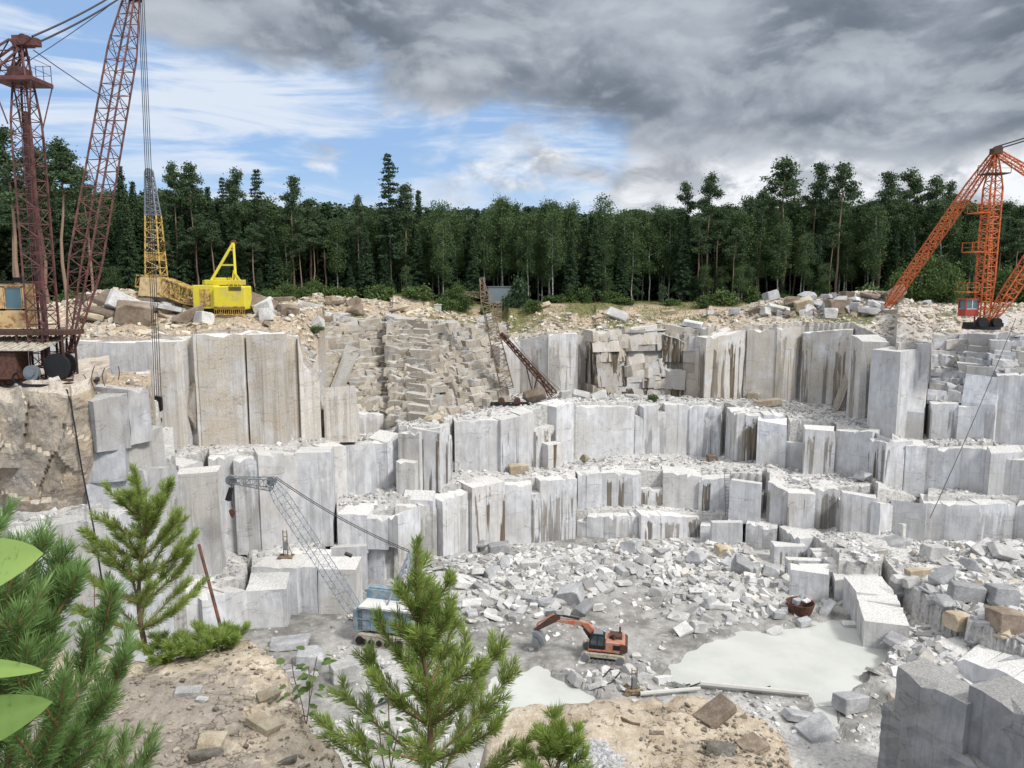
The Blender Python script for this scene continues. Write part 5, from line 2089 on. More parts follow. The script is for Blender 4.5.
# ---------------- orange excavator on the quarry floor
def excavator():
    g = hit(603, 657)
    g.z += 0.05
    root = empty('excavator', g, 'orange crawler excavator with dark cab working beside the milky pool', 'excavator')
    Mx = Matrix.Translation(g) @ Matrix.Rotation(rad(-9), 4, 'Z') @ Matrix.Rotation(rad(2.0), 4, 'Y') @ Matrix.Scale(0.90, 4)
    # tracks
    for y in (-1.25, 1.25):
        T = Mx @ Matrix.Translation((0, y, 0.46))
        tm = track_mesh(4.4, 0.92, 0.55, 0.42, T)
        tr = tm.build('track', M['track'], root)
        for i in range(7):
            mb = MB()
            mb.cyl(T @ Vector((-1.5 + i * 0.5, -0.30, -0.22)), Mx.to_3x3() @ Vector((0, 1, 0)), 0.14, 0.1, 10)
            mb.build('roller', M['greymetal'], tr)
        for x in (-1.75, 1.75):
            mb = MB()
            mb.cyl(T @ Vector((x, -0.30, 0)), Mx.to_3x3() @ Vector((0, 1, 0)), 0.34, 0.1, 16)
            mb.build('sprocket', M['greymetal'], tr)
        mb = MB()
        mb.prism(rounded_rect(1.3, 0.13, 0.1), -0.29, -0.285 + 0.02, T)
        mb.build('side_frame', M['black'], tr)
    mb = MB()
    mb.cyl(Mx @ Vector((0, 0, 0.95)), (0, 0, 1), 0.8, 0.4, 20)
    mb.box(Mx @ Vector((0, 0, 0.6)), (1.7, 2.0, 0.45), Mx.to_3x3())
    mb.build('undercarriage', M['black'], root)
    # body deck and rear
    mb = MB()
    mb.prism([(-1.55, 1.12), (2.05, 1.12), (2.35, 1.35), (2.35, 1.95), (2.05, 2.2), (0.2, 2.2), (0.2, 1.35), (-1.55, 1.35)], -1.3, 1.3, Mx)
    body = mb.build('body', M['exorange'], root)
    bevel(body, 0.05)
    mb = MB()
    mb.box(Mx @ Vector((1.35, -1.31, 1.72)), (0.75, 0.05, 0.5), Mx.to_3x3())
    mb.build('side_hatch', M['black'], body)
    mb = MB()
    mb.prism([(1.7, 1.15), (2.1, 1.15), (2.45, 1.4), (2.45, 1.9), (2.2, 2.1), (1.7, 2.1)], -1.34, 1.34, Mx)
    cw = mb.build('counterweight', M['darkrust'], body)
    mb = MB()
    mb.box(Mx @ Vector((1.2, 0.2, 2.35)), (1.3, 1.2, 0.3), Mx.to_3x3())
    mb.cyl(Mx @ Vector((1.6, 0.6, 2.75)), (0, 0, 1), 0.09, 0.7, 10)
    mb.cyl(Mx @ Vector((1.0, -0.5, 2.5)), (0, 0, 1), 0.16, 0.5, 12)
    mb.build('engine_top', M['darkrust'], body)
    # cab
    mb = MB()
    prof = [(-1.5, 1.3), (0.05, 1.3), (0.15, 2.75), (-0.15, 2.95), (-1.05, 2.95), (-1.45, 2.3)]
    mb.prism(prof, -1.28, -0.25, Mx)
    cab = mb.build('cab', M['black'], root)
    mb = MB()
    mb.prism([(-1.35, 1.75), (-0.7, 1.75), (-0.7, 2.8), (-1.0, 2.8), (-1.33, 2.25)], -1.30, -1.285, Mx)
    mb.prism([(-0.6, 1.75), (-0.02, 1.75), (0.02, 2.7), (-0.2, 2.8), (-0.6, 2.8)], -1.30, -1.285, Mx)
    mb.build('window', M['glass'], cab)
    mb = MB()
    mb.prism([(-1.1, 2.955), (-0.1, 2.955), (-0.15, 3.03), (-1.05, 3.03)], -1.25, -0.3, Mx)
    mb.build('cab_roof', M['greymetal'], cab)
    # boom, arm, bucket
    mb = MB()
    prof = [(-0.9, 1.55), (-0.55, 1.6), (-0.95, 2.75), (-1.7, 3.45), (-2.5, 3.62), (-4.6, 3.55), (-5.0, 3.42), (-4.6, 3.22), (-2.6, 3.1), (-1.95, 2.85), (-1.4, 2.3)]
    mb.prism(prof, -0.1, 0.32, Mx)
    bo = mb.build('boom', M['exorange'], root)
    bevel(bo, 0.03)
    mb = MB()
    for y in (-0.2, 0.42):
        mb.bar(Mx @ Vector((-1.15, y, 1.5)), Mx @ Vector((-2.1, y, 2.9)), 0.11, 10)
        mb.bar(Mx @ Vector((-1.6, y, 2.2)), Mx @ Vector((-2.3, y, 3.25)), 0.06, 8)
    mb.bar(Mx @ Vector((-2.6, 0.1, 3.8)), Mx @ Vector((-4.4, 0.1, 3.95)), 0.10, 10)
    mb.bar(Mx @ Vector((-4.2, 0.1, 3.94)), Mx @ Vector((-5.1, 0.1, 3.95)), 0.06, 8)
    mb.build('hydraulic_cylinder', M['black'], bo)
    mb = MB()
    prof = [(-4.6, 3.75), (-5.15, 4.05), (-5.5, 3.75), (-7.3, 2.2), (-7.35, 1.95), (-7.1, 1.95), (-5.2, 3.15), (-4.65, 3.45)]
    mb.prism(prof, -0.05, 0.27, Mx)
    ar = mb.build('arm', M['darkrust'], root)
    mb = MB()
    mb.bar(Mx @ Vector((-5.3, 0.1, 4.0)), Mx @ Vector((-6.9, 0.1, 2.9)), 0.09, 10)
    mb.bar(Mx @ Vector((-6.9, 0.1, 2.9)), Mx @ Vector((-7.3, 0.1, 1.8)), 0.08, 8)
    mb.build('hydraulic_cylinder', M['exorange'], ar)
    mb = MB()
    prof = [(-7.5, 2.05), (-7.0, 2.1), (-6.35, 1.5), (-6.05, 0.75), (-6.5, 0.5), (-6.55, 0.75), (-6.85, 1.35), (-7.35, 1.6)]
    mb.prism(prof, -0.5, 0.7, Mx)
    prof2 = [(-7.3, 1.7), (-6.8, 1.5), (-6.4, 0.75), (-6.9, 0.55), (-7.5, 0.95)]
    for y in (-0.5, 0.64):
        mb.prism(prof2, y, y + 0.06, Mx)
    for k in range(5):
        y = -0.45 + k * 0.27
        mb.prism([(-6.5, 0.72), (-6.3, 0.62), (-6.6, 0.28)], y, y + 0.1, Mx)
    mb.build('bucket', M['greymetal'], ar)


excavator()


# ---------------- blue crane on the floor at left
def blue_crane():
    g = hit(388, 640)
    Y = g.y
    root = empty('crawler_crane', g, 'dusty blue crane with pale roof and long thin lattice boom on the quarry floor', 'crane')
    Rz = Matrix.Rotation(rad(-14), 4, 'Z')
    Mx = Matrix.Translation(g) @ Rz
    R3 = Rz.to_3x3()

    def bx(mb, c, s, t=1.0):
        mb.box(Mx @ Vector(c), s, R3, t)
    mb = MB()
    bx(mb, (0.3, 0, 2.6), (5.6, 3.0, 2.3))
    bx(mb, (-2.4, -0.9, 2.5), (1.1, 1.2, 2.1))
    bo = mb.build('housing', M['blue'], root)
    bevel(bo, 0.07)
    mb = MB()
    for i in range(6):
        bx(mb, (-1.9 + i * 0.9, -1.53, 2.6), (0.07, 0.06, 2.1))
    bx(mb, (0.3, -1.54, 2.6), (5.4, 0.05, 0.08))
    mb.build('panel_ribs', M['paleblue'], bo)
    mb = MB()
    bx(mb, (0.6, -0.1, 3.86), (5.6, 3.3, 0.18))
    mb.build('roof', M['roofwhite'], bo)
    mb = MB()
    bx(mb, (-0.6, 0.9, 4.4), (3.4, 1.2, 0.9))
    bx(mb, (-0.6, 0.9, 4.92), (3.0, 0.8, 0.16))
    mb.build('upper_housing', M['blue'], root)
    for y in (-1.5, 1.5):
        T = Mx @ Matrix.Translation((-0.1, y, 0.6))
        tm = track_mesh(5.0, 1.15, 0.7, 0.5, T)
        t = tm.build('track', M['track'], root)
        for i in range(5):
            mb = MB()
            mb.cyl(T @ Vector((-1.6 + i * 0.8, -0.4, -0.1)), R3 @ Vector((0, 1, 0)), 0.3, 0.1, 12)
            mb.build('roller', M['black'], t)
        for x in (-2.0, 2.0):
            mb = MB()
            mb.cyl(T @ Vector((x, -0.4, 0)), R3 @ Vector((0, 1, 0)), 0.42, 0.1, 14)
            mb.build('sprocket', M['black'], t)
    mb = MB()
    bx(mb, (0, 0, 1.25), (3.0, 2.2, 0.5))
    mb.build('undercarriage', M['black'], root)
    # gantry
    mb = MB()
    gt = at_y(409, 552, Y + 1)
    for y in (-0.9, 0.9):
        mb.bar(Mx @ Vector((0.3, y, 3.8)), gt + Vector((0, y * 0.5, 0)), 0.09)
        mb.bar(Mx @ Vector((2.4, y, 3.8)), gt + Vector((0, y * 0.5, 0)), 0.09)
    for s in (0.3, 0.6):
        mb.bar((Mx @ Vector((0.3, -0.9, 3.8))).lerp(gt, s), (Mx @ Vector((2.4, 0.9, 3.8))).lerp(gt, s), 0.05)
        mb.bar((Mx @ Vector((0.3, 0.9, 3.8))).lerp(gt, s), (Mx @ Vector((2.4, -0.9, 3.8))).lerp(gt, s), 0.05)
    mb.build('gantry', M['paleblue'], root)
    # boom
    p0 = Mx @ Vector((-2.7, 0, 1.6))
    p1 = at_y(272, 484, Y + 1.5)
    mb = MB()
    mb.lattice(p0, p1, lambda s: 0.6 + 0.6 * min(1, s / 0.12) if s < 0.9 else 1.2 - (s - 0.9) * 5, 22, 0.036, 0.017)
    boom = mb.build('boom', M['paleblue'], root)
    p2 = at_y(231, 480, Y + 1.5)
    mb = MB()
    mb.lattice(p1, p2, lambda s: 1.1 - 0.6 * s, 6, 0.055, 0.03)
    mb.cyl(p2, (0, 1, 0), 0.5, 0.35, 16)
    mb.cyl(p1 + Vector((0, 0, 0.3)), (0, 1, 0), 0.45, 0.5, 16)
    mb.build('boom_head', M['greymetal'], boom)
    for off in (0, 0.4):
        mb = MB()
        mb.path(catenary(p1 + Vector((0.3, off, 0.6)), gt + Vector((0, off, 0)), 0.5, 10), 0.04)
        mb.build('pendant_cable', M['cable'], root)
    mb = MB()
    mb.path(catenary(at_y(352, 556, Y + 1.5), at_y(345, 553, Y + 1.5), 0.0, 2), 0.2)
    mb.build('cable_clamp', M['black'], root)
    hk = at_y(232, 513, Y + 1.5)
    mb = MB()
    mb.bar(p2 + Vector((0, 0, -0.3)), hk + Vector((0, 0, 0.6)), 0.03)
    mb.bar(p2 + Vector((0.3, 0, -0.3)), hk + Vector((0.1, 0, 0.6)), 0.03)
    mb.bar(at_y(231, 488, Y + 1.5), at_y(228, 500, Y + 1.5), 0.22, 8, 0.30)
    mb.build('hoist_rope', M['black'], root)
    mb = MB()
    mb.prism([(-0.25, 0.3), (0.1, 0.45), (0.32, 0.2), (0.22, -0.3), (0.05, -0.5), (-0.15, -0.2)], -0.15, 0.15, Matrix.Translation(hk))
    mb.build('hook_block', M['rust'], root)


blue_crane()


# ---------------- small equipment
def ladder(px, py_top, py_bot, lab, Yoff=-0.7, w=0.5, mat='ladder'):
    h = hit(px, py_bot)
    if h is None:
        return
    base = h
    Y = h.y
    t = at_y(px, py_top, Y)
    root = empty('ladder', base, lab, 'ladder')
    lean = 0.5
    b0 = base + Vector((0, -1.3, 0.1))
    t0 = Vector((t.x, Y + lean - 1.3, t.z))
    for sx in (-w / 2, w / 2):
        mb = MB()
        mb.bar(b0 + Vector((sx, 0, 0)), t0 + Vector((sx, 0, 0)), 0.045)
        mb.build('rail', M[mat], root)
    n = int((t0 - b0).length / 0.45)
    mb = MB()
    for i in range(n):
        p = b0.lerp(t0, (i + 0.5) / n)
        mb.bar(p - Vector((w / 2, 0, 0)), p + Vector((w / 2, 0, 0)), 0.035)
    mb.build('rungs', M[mat], root)


ladder(726, 470, 516, 'long steel ladder standing against the second rock step', w=0.85)
ladder(763, 524, 545, 'short steel ladder against the lowest rock step near its right corner', w=0.7)
ladder(366, 524, 541, 'short ladder against the small pale block below the left wall', w=0.8)


def drill_stand(px, py, h, lab):
    b = hit(px, py)
    root = empty('drill_rig', b, lab, 'drill rig')
    mb = MB()
    mb.box(b + Vector((0, 0, 0.25)), (1.5, 1.0, 0.25))
    for sx in (-0.6, 0.6):
        mb.cyl(b + Vector((sx, -0.5, 0.25)), (0, 1, 0), 0.25, 0.2, 12)
        mb.cyl(b + Vector((sx, 0.5, 0.25)), (0, 1, 0), 0.25, 0.2, 12)
    mb.build('carriage', M['rustyellow'], root)
    mb = MB()
    for sx in (-0.22, 0.22):
        mb.bar(b + Vector((sx, 0, 0.3)), b + Vector((sx, 0, h)), 0.06)
    for i in range(6):
        z = 0.6 + (h - 0.8) * i / 5
        mb.bar(b + Vector((-0.22, 0, z)), b + Vector((0.22, 0, z)), 0.04)
    mb.bar(b + Vector((0.6, 0.4, 0.3)), b + Vector((0.1, 0, h * 0.7)), 0.04)
    mb.build('guide_mast', M['rustyellow'], root)
    mb = MB()
    mb.box(b + Vector((0, -0.18, h * 0.5)), (0.34, 0.3, 0.8))
    mb.bar(b + Vector((0, -0.18, h * 0.4)), b + Vector((0, -0.18, 0)), 0.035)
    mb.build('drill_hammer', M['greymetal'], root)


drill_stand(286, 560, 3.3, 'tan drilling stand on the pale block under the blue boom')
drill_stand(367, 548, 1.6, 'small drilling stand beside the short ladder at the left')
drill_stand(634, 694, 2.2, 'small drilling stand with coiled hose on the near shore of the pool')


def small_things():
    # grey shed at the forest edge
    c = at_y(506, 299, 146)
    zf = gz(c.x, 146)
    root = empty('shed', (c.x, 146, zf), 'grey blue metal shed at the forest edge behind the rusty mast', 'shed')
    mb = MB()
    Wd, Hh, D = 6.8, 3.1, 3.0
    mb.box((c.x, 146 + D / 2, zf + Hh / 2 - 0.1), (Wd, D, Hh))
    wall = mb.build('wall', M['shed'], root)
    mb = MB()
    for i in range(24):
        mb.box((c.x - Wd / 2 + 0.15 + i * (Wd - 0.3) / 23, 146 - 0.03, zf + Hh / 2 - 0.1), (0.09, 0.06, Hh - 0.1))
    mb.build('cladding_ribs', M['shed'], wall)
    mb = MB()
    mb.box((c.x, 146 + D / 2, zf + Hh), (Wd + 0.3, D + 0.3, 0.14))
    mb.build('roof', M['greymetal'], root)
    # concrete post
    p = hit(438, 318)
    p = at_y(438, 317, 134)
    o_root = MB()
    o_root.box(p + Vector((0, 0, 0.9)), (1.25, 1.1, 2.4))
    o_root.box(p + Vector((0, 0, 2.15)), (1.4, 1.25, 0.14))
    o = o_root.build('concrete_block', M['concrete'])
    bevel(o, 0.06)
    tag(o, 'upright pale concrete block alone at the edge of the bushes', 'concrete block')
    # rusty tub full of stones
    b = hit(800, 612)
    root = empty('steel_tub', b, 'rusty round steel tub heaped with stones at the far end of the pool', 'tub')
    mb = MB()
    n = 24
    rings = [(1.15, 0.0), (1.45, 1.1), (1.35, 1.1), (1.05, 0.15)]
    vs = []
    for r, z in rings:
        for i in range(n):
            a = 2 * math.pi * i / n
            vs.append(b + Vector((r * math.cos(a), r * math.sin(a), z)))
    fs = []
    for k in range(3):
        for i in range(n):
            fs.append((k * n + i, k * n + (i + 1) % n, (k + 1) * n + (i + 1) % n, (k + 1) * n + i))
    fs.append(tuple(3 * n + i for i in range(n)))
    fs.append(tuple(n - 1 - i for i in range(n)))
    mb.add(vs, fs)
    mb.build('tub_shell', M['rust'], root)
    for k, (dx, dy, s, m, kk) in enumerate([(-0.4, -0.2, 1.5, 'stone_grey', 'cuboid'), (0.5, -0.3, 1.1, 'stone_pale', 'slab'), (0.3, 0.5, 1.2, 'stone_grey', 'angular')]):
        put_rock(b + Vector((dx, dy, 1.25 + 0.12 * k)), s, kk, m, ['large grey stone heaped in the rusty round tub', 'pale flat stone heaped in the rusty round tub',
                                                                'rear grey stone heaped in the rusty round tub'][k])
    # rebar stakes beside the derrick
    stakes = [(73, 371, 387, 0.0), (83, 375, 386, 0.5), (95, 366, 391, -0.5), (105, 368, 386, -0.4), (118, 366, 380, 0.2)]
    labs = ['straight steel stake nearest to the derrick turntable', 'short bent steel stake second from the derrick turntable',
            'tall curved steel stake in the middle of the row on the tan rock', 'leaning steel stake fourth from the derrick on the tan rock',
            'steel stake farthest from the derrick at the tan rock edge']
    for (px, y0, y1, bend), lab in zip(stakes, labs):
        Y = 54.6
        a, c = at_y(px, y1, Y), at_y(px, y0, Y)
        mb = MB()
        pts = []
        for i in range(6):
            s = i / 5
            pts.append(a.lerp(c, s) + Vector((bend * 0.5 * math.sin(s * 3.0), 0, 0)))
        mb.path(pts, 0.035)
        o = mb.build('steel_stake', M['rust'])
        tag(o, lab, 'steel stake', 'steel stakes on the tan rock')
    # thick black cable hanging over the spur
    pts = []
    for (px, py, Y) in [(40, 376, 55.4), (55, 384, 54.4), (67, 390, 53.2), (71, 405, 52.4), (77, 440, 51.8), (82, 470, 51.8), (88, 500, 51.6), (94, 530, 46.3), (101, 575, 46.3), (108, 610, 46.3)]:
        pts.append(at_y(px, py, Y))
    mb = MB()
    mb.path(pts, 0.055)
    o = mb.build('power_cable', M['black'])
    tag(o, 'thick black cable hanging down over the tan rock spur', 'cable')
    # black rod between the young pines
    mb = MB()
    mb.bar(at_y(199, 545, 12), at_y(224, 640, 10.5), 0.028, 6)
    o = mb.build('steel_rod', M['rust'])
    tag(o, 'thin dark rod leaning behind the left young pine', 'rod')
    # hoses on the near shore
    for k, pts_px in enumerate([[(602, 682), (610, 672), (620, 676), (612, 686), (600, 690)], [(640, 690), (655, 696), (672, 692), (690, 687)],
                                [(690, 690), (705, 684), (722, 690), (738, 686), (752, 694), (770, 690)]]):
        mb = MB()
        P = []
        for (a, c) in pts_px:
            h = hit(a, c)
            P.append(h + Vector((0, 0, 0.25)))
        mb.path(P, 0.06)
        o = mb.build('air_hose', M['black'])
        tag(o, ['black air hose looped on the slabs left of the drilling stand', 'black air hose running right from the drilling stand',
                'thin black air hose along the near edge of the pool'][k], 'hose')
    # wooden baulks between the pools
    for k, (x0, y0, x1, y1, r) in enumerate([(700, 688, 808, 700, 0.28), (640, 700, 700, 694, 0.2), (818, 712, 862, 713, 0.09)]):
        a, c = hit(x0, y0), hit(x1, y1)
        mb = MB()
        mb.bar(a + Vector((0, 0, 0.45)), c + Vector((0, 0, 0.45)), r, 8, r * 0.8)
        o = mb.build('timber', M['concrete'])
        tag(o, ['thick grey timber lying along the near edge of the pool', 'short grey timber lying left of the thick timber',
                'thin pale pole lying at the near end of the pool'][k], 'timber')


small_things()
# ------------------------------------------------------------------ forest
def leaf_quads(centers, size, rng, flat=0.0, shade=None):
    """random oriented small quads around given centres -> V, F, attr"""
    n = len(centers)
    a = rng.normal(size=(n, 3))
    a /= np.linalg.norm(a, axis=1)[:, None]
    b = rng.normal(size=(n, 3))
    if flat:
        a[:, 2] *= (1 - flat)
        b[:, 2] *= (1 - flat)
        a /= np.linalg.norm(a, axis=1)[:, None]
    b -= (a * b).sum(1)[:, None] * a
    b /= np.linalg.norm(b, axis=1)[:, None]
    s = size * rng.uniform(0.6, 1.3, n)[:, None]
    a *= s
    b *= s * rng.uniform(0.5, 0.9, n)[:, None]
    V = np.stack([centers - a - b * 0.4, centers + a * 0.2 - b, centers + a + b * 0.3, centers - a * 0.3 + b], 1).reshape(-1, 3)
    F = np.arange(4 * n).reshape(n, 4)
    sh = rng.random(n) if shade is None else np.clip(shade + rng.normal(0, 0.15, n), 0, 1)
    A = np.repeat(np.stack([sh, sh, sh, np.ones(n)], -1), 4, 0)
    return V, F, A


def trunk_mesh(name, H, r0, r1, mat, rng, lean=0.3, limbs=()):
    mb = MB()
    n = 7
    pts = []
    ox, oy = 0.0, 0.0
    for i in range(n + 1):
        s = i / n
        pts.append(Vector((ox, oy, H * s)))
        ox += rng.normal() * lean * 0.25
        oy += rng.normal() * lean * 0.25
    for i in range(n):
        ra = r0 + (r1 - r0) * (i / n)
        rb = r0 + (r1 - r0) * ((i + 1) / n)
        mb.bar(pts[i], pts[i + 1], ra, 7, rb, cap=False)
    for (z, L, az, up) in limbs:
        s = z / H
        k = min(n - 1, int(s * n))
        p = pts[k].lerp(pts[k + 1], s * n - k)
        q = p + Vector((math.cos(az) * L, math.sin(az) * L, L * up))
        mb.bar(p, q, 0.07, 4, 0.03, cap=False)
    return mb, pts


def proto_tree(kind, seed, dens=1.0):
    """returns (trunk mesh builder, foliage arrays, height)"""
    rng = np.random.default_rng(seed)
    C = []
    S = []
    limbs = []
    if kind == 'pine':
        H = 24.0
        z0 = H * rng.uniform(0.55, 0.70)
        nl = 22
        for i in range(nl):
            s = (i + rng.uniform(0, 1)) / nl
            z = z0 + (H - z0) * s
            L = (1.0 - s ** 1.7) * rng.uniform(1.6, 3.3) + 0.35
            az = rng.uniform(0, 6.28)
            up = rng.uniform(0.0, 0.45)
            limbs.append((z, L, az, up))
            for c in range(int(3 + L * 1.6)):
                u = rng.uniform(0.35, 1.0)
                cx, cy, cz = math.cos(az) * L * u, math.sin(az) * L * u, z + L * up * u + 0.15
                m = int(52 * dens)
                P = rng.normal(size=(m, 3)) * np.array([0.50, 0.50, 0.22]) + np.array([cx, cy, cz]) + rng.normal(size=3) * 0.25
                C.append(P)
                S.append(np.full(m, rng.uniform(0.15, 0.85)))
        lean = 0.5
        tr = (H * 0.98, 0.24, 0.06)
        size = 0.165
    elif kind == 'spruce':
        H = 23.0
        nl = 44
        for i in range(nl):
            s = (i + 0.5) / nl
            z = H * (0.12 + 0.87 * s)
            R = (1 - s) ** 0.85 * 2.9 + 0.12
            for b in range(5):
                az = rng.uniform(0, 6.28)
                L = R * rng.uniform(0.7, 1.15)
                m = int((14 + 32 * L) * dens)
                u = rng.random(m) ** 0.6
                droop = -0.28 * L * u ** 1.3 + 0.1 * u
                P = np.stack([np.cos(az) * L * u, np.sin(az) * L * u, z + droop], -1) + rng.normal(size=(m, 3)) * np.array([0.22, 0.22, 0.13])
                C.append(P)
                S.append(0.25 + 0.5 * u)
        lean = 0.1
        tr = (H * 0.97, 0.22, 0.03)
        size = 0.165
    elif kind == 'firry':   # tall spruce with open tiers
        H = 27.0
        nl = 26
        for i in range(nl):
            s = (i + 0.5) / nl
            z = H * (0.30 + 0.69 * s)
            R = (1 - s) ** 0.6 * 2.9 + 0.2
            for b in range(4):
                az = rng.uniform(0, 6.28)
                L = R * rng.uniform(0.55, 1.2)
                limbs.append((z, L, az, 0.05))
                m = int((20 + 32 * L) * dens)
                u = rng.random(m) ** 0.6
                P = np.stack([np.cos(az) * L * u, np.sin(az) * L * u, z + 0.12 * L * u - 0.2 * L * u ** 2], -1) + rng.normal(size=(m, 3)) * np.array([0.28, 0.28, 0.14])
                C.append(P)
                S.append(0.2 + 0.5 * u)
        lean = 0.15
        tr = (H * 0.97, 0.24, 0.03)
        size = 0.17
    else:  # birch / aspen
        H = 20.0
        z0 = H * rng.uniform(0.30, 0.42)
        nc = 44
        for i in range(nc):
            s = rng.random()
            z = z0 + (H - z0) * s
            R = 2.6 * math.sin(math.pi * min(1, 0.12 + 0.80 * s)) ** 0.8 + 0.25
            az = rng.uniform(0, 6.28)
            u = rng.uniform(0.2, 1.0)
            c = np.array([math.cos(az) * R * u, math.sin(az) * R * u, z])
            limbs.append((max(1, z - 1), R * u, az, 0.5)) if i % 3 == 0 else None
            m = int(130 * dens)
            C.append(rng.normal(size=(m, 3)) * np.array([0.55, 0.55, 0.65]) + c)
            S.append(np.full(m, rng.uniform(0.1, 0.95)))
        lean = 0.5
        tr = (H * 0.93, 0.16, 0.04)
        size = 0.155
    C = np.concatenate(C)
    S = np.concatenate(S)
    mb, pts = trunk_mesh('trunk', tr[0], tr[1], tr[2], None, rng, lean, limbs)
    # follow the lean of the trunk
    zz = np.array([p.z for p in pts])
    C[:, 0] += np.interp(C[:, 2], zz, [p.x for p in pts])
    C[:, 1] += np.interp(C[:, 2], zz, [p.y for p in pts])
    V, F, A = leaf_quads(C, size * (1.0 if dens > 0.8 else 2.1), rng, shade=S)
    return mb, V, F, A, H


KINDMAT = {'pine': ('bark_pine', 'lf_pine'), 'spruce': ('bark_dark', 'lf_spruce'), 'firry': ('bark_dark', 'lf_spruce'), 'birch': ('bark_pale', 'lf_birch')}
KINDNAME = {'pine': 'pine_tree', 'spruce': 'spruce_tree', 'firry': 'spruce_tree', 'birch': 'birch_tree'}
PROT = {}
for kind, cnt in (('pine', 5), ('spruce', 3), ('firry', 2), ('birch', 4)):
    for i in range(cnt):
        PROT[(kind, i)] = proto_tree(kind, 100 + i * 7 + len(kind))
TMESH = {}


def tree_meshes(key):
    if key not in TMESH:
        mb, V, F, A, H = PROT[key]
        r = empty('proto', (0, 0, 0))
        t = mb.build('trunk', M[KINDMAT[key[0]][0]], None)
        c = np_obj('crown', V, F, M[KINDMAT[key[0]][1]], attr=A)
        TMESH[key] = (t.data, c.data, H)
        bpy.data.objects.remove(t)
        bpy.data.objects.remove(c)
        bpy.data.objects.remove(r)
    return TMESH[key]


N_TREES = [0]


def plant(kind, i, x, y, H, rz, label, group=None, wide=1.0, zb=None):
    tm, cm, H0 = tree_meshes((kind, i))
    z = gz(x, y) - 0.2 if zb is None else zb
    root = bpy.data.objects.new(KINDNAME[kind], None)
    COL.objects.link(root)
    root.location = (x, y, z)
    s = H / H0
    root.scale = (s * wide, s * wide, s)
    root.rotation_euler = (0, 0, rz)
    tag(root, label, 'tree', group)
    for nm, me in (('trunk', tm), ('crown', cm)):
        o = bpy.data.objects.new(nm, me)
        COL.objects.link(o)
        o.parent = root
    N_TREES[0] += 1


def zone(px):
    for lim, nm in ((55, 'behind the derrick cab at the left edge'), (130, 'behind the red brown derrick boom'), (200, 'behind the yellow lattice tower'),
                    (265, 'behind the yellow crane'), (350, 'behind the pale rim heap'), (430, 'left of the concrete block'),
                    (490, 'behind the slender rusty mast'), (560, 'behind the grey shed'), (680, 'above the tan embankment'),
                    (770, 'left of the white rim heap'), (880, 'behind the white rim heap'), (960, 'behind the orange raking leg'), (2000, 'behind the orange derrick mast')):
        if px < lim:
            return nm
    return ''


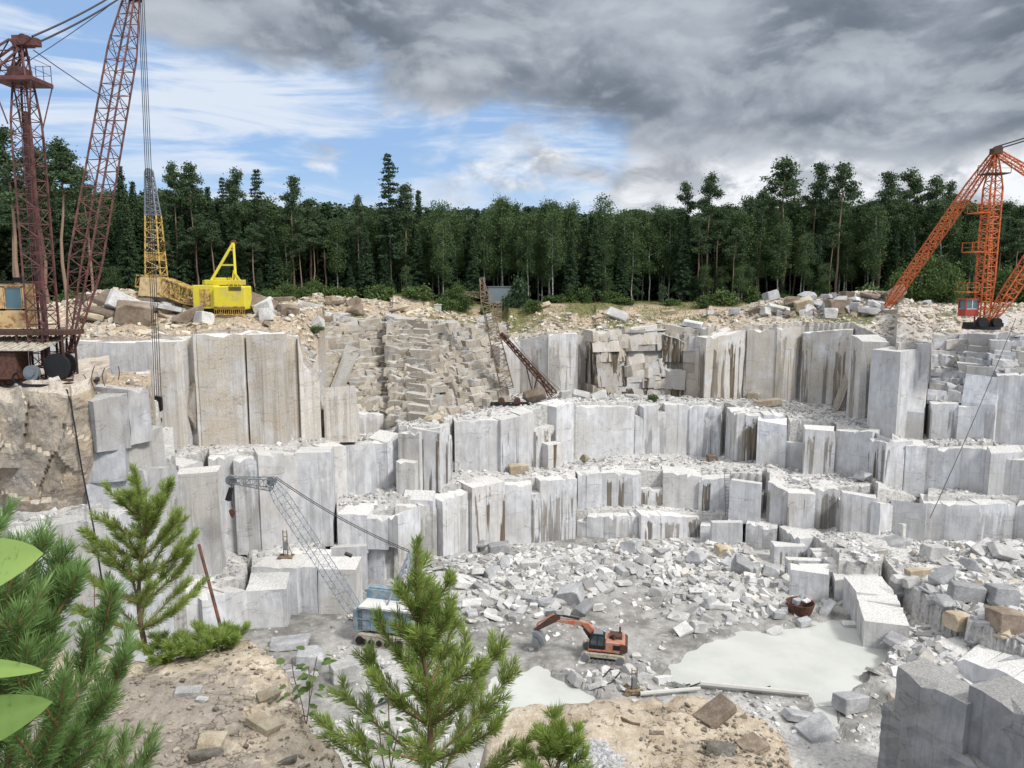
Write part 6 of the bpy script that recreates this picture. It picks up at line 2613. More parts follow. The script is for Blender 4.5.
def forest():
    rng = random.Random(2024)
    # trees that stand out: px, top py, Y, kind, proto, label
    special = [
        (788, 161, 152, 'pine', 0, 'tallest wide crowned pine above the white rim heap', 1.25),
        (818, 164, 155, 'pine', 1, 'pine right of the tallest wide crowned pine', 0.9),
        (843, 166, 150, 'pine', 2, 'pine with leaning bare trunk right of the rim heap centre', 1.0),
        (713, 177, 150, 'pine', 3, 'isolated pine with small crown and bare trunk above the embankment', 0.85),
        (684, 184, 153, 'pine', 4, 'slim pine left of the isolated small crowned pine', 0.8),
        (886, 173, 150, 'pine', 1, 'broad pine left of the orange raking leg', 1.0),
        (912, 172, 156, 'pine', 0, 'pine crossed by the top of the orange raking leg', 1.0),
        (935, 180, 150, 'pine', 3, 'pine behind the middle of the orange raking leg', 0.9),
        (953, 183, 158, 'pine', 4, 'thin crowned pine just left of the orange mast', 0.7),
        (762, 192, 150, 'pine', 2, 'shorter pine left of the tallest wide crowned pine', 0.8),
        (388, 152, 150, 'firry', 0, 'tallest spruce with open tiers left of the rusty mast', 1.0),
        (404, 186, 153, 'pine', 2, 'pine right of the tallest open tiered spruce', 0.9),
        (418, 190, 158, 'spruce', 0, 'spruce second right of the tallest open tiered spruce', 0.9),
        (357, 197, 149, 'pine', 4, 'slim pine with bare trunk left of the tallest spruce', 0.7),
        (290, 177, 149, 'pine', 1, 'tall pine with rounded crown standing apart right of the yellow crane', 0.85),
        (256, 168, 152, 'firry', 1, 'tall dark spruce directly behind the yellow crane gantry', 0.9),
        (236, 172, 150, 'pine', 0, 'pine with orange trunk behind the yellow crane gantry', 0.8),
        (190, 165, 151, 'pine', 2, 'tall pine right of the yellow lattice tower', 0.85),
        (172, 167, 150, 'pine', 3, 'narrow pine directly right of the yellow lattice tower', 0.75),
        (207, 186, 156, 'spruce', 1, 'spruce between the lattice tower and the yellow crane', 1.0),
        (222, 176, 160, 'firry', 0, 'spruce left of the orange trunked pine', 0.8),
        (119, 165, 151, 'spruce', 2, 'pointed spruce right of the red brown boom', 0.9),
        (132, 181, 153, 'spruce', 0, 'lower pointed spruce left of the yellow lattice tower', 0.9),
        (55, 143, 120, 'pine', 0, 'dense tall pine seen between red brown mast and boom', 1.2),
        (36, 150, 124, 'pine', 2, 'dark pine directly behind the red brown mast', 1.2),
        (4, 130, 118, 'pine', 1, 'large dark pine cut by the left edge', 1.3),
        (84, 172, 140, 'pine', 4, 'pine behind the lower red brown boom', 1.1),
        (502, 202, 150, 'birch', 0, 'birch rising behind the grey shed roof', 0.9),
        (438, 205, 150, 'birch', 1, 'round topped birch above the concrete block', 1.0),
        (549, 203, 151, 'birch', 2, 'pale trunked birch right of the grey shed', 1.0),
        (570, 205, 152, 'birch', 3, 'birch with two pale trunks right of the grey shed', 1.0),
        (605, 200, 152, 'birch', 1, 'tallest birch above the tan embankment', 1.0),
    ]
    for (px, py, Y, kind, i, lab, wide) in special:
        t, k = tk(px, py)
        x = t * Y
        zb = gz(x, Y) - 0.2
        plant(kind, i, x, Y, k * Y - zb, rng.uniform(0, 6.28), lab, 'trees at the forest edge', wide)
    # rows
    def topline(px):
        a = [(-80, 175), (0, 180), (60, 190), (130, 200), (165, 195), (260, 205), (330, 207), (380, 212), (440, 212), (500, 208), (560, 212), (640, 212),
             (690, 214), (730, 208), (800, 205), (880, 205), (960, 205), (1024, 212), (1100, 210)]
        return float(np.interp(px, [p[0] for p in a], [p[1] for p in a]))
    for row, (Y, step, lo) in enumerate([(148, 15.5, 16), (154, 13.5, 7), (160, 12.5, 0)]):
        px = -30
        while px < 1056:
            jx = px + rng.uniform(-6, 6)
            yy = Y + rng.uniform(-2.5, 2.5)
            if px < 80:
                kinds = ['spruce', 'spruce', 'pine']
            elif px < 330:
                kinds = ['spruce', 'spruce', 'pine', 'birch']
            elif px < 420:
                kinds = ['spruce', 'birch', 'birch']
            elif px < 690:
                kinds = ['birch', 'birch', 'birch', 'spruce']
            else:
                kinds = ['pine', 'birch', 'spruce', 'pine', 'birch']
            kind = rng.choice(kinds)
            i = rng.randrange({'pine': 5, 'spruce': 3, 'birch': 4}[kind])
            if 486 < jx < 526 and Y < 150:
                yy += 5
            t, _ = tk(jx, 300)
            ty = topline(jx) + lo * rng.uniform(0.2, 1.6) + rng.uniform(-7, 9)
            _, k = tk(jx, ty)
            x = t * yy
            zb = gz(x, yy) - 0.2
            H = k * yy - zb
            if kind == 'birch' and row == 0 and rng.random() < 0.35:
                yy += 6
            kn = {'pine': 'pine', 'spruce': 'dark spruce', 'birch': 'leafy birch'}[kind]
            rn = ['in the front row', 'in the second row', 'in the third row'][row]
            plant(kind, i, x, yy, H, rng.uniform(0, 6.28), '%s %s %s' % (kn, rn, zone(jx)), '%s trees in the forest %s' % (kn, zone(jx)),
                  rng.uniform(0.95, 1.25))
            px += step * rng.uniform(0.75, 1.25)
    # low young growth at the forest foot
    for k in range(30):
        px = rng.uniform(-20, 1044)
        kind = rng.choice(['spruce', 'birch', 'birch'])
        yy = rng.uniform(143, 149)
        if 478 < px < 536:
            continue
        t, _ = tk(px, 300)
        x = t * yy
        H = rng.uniform(3.0, 7.5)
        kn = {'spruce': 'spruce', 'birch': 'birch'}[kind]
        plant(kind, rng.randrange(3), x, yy, H, rng.uniform(0, 6.28), 'small young %s %s' % (kn, zone(px)),
              'young %s trees at the forest foot %s' % (kn, zone(px)), 1.5)
    print('TREES', N_TREES[0])
    # the wood behind, nobody could count it
    parts = []
    attrs = []
    faces = []
    off = 0
    lows = [proto_tree(k, 900 + j, 0.22) for j, k in enumerate(['spruce', 'pine', 'birch', 'birch', 'spruce', 'pine'])]
    r2 = np.random.default_rng(5)
    for row, Y in enumerate((166, 171, 177, 185, 195)):
        for px in np.arange(-60, 1090, 11 - row * 0.3):
            j = int(r2.integers(0, len(lows)))
            mb, V, F, A, H0 = lows[j]
            yy = Y + r2.uniform(-2, 2)
            jx = px + r2.uniform(-5, 5)
            t, _ = tk(jx, 300)
            _, k = tk(jx, topline(jx) + r2.uniform(-3, 9))
            H = k * yy + 4.3
            s = H / H0
            a = r2.uniform(0, 6.28)
            ca, sa = math.cos(a), math.sin(a)
            VV = V * s
            VV = np.stack([VV[:, 0] * ca - VV[:, 1] * sa, VV[:, 0] * sa + VV[:, 1] * ca, VV[:, 2]], -1) * np.array([1.35, 1.35, 1]) + np.array([t * yy, yy, -4.3])
            parts.append(VV)
            faces.append(F + off)
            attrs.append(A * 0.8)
            off += len(V)
        # understorey mass
        n = 5000
        px = r2.uniform(-60, 1090, n)
        t = (px - 512) / F_PX
        yy = Y + r2.uniform(-2, 3, n)
        P = np.stack([t * yy, yy, -4.3 + r2.random(n) ** 1.2 * 11], -1)
        V, F, A = leaf_quads(P, 0.75, r2)
        parts.append(V)
        faces.append(F + off)
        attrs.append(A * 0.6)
        off += len(V)
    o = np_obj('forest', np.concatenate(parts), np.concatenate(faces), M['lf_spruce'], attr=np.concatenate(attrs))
    tag(o, 'dense dark wood behind the front rows of trees', kind='stuff')


forest()


def bush_mesh(seed, n=900, ls=0.075):
    rng = np.random.default_rng(seed)
    C = []
    S = []
    for i in range(16):
        a = rng.uniform(0, 6.28)
        r = rng.uniform(0, 0.8)
        c = np.array([math.cos(a) * r, math.sin(a) * r, rng.uniform(0.2, 0.85) * (1.15 - r * 0.6)])
        m = n // 16
        C.append(rng.normal(size=(m, 3)) * 0.17 + c)
        S.append(np.full(m, rng.uniform(0.2, 0.9)))
    C = np.concatenate(C)
    C[:, 2] = np.abs(C[:, 2])
    V, F, A = leaf_quads(C, ls, rng, shade=np.concatenate(S))
    o = np_obj('foliage', V, F, M['lf_bush'], attr=A)
    me = o.data
    bpy.data.objects.remove(o)
    mb = MB()
    for i in range(7):
        a = rng.uniform(0, 6.28)
        mb.bar((0, 0, -0.05), (math.cos(a) * 0.5, math.sin(a) * 0.5, rng.uniform(0.5, 0.9)), 0.02, 4, 0.006)
    o = mb.build('stem', M['bark_dark'])
    ms = o.data
    bpy.data.objects.remove(o)
    return me, ms


BUSH = [bush_mesh(s, 1500) for s in (1, 2, 3, 4)]
BIGBUSH = [bush_mesh(s, 7000, 0.032) for s in (5, 6)]
DARKBUSH = []
for me, ms in BUSH[:2]:
    d = me.copy()
    d.materials.clear()
    d.materials.append(M['lf_spruce'])
    DARKBUSH.append((d, ms))


def bush(x, y, r, h, label, group=None, dark=False, rng=random):
    me, ms = rng.choice(DARKBUSH if dark else (BIGBUSH if h > 3.4 else BUSH))
    root = bpy.data.objects.new('shrub', None)
    COL.objects.link(root)
    root.location = (x, y, gz(x, y) - 0.05)
    root.scale = (r, r, h)
    root.rotation_euler = (0, 0, rng.uniform(0, 6.28))
    tag(root, label, 'shrub', group)
    for nm, m_ in (('foliage', me), ('stem', ms)):
        o = bpy.data.objects.new(nm, m_)
        COL.objects.link(o)
        o.parent = root


def bushes():
    rng = random.Random(31)
    spec = [(518, 322, 141, 2.4, 5.2, 'dark conical shrub in front of the grey shed', True), (508, 322, 140, 1.5, 2.2, 'low dark shrub at the left foot of the conical shrub', True),
            (533, 316, 138, 2.0, 1.9, 'bright small shrub right of the conical shrub', False),
            (460, 305, 140, 3.4, 4.2, 'wide shrub left of the slender rusty mast', False), (446, 312, 136, 2.4, 2.0, 'low shrub right of the concrete block', False),
            (418, 312, 137, 3.4, 2.4, 'low shrub left of the concrete block', False), (380, 303, 141, 3.0, 3.2, 'shrub behind the tan slab of the rim heap', False),
            (285, 298, 141, 4.0, 3.5, 'pale green shrub just right of the yellow crane', False), (312, 295, 143, 4.0, 3.8, 'shrub behind the top of the pale rim heap', False),
            (345, 297, 142, 3.2, 2.8, 'low shrub behind the plank shaped slab', False), (180, 322, 98, 0.01, 0.01, None, False),
            (315, 320, 104, 1.6, 0.9, 'tiny green tuft growing in the rubble under the pale rim heap', False),
            (722, 303, 140, 3.0, 2.6, 'olive shrub on the rim left of the white heap', False), (705, 305, 139, 2.2, 2.0, 'small olive shrub left of the upright white block', False),
            (925, 300, 135, 5.2, 7.5, 'large bright green shrub right of the orange leg foot', False), (900, 300, 139, 4.0, 5.0, 'green shrub behind the orange leg foot', False),
            (948, 300, 133, 4.4, 5.4, 'green shrub just left of the orange mast', False), (870, 300, 141, 3.6, 3.2, 'green shrub behind the end of the white rim heap', False),
            (1005, 285, 140, 5.0, 5.8, 'green shrub between the orange mast and boom', False), (1028, 285, 138, 4.5, 5.0, 'green shrub at the right edge behind the boom', False),
            (602, 392, 112, 0.01, 0.01, None, False), (653, 396, 119, 1.0, 1.1, 'small green plant at the foot of the jointed brown face', False)]
    for (px, py, Y, r, h, lab, dk) in spec:
        if lab is None:
            continue
        t, _ = tk(px, py)
        bush(t * Y, Y, r, h, lab, 'shrubs along the rim', dk, rng)
    for k in range(54):
        px = rng.uniform(-10, 1034)
        Y = rng.uniform(140, 146)
        if 486 < px < 526:
            continue
        t, _ = tk(px, 300)
        bush(t * Y, Y, rng.uniform(1.4, 3.2), rng.uniform(1.0, 3.0), 'low shrub at the forest foot %s' % zone(px),
             'low shrubs at the forest foot %s' % zone(px), False, rng)
    # grass tufts on the rim
    r2 = np.random.default_rng(8)
    n = 16000
    Y = r2.uniform(124, 147, n)
    t = r2.uniform(-0.75, 0.75, n)
    X = t * Y
    z = H_at(X, Y)
    ok = (z > -8.5) & (fbm(X * 0.16, Y * 0.25, 4, 21) > 0.47)
    X, Y, z = X[ok], Y[ok], z[ok]
    n = len(X)
    h = r2.uniform(0.15, 0.5, n)
    dx = r2.normal(0, 0.1, (n, 2))
    w = 0.07
    V = np.stack([np.stack([X - w, Y, z], -1), np.stack([X + w, Y, z], -1), np.stack([X + dx[:, 0], Y + dx[:, 1], z + h], -1)], 1).reshape(-1, 3)
    sh = r2.random(n)
    A = np.repeat(np.stack([sh, sh, sh, np.ones(n)], -1), 3, 0)
    o = np_obj('grass', V, np.arange(3 * n).reshape(n, 3), M['lf_grass'], attr=A)
    tag(o, 'dry yellow green grass on the tan embankment and rim', kind='stuff')


bushes()
# ------------------------------------------------------------------ foreground rocks and young pines
def fg_rock(name, poly_pts, z0, label, seed, soil_c, white_c=None, drop=4.5, step=0.028):
    P = poly_px(poly_pts, z0)
    xs = [a for a, b in P]
    ys = [b for a, b in P]
    X, Yg = np.meshgrid(np.arange(min(xs) - 1.2, max(xs) + 1.2, step), np.arange(min(ys) - 0.4, max(ys) + 1.3, step))
    sd = poly_sd(P, X, Yg) + (fbm(X * 2.2, Yg * 2.2, 4, seed) - 0.5) * 0.24 + 0.04
    edge = np.clip(sd / 0.35, 0, 1)
    z = z0 + (fbm(X * 1.1, Yg * 1.1, 5, seed + 3) - 0.5) * 0.16 + (fbm(X * 7, Yg * 7, 4, seed + 5) - 0.5) * 0.05 + (1 - (1 - edge) ** 2) * 0.05 - 0.02
    st = np.floor(fbm(X * 1.6, Yg * 1.6, 4, seed + 8) * 7) / 7
    z = z + (st - 0.5) * 0.12
    out = np.clip(-sd, 0, None)
    z = z - np.where(out > 0, out * drop + out ** 1.0 * 0.5, 0)
    z = np.maximum(z, z0 - 5.0)
    keep = sd > -1.1
    soil = np.clip(0.15 + sd * 1.5, 0, 0.9)
    sm = np.zeros_like(soil)
    for (px, py, r, v) in soil_c:
        c = at_z(px, py, z0)
        sm = np.maximum(sm, v * np.exp(-((X - c.x) ** 2 + (Yg - c.y) ** 2) / r ** 2))
    soil = sm
    white = np.zeros_like(soil)
    for (px, py, r, v) in (white_c or []):
        c = at_z(px, py, z0)
        white = np.maximum(white, v * np.exp(-((X - c.x) ** 2 + (Yg - c.y) ** 2) / r ** 2))
    A = np.stack([soil, np.full_like(soil, 0.6 if seed > 55 else 0.1), white, np.ones_like(soil)], -1).reshape(-1, 4)
    V = np.stack([X, Yg, z], -1).reshape(-1, 3)
    ny, nx = X.shape
    idx = np.arange(ny * nx).reshape(ny, nx)
    F = np.stack([idx[:-1, :-1], idx[:-1, 1:], idx[1:, 1:], idx[1:, :-1]], -1).reshape(-1, 4)
    kf = keep.reshape(-1)[F].all(1)
    F = F[kf]
    used = np.unique(F)
    mp = np.zeros(len(V), int)
    mp[used] = np.arange(len(used))
    o = np_obj(name, V[used], mp[F], M['fg'], attr=A[used], smooth=True)
    tag(o, label, kind='structure')
    return P, z0, (X, Yg, z)


G1 = fg_rock('foreground_rock', [(-160, 655), (-20, 650), (100, 650), (150, 658), (190, 646), (243, 642), (264, 656), (290, 690), (318, 733), (346, 790), (360, 900), (300, 1100), (-400, 1100)],
             -1.9, 'near rock with brown soil and tan rim at the bottom left', 51, [(165, 735, 0.50, 0.85), (225, 715, 0.30, 0.6), (90, 740, 0.8, 0.9), (205, 810, 0.55, 0.7)])
G2 = fg_rock('foreground_rock', [(500, 716), (560, 700), (640, 698), (690, 694), (735, 702), (772, 722), (797, 752), (812, 790), (850, 1000), (480, 1000), (520, 800), (500, 750)],
             -1.95, 'near pinkish tan rock at the bottom centre', 61, [(700, 740, 0.18, 0.45), (730, 760, 0.18, 0.4)],
             [(590, 760, 0.16, 1.0), (620, 790, 0.2, 0.8), (570, 735, 0.12, 0.7)])


def fg_z(G, x, y):
    X, Yg, z = G[2]
    i = int(np.clip((x - X[0, 0]) / 0.028, 0, X.shape[1] - 1))
    j = int(np.clip((y - Yg[0, 0]) / 0.028, 0, X.shape[0] - 1))
    return float(z[j, i])


def fg_place(G, px, py):
    p = at_z(px, py, G[1])
    for _ in range(4):
        z = max(fg_z(G, p.x, p.y), G[1] - 0.06)
        p = at_z(px, py, z)
    return p


def near_cliff():
    """the face below the viewpoint, falling to the quarry floor"""
    X, S = np.meshgrid(np.linspace(-9, 7, 50), np.linspace(0, 1, 40))
    y = 2.2 + S * 11 + (fbm(X * 0.6, S * 6, 4, 3) - 0.5) * 1.0
    z = -3.9 - S * 32 + (fbm(X * 0.6, S * 8, 4, 13) - 0.5) * 0.8
    V = np.stack([X * (1 + S * 4), y, z], -1).reshape(-1, 3)
    idx = np.arange(X.size).reshape(X.shape)
    F = np.stack([idx[:-1, :-1], idx[:-1, 1:], idx[1:, 1:], idx[1:, :-1]], -1).reshape(-1, 4)
    o = np_obj('rock_face', V, F, M['tanrock'], smooth=True)
    tag(o, 'steep rock face below the viewpoint', kind='structure')
    X, Yg = np.meshgrid(np.linspace(-14, 12, 60), np.linspace(-12, 2.35, 34))
    z = -1.95 + (fbm(X * 0.7, Yg * 0.7, 4, 7) - 0.5) * 0.3 - np.clip(Yg - 2.0, 0, 1) * 6 - 0.12
    V = np.stack([X, Yg, z], -1).reshape(-1, 3)
    idx = np.arange(X.size).reshape(X.shape)
    F = np.stack([idx[:-1, :-1], idx[:-1, 1:], idx[1:, 1:], idx[1:, :-1]], -1).reshape(-1, 4)
    A = np.tile(np.array([0.7, 0.1, 0, 1.0]), (len(V), 1))
    o = np_obj('rock_platform', V, F, M['fg'], attr=A, smooth=True)
    tag(o, 'soil covered rock platform the viewer stands on', kind='structure')


near_cliff()


def fg_stones():
    rng = random.Random(12)
    named = [(G1, 187, 694, 0.13, 'slab', 'stone_pale', 'small pale triangular stone on the left foreground rock'),
             (G1, 202, 700, 0.06, 'slab', 'stone_pale', 'tiny pale stone right of the pale triangular stone'),
             (G1, 213, 742, 0.12, 'slab', 'stone_tan', 'flat tan stone in the soil at the bottom left'),
             (G1, 205, 757, 0.14, 'slab', 'stone_fg', 'flat brown stone below the flat tan stone'),
             (G1, 262, 726, 0.16, 'slab', 'stone_tan', 'tan flake stone near the rim of the left foreground rock'),
             (G1, 284, 762, 0.12, 'angular', 'stone_fg', 'grey brown stone near the bottom of the left foreground rock'),
             (G1, 268, 697, 0.12, 'slab', 'stone_tan', 'flat tan stone below the crumbled rim of the left rock'),
             (G2, 716, 716, 0.22, 'slab', 'stone_brown', 'largest brownish flat stone on the pinkish foreground rock'),
             (G2, 632, 714, 0.06, 'angular', 'stone_brown', 'small brown pebble left of the largest brownish stone'),
             (G2, 751, 747, 0.15, 'slab', 'stone_brown', 'flat brown stone at the right of the pinkish rock'),
             (G2, 722, 752, 0.13, 'slab', 'stone_fg', 'flat grey stone in the gravel of the pinkish rock'),
             (G2, 657, 734, 0.07, 'slab', 'stone_brown', 'little flat stone in the middle of the pinkish rock')]
    for G, px, py, s, kind, mat, lab in named:
        p = fg_place(G, px, py)
        o = put_rock(p + Vector((0, 0, s * 0.08)), s, kind, mat, lab, rot=(rng.uniform(-0.2, 0.2), rng.uniform(-0.2, 0.2), rng.uniform(-0.6, 0.6)), rng=rng, name='stone')
        o['category'] = 'stone'
    # grit
    n = 4200
    r2 = np.random.default_rng(6)
    Vs, Fs, As = [], [], []
    off = 0
    T = []
    for k, bm in ROCKME.items():
        b2 = bm.copy()
        bmesh.ops.triangulate(b2, faces=b2.faces)
        T.append((np.array([v.co[:] for v in b2.verts]), np.array([[v.index for v in f.verts] for f in b2.faces])))
    for G, (x0, x1, y0, y1), m in ((G1, (120, 350, 640, 790), 1500), (G2, (640, 790, 705, 790), 900), (G2, (520, 640, 705, 790), 160)):
        for i in range(m):
            px, py = r2.uniform(x0, x1), r2.uniform(y0, y1)
            p = at_z(px, py, G[1])
            z = fg_z(G, p.x, p.y)
            if z < G[1] - 0.35:
                continue
            V, F = T[int(r2.integers(0, len(T)))]
            s = 0.004 + 0.026 * r2.random() ** 4
            a = r2.uniform(0, 6.28)
            R = np.array(Matrix.Rotation(a, 3, 'Z') @ Matrix.Rotation(r2.uniform(-0.6, 0.6), 3, 'X'))
            Vs.append(V @ R.T * s + np.array([p.x, p.y, z + s * 0.15]))
            Fs.append(F + off)
            off += len(V)
            b = r2.uniform(0.14, 0.36)
            As.append(np.tile(np.array([b, b * 0.87, b * 0.70, 1]), (len(V), 1)))
    o = np_obj('gravel', np.concatenate(Vs), np.concatenate(Fs), M['rubble'], attr=np.concatenate(As))
    tag(o, 'loose grit and chips lying on the foreground rocks', kind='stuff')
    # twig on the pinkish rock
    mb = MB()
    pts = [fg_place(G2, a, b) + Vector((0, 0, 0.008)) for a, b in ((620, 719), (626, 722), (632, 725), (640, 726))]
    mb.path(pts, 0.006, 6)
    o = mb.build('twig', M['twigbase'])
    tag(o, 'short dark twig lying on the pinkish foreground rock', 'twig')


fg_stones()


class Needles:
    def __init__(s):
        s.V = []
        s.A = []

    def shoot(s, p0, p1, rng, nl=0.045, per_m=2400, spread=0.95, shade=0.5, w=0.0012, start=0.0, tipfull=True):
        p0, p1 = np.array(p0), np.array(p1)
        d = p1 - p0
        L = np.linalg.norm(d)
        if L < 1e-4:
            return
        d = d / L
        n = max(6, int(L * per_m))
        a = np.cross(d, [0.3, 0.2, 1.0])
        a /= np.linalg.norm(a)
        b = np.cross(d, a)
        u = rng.random(n) * (1 - start) + start
        th = rng.random(n) * 2 * np.pi
        sp = spread * rng.uniform(0.75, 1.2, n) * (1.0 - 0.45 * u ** 4)
        dirs = (a * np.cos(th)[:, None] + b * np.sin(th)[:, None]) * np.sin(sp)[:, None] + d * np.cos(sp)[:, None]
        dirs[:, 2] += 0.05
        dirs /= np.linalg.norm(dirs, axis=1)[:, None]
        base = p0 + d * (u * L)[:, None]
        ln = nl * rng.uniform(0.7, 1.15, n)[:, None]
        side = np.cross(dirs, rng.normal(size=(n, 3)))
        side /= np.linalg.norm(side, axis=1)[:, None]
        bend = rng.normal(size=(n, 3)) * 0.08
        mid = base + dirs * ln * 0.55 + bend * ln * 0.3
        tip = base + dirs * ln + bend * ln
        ww = w * rng.uniform(0.8, 1.3, n)[:, None]
        s.V.append(np.stack([base, mid - side * ww, tip, mid + side * ww], 1).reshape(-1, 3))
        sh = np.clip(shade + rng.normal(0, 0.16, n), 0, 1)
        s.A.append(np.repeat(np.stack([sh, sh, sh, np.ones(n)], -1), 4, 0))


def pine_sapling(base, H, seed, label, whorls=6, reach=0.42, r0=0.014, nl=0.045, mat='lf_needle', leader=0.22, lowest=0.12, per_m=2400, limit=None, up0=0.9,
                 lean=(0, 0), w=0.0012, az0=None, width_pow=0.8, side=1.0):
    rng = np.random.default_rng(seed)
    root = empty('pine_sapling', base, label, 'young pine')
    base = Vector(base)
    N = Needles()
    mbs = []
    tm = MB()
    top = base + Vector((lean[0], lean[1], H))

    def tr(s):
        return base.lerp(top, s) + Vector((0.02 * math.sin(s * 7 + seed), 0.02 * math.cos(s * 5 + seed), 0))
    k = 14
    for i in range(k):
        tm.bar(tr(i / k), tr((i + 1) / k), r0 * (1 - 0.8 * i / k), 8, r0 * (1 - 0.8 * (i + 1) / k), cap=False)
    tm.build('trunk', M['twigbase'], root)
    # leader
    N.shoot(tr(1 - leader), tr(1.0), rng, nl * 0.9, per_m * 1.5, 0.85, 0.6, w)
    for wv in range(whorls):
        s = lowest + (1 - leader - lowest) * (wv / max(1, whorls - 1)) ** 0.9
        nb = int(rng.integers(5, 8))
        a0 = rng.uniform(0, 6.28) if az0 is None else az0 + rng.uniform(-0.5, 0.5)
        f = (1 - s)
        for b in range(nb):
            az = a0 + b * 2 * math.pi / nb + rng.uniform(-0.3, 0.3)
            L = reach * (f ** width_pow + 0.22) * rng.uniform(0.75, 1.1)
            up = (0.35 + up0 * s ** 1.2) + rng.uniform(-0.15, 0.15)
            d = Vector((math.cos(az) * math.cos(up), math.sin(az) * math.cos(up), math.sin(up)))
            p = tr(s)
            mb = MB()
            segs = max(2, int(L / 0.10))
            pts = [p]
            dd = d.copy()
            for i in range(segs):
                dd = (dd + Vector((0, 0, 0.10)) + Vector(rng.normal(size=3)) * 0.05).normalized()
                pts.append(pts[-1] + dd * (L / segs))
            for i in range(segs):
                rr = r0 * 0.42 * (1 - 0.75 * i / segs)
                mb.bar(pts[i], pts[i + 1], rr, 5, rr * 0.85, cap=False)
                age = i / segs
                N.shoot(pts[i], pts[i + 1], rng, nl * (0.95 if age > 0.3 else 0.8), per_m * (0.55 + 0.6 * age), 0.85 - 0.2 * age, 0.30 + 0.32 * age, w)
                # side shoots
                if i >= 1 or segs <= 2:
                    for q in range(2 if i < segs - 1 else 3):
                        if rng.random() > side:
                            continue
                        sgn = -1 if q == 0 else (1 if q == 1 else 0)
                        sd_ = dd.cross(Vector((0, 0, 1))).normalized() * sgn
                        d2 = (dd * 0.9 + sd_ * 0.75 + Vector((0, 0, 0.30 + 0.3 * s)) + Vector(rng.normal(size=3)) * 0.10).normalized()
                        l2 = L * rng.uniform(0.22, 0.38) * (1.0 if i < segs - 1 else 0.8)
                        q0 = pts[i + 1]
                        q1 = q0 + d2 * l2
                        mb.bar(q0, q1, r0 * 0.22, 4, r0 * 0.14, cap=False)
                        N.shoot(q0, q1, rng, nl * 0.9, per_m, 0.72, 0.42 + 0.25 * rng.random(), w)
            mb.build('branch', M['twig'], root)
    V = np.concatenate(N.V)
    A = np.concatenate(N.A)
    F = np.arange(len(V)).reshape(-1, 4)
    np_obj('needles', V, F, M[mat], root, attr=A)
    return root


# the young pine at bottom centre
pb = at_y(424, 812, 2.45)
pt = at_y(427, 540, 2.5)
pine_sapling((pb.x, 2.5, pt.z - 1.12), 1.12, 5, 'young green pine at the bottom centre in front of the quarry floor', whorls=6, reach=0.38, leader=0.26,
             lowest=0.10, lean=(0.0, 0.0), per_m=1650, w=0.0014, nl=0.052, up0=0.85, width_pow=1.2, side=0.7)
# the young pine at left on the rock
pl = fg_place(G1, 147, 652)
pl2 = at_y(131, 468, pl.y)
pine_sapling(pl, pl2.z - pl.z, 9, 'small upright young pine on the rim of the left foreground rock', whorls=6, reach=0.31, r0=0.015, leader=0.28, lowest=0.14,
             per_m=1700, w=0.0014, nl=0.052, width_pow=0.6, up0=0.7, side=0.6)
# the low side pine at the bottom
pine_sapling(at_y(560, 800, 2.3), 0.26, 15, 'small pine top at the bottom centre beside the pinkish rock', whorls=2, reach=0.15, r0=0.006, leader=0.45, lowest=0.3)
# big near pine reaching in from the left edge
pn = at_y(-30, 900, 1.55)
pine_sapling((-1.16, 1.52, -2.0), 1.40, 21, 'large near pine reaching in from the left edge of the view', whorls=8, reach=0.50, r0=0.016, leader=0.16, lowest=0.25,
             mat='lf_needle_blue', per_m=2100, w=0.0010, width_pow=0.5, nl=0.05)
pine_sapling((-0.80, 1.62, -1.95), 0.74, 27, 'bright low pine shoots at the bottom left corner', whorls=4, reach=0.30, r0=0.010, leader=0.3, lowest=0.2,
             per_m=2300, w=0.0011)


def ground_sprig(px, py, H, seed, label):
    p = fg_place(G1, px, py)
    pine_sapling(p - Vector((0, 0.05, 0.01)), H, seed, label, whorls=2, reach=0.12, r0=0.004, leader=0.4, lowest=0.15, per_m=2200, w=0.0013, up0=0.2)


ground_sprig(175, 655, 0.07, 41, 'tiny pine seedling on the soil left of the pale rim')
ground_sprig(200, 652, 0.08, 42, 'tiny pine seedling in the middle of the strip behind the rim')
ground_sprig(228, 647, 0.10, 43, 'tiny pine seedling closest to the tip of the left rock')


def leaf_shape(p, d, up, L, W, curl=0.15, n=6):
    """a broad leaf as a folded grid"""
    p, d, up = Vector(p), Vector(d).normalized(), Vector(up).normalized()
    side = d.cross(up).normalized()
    up = side.cross(d).normalized()
    V, F = [], []
    for i in range(n + 1):
        s = i / n
        w = W * (math.sin(math.pi * min(1, s ** 0.85)) ** 0.7 if 0 < s < 1 else 0.02)
        c = p + d * (L * s) - up * (curl * L * s * s)
        for u in (-1, -0.5, 0, 0.5, 1):
            V.append(tuple(c + side * (w * u) + up * (abs(u) * w * 0.25)))
    for i in range(n):
        for j in range(4):
            a = i * 5 + j
            F.append((a, a + 1, a + 6, a + 5))
    return V, F


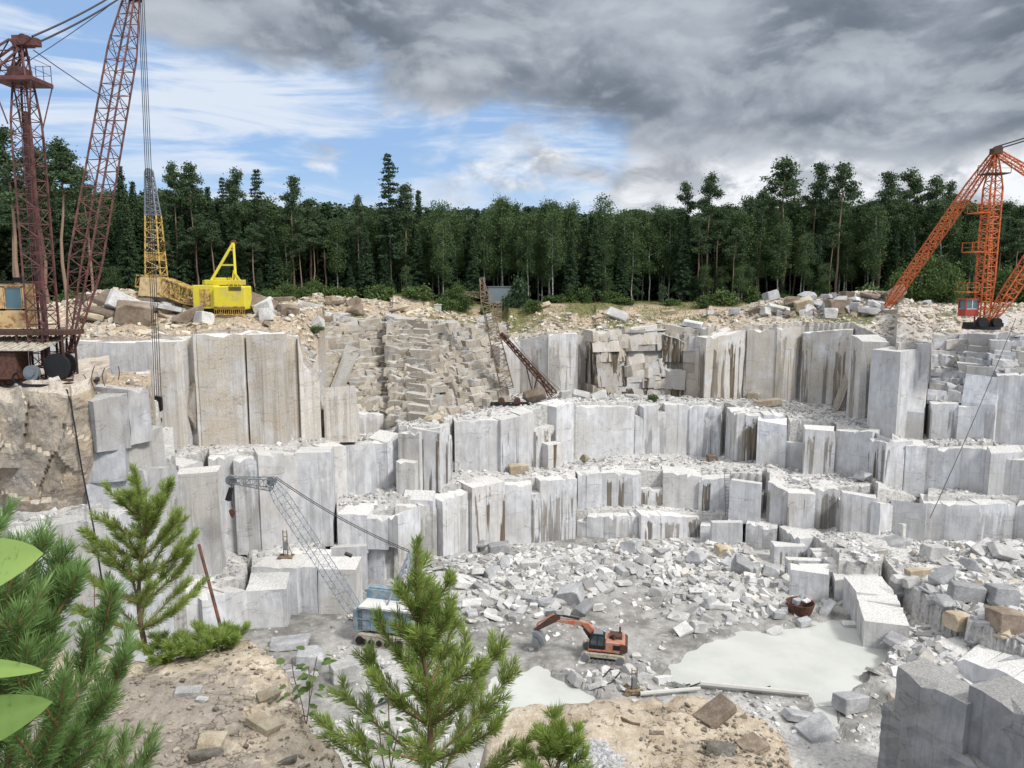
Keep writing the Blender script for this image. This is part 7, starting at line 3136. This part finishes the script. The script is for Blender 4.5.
def leafy_plant(base, H, seed, label, nleaf=22, L=0.05, mat='lf_sapling', spread=0.12, name='birch_seedling', lean=(0, 0)):
    rng = random.Random(seed)
    root = empty(name, base, label, 'seedling')
    base = Vector(base)
    mb = MB()
    Vs, Fs, As = [], [], []
    off = 0
    stems = []
    for k in range(3):
        pts = [base.copy()]
        d = Vector((lean[0] + rng.uniform(-0.25, 0.25), lean[1] + rng.uniform(-0.2, 0.2), 1)).normalized()
        h = H * rng.uniform(0.65, 1.0) if k else H
        for i in range(6):
            d = (d + Vector((rng.uniform(-0.15, 0.15), rng.uniform(-0.15, 0.15), 0.1))).normalized()
            pts.append(pts[-1] + d * h / 6)
        mb.path(pts, 0.0022, 5)
        stems.append(pts)
    mb.build('stem', M['twigbase'], root)
    for i in range(nleaf):
        pts = rng.choice(stems)
        k = rng.uniform(0.25, 1.0) * 5.99
        p = pts[int(k)].lerp(pts[int(k) + 1], k - int(k))
        a = rng.uniform(0, 6.28)
        q = p + Vector((math.cos(a), math.sin(a), 0.3)) * rng.uniform(0.01, spread)
        V, F = leaf_shape(q, (math.cos(a), math.sin(a), rng.uniform(-0.5, 0.3)), (rng.uniform(-0.4, 0.4), rng.uniform(-0.6, 0.2), 1), L * rng.uniform(0.7, 1.2), L * rng.uniform(0.30, 0.42))
        Vs += V
        Fs += [tuple(x + off for x in f) for f in F]
        off += len(V)
        As += [(rng.uniform(0.2, 0.9),) * 3 + (1,)] * len(V)
    np_obj('leaves', np.array(Vs), np.array(Fs), M[mat], root, attr=np.array(As), smooth=True)


p = fg_place(G1, 306, 722)
leafy_plant((p.x, p.y, p.z - 0.02), 0.33, 3, 'leafy birch seedling on the rim of the left foreground rock', 34, 0.042, spread=0.07)
leafy_plant(at_y(392, 790, 2.3), 0.30, 4, 'leafy green seedling growing inside the central young pine', 20, 0.034, spread=0.05)
leafy_plant(at_y(95, 690, 2.9), 0.42, 6, 'sparse leafy seedling behind the near left pine', 34, 0.045, spread=0.08)


def big_leaves():
    specs = [((-0.60, 0.72, -0.21), (1, 0.05, 0.33), 0.135, 0.048, 0.9, 'large pale green leaf at the left edge, uppermost of three'),
             ((-0.60, 0.70, -0.285), (1, 0.05, -0.02), 0.115, 0.020, 0.75, 'narrow pale leaf at the left edge, middle of three'),
             ((-0.60, 0.70, -0.36), (1, 0.05, 0.22), 0.125, 0.036, 0.35, 'darker green leaf at the left edge, lowest of three')]
    specs = [((8, 570), (-60, 585), (36, 552), 0.75, 0.030, 0.95, 'large pale green leaf at the left edge, uppermost of three'),
             ((8, 570), (-60, 668), (38, 669), 0.75, 0.010, 0.7, 'narrow pale leaf at the left edge, middle of three'),
             ((8, 570), (-70, 745), (44, 702), 0.75, 0.026, 0.3, 'darker green leaf at the left edge, lowest of three')]
    stem = Vector((-0.72, 0.75, -2.0))
    root = empty('broadleaf_plant', stem, 'broad leaved plant with three big leaves at the left edge', 'plant')
    mb = MB()
    mb.path([stem, Vector((-0.66, 0.76, -1.2)), Vector((-0.64, 0.75, -0.5)), Vector((-0.63, 0.75, -0.2))], 0.006, 7)
    mb.build('stem', M['twigbase'], root)
    for _, a, b, Y, W, sh, lab in specs:
        p0, p1 = at_y(a[0], a[1], Y), at_y(b[0], b[1], Y - 0.03)
        V, F = leaf_shape(p0, p1 - p0, (0.1, -1.0, 0.75), (p1 - p0).length, W, 0.06, 14)
        A = [(min(1, sh + (0.22 if q % 5 == 2 else (0.08 * ((q // 5) % 2)))),) * 3 + (1,) for q in range(len(V))]
        o = np_obj('leaf', np.array(V), np.array(F), M['lf_broad'], root, attr=np.array(A), smooth=True)
        o['label'] = lab


big_leaves()
# ------------------------------------------------------------------ sky, sun, camera
SUN_EL, SUN_AZ = 48.0, 128.0     # azimuth from +Y clockwise: behind the camera, to the right


def build_sky():
    w = bpy.data.worlds.new('World')
    SC.world = w
    w.use_nodes = True
    nt = w.node_tree
    N = NT(nt)
    bg = nt.nodes['Background']
    bg.inputs['Strength'].default_value = 0.10
    sky = N.n('ShaderNodeTexSky', sky_type='NISHITA')
    sky.sun_disc = False
    sky.sun_elevation = rad(SUN_EL)
    sky.sun_rotation = rad(SUN_AZ)
    sky.altitude = 200
    sky.air_density = 1.0
    sky.dust_density = 0.6
    sky.ozone_density = 1.5
    tc = N.n('ShaderNodeTexCoord')
    sx = N.n('ShaderNodeSeparateXYZ')
    N.l(tc.outputs['Generated'], sx.inputs[0])
    x, y, z = sx.outputs
    az = N.math('ARCTAN2', x, y)             # 0 ahead, + right
    el = N.math('ARCSINE', z)
    # cloud coordinates: azimuth and elevation, stretched with height
    cc = N.n('ShaderNodeCombineXYZ')
    N.l(az, cc.inputs[0])
    N.l(N.math('MULTIPLY', el, 2.3), cc.inputs[1])

    def mp(scale, loc=(0, 0, 0), rot=0):
        m = N.n('ShaderNodeMapping')
        m.inputs['Scale'].default_value = scale
        m.inputs['Location'].default_value = loc
        m.inputs['Rotation'].default_value = (0, 0, rot)
        N.l(cc.outputs[0], m.inputs[0])
        return m.outputs[0]
    nbig = N.noise(mp((2.4, 2.4, 1), (3.1, 0.4, 0)), 1.0, 6, 0.5, 0.3)
    nmid = N.noise(mp((6.0, 4.6, 1), (1.1, 5.4, 0), 0.1), 1.0, 9, 0.52, 0.3)
    nup = N.noise(mp((6.0, 4.6, 1), (1.1, 5.4 + 0.11, 0), 0.1), 1.0, 9, 0.52, 0.3)
    nwisp = N.noise(mp((3.4, 10.0, 1), (0.3, 2.0, 0), -0.12), 1.0, 8, 0.6, 0.9)
    nfine = N.noise(mp((15, 11, 1), (7, 1, 0)), 1.0, 8, 0.6, 0.4)
    # tops of the billows catch the light
    lit = N.ramp(N.math('SUBTRACT', nmid, nup), -0.02, 0.07)
    # lower edge of the dark deck, falling from left to right
    r = N.n('ShaderNodeFloatCurve')
    az01 = N.math('DIVIDE', N.math('ADD', az, 0.65), 1.3, clamp=True)
    N.l(az01, r.inputs['Value'])
    cv = r.mapping.curves[0]
    pts = [(0.0, 0.36), (0.08, 0.35), (0.16, 0.285), (0.26, 0.238), (0.42, 0.225), (0.52, 0.195), (0.60, 0.15), (0.75, 0.155), (0.88, 0.13), (1.0, 0.125)]
    cv.points[0].location = pts[0]
    cv.points[1].location = pts[-1]
    for p in pts[1:-1]:
        cv.points.new(*p)
    r.mapping.update()
    edge = r.outputs[0]
    d = N.math('SUBTRACT', el, edge)
    d = N.math('ADD', d, N.math('MULTIPLY', N.math('SUBTRACT', nmid, 0.5), 0.17))
    d = N.math('ADD', d, N.math('MULTIPLY', N.math('SUBTRACT', nfine, 0.5), 0.05))
    deck = N.ramp(d, -0.018, 0.035)
    # deck colour: dark bellies and lighter breaks
    hl = N.math('ADD', N.math('MULTIPLY', nbig, 0.40), N.math('MULTIPLY', nmid, 0.45))
    hl = N.math('ADD', hl, N.math('MULTIPLY', nfine, 0.15))
    deckc = N.mix(N.ramp(hl, 0.40, 0.60), (1.45, 1.72, 2.15), (3.7, 4.1, 4.7))
    deckc = N.mix(N.ramp(nmid, 0.57, 0.72, 0, 0.35), deckc, (5.2, 5.5, 5.9))
    deckc = N.mix(N.math('MULTIPLY', lit, 0.30), deckc, (5.2, 5.6, 6.1))
    # the deck overhead, out of view, is thin and bright: it is what lights the pit
    deckc = N.mix(N.ramp(el, 0.36, 0.75), deckc, (11.5, 11.6, 11.8))
    # bright cumulus bank low at right, wisps in the blue
    bank = N.math('ADD', N.math('MULTIPLY', N.math('SUBTRACT', az01, 0.56), 0.85), N.math('SUBTRACT', nmid, 0.42))
    bank = N.ramp(bank, -0.03, 0.12)
    bankc = N.mix(N.ramp(nfine, 0.38, 0.62), (4.2, 4.5, 5.0), (8.2, 8.4, 8.7))
    bankc = N.mix(N.ramp(nbig, 0.5, 0.62, 0, 0.6), bankc, (2.7, 2.9, 3.3))
    wl = N.math('ADD', nwisp, N.math('MULTIPLY', N.math('SUBTRACT', nbig, 0.5), 0.8))
    wisp = N.ramp(wl, 0.42, 0.66, 0, 0.9)
    blue = N.mul(1.0, sky.outputs[0], (0.85, 1.0, 1.22))
    blue = N.mix(0.7, blue, (3.1, 4.7, 7.2))
    c = N.mix(wisp, blue, (6.6, 7.2, 8.1))
    haze = N.ramp(el, 0.02, 0.16, 0.6, 0)
    c = N.mix(haze, c, (5.8, 6.9, 8.2))
    c = N.mix(bank, c, bankc)
    c = N.mix(deck, c, deckc)
    N.l(c, bg.inputs['Color'])

    L = bpy.data.lights.new('sun', 'SUN')
    L.energy = 3.0
    L.angle = rad(10)
    L.color = (1.0, 0.965, 0.91)
    o = bpy.data.objects.new('sun', L)
    COL.objects.link(o)
    a, e = rad(SUN_AZ), rad(SUN_EL)
    dirv = Vector((math.sin(a) * math.cos(e), math.cos(a) * math.cos(e), math.sin(e)))
    o.rotation_euler = dirv.to_track_quat('Z', 'Y').to_euler()
    o.location = (0, -10, 30)


build_sky()
cam = bpy.data.cameras.new('camera')
cam.sensor_width = 36
cam.lens = F_PX / 1024 * 36
cam.clip_start = 0.05
cam.clip_end = 6000
co = bpy.data.objects.new('camera', cam)
COL.objects.link(co)
co.location = (0, 0, 0)
co.rotation_euler = (math.pi / 2 - PITCH, 0, 0)
SC.camera = co
SC.view_settings.view_transform = 'Standard'
SC.view_settings.look = 'None'
SC.view_settings.gamma = 1
SC.view_settings.exposure = 0.22
SC.render.resolution_x = 1024
SC.render.resolution_y = 768
SC.cycles.max_bounces = 5
SC.cycles.diffuse_bounces = 3
SC.cycles.transparent_max_bounces = 4
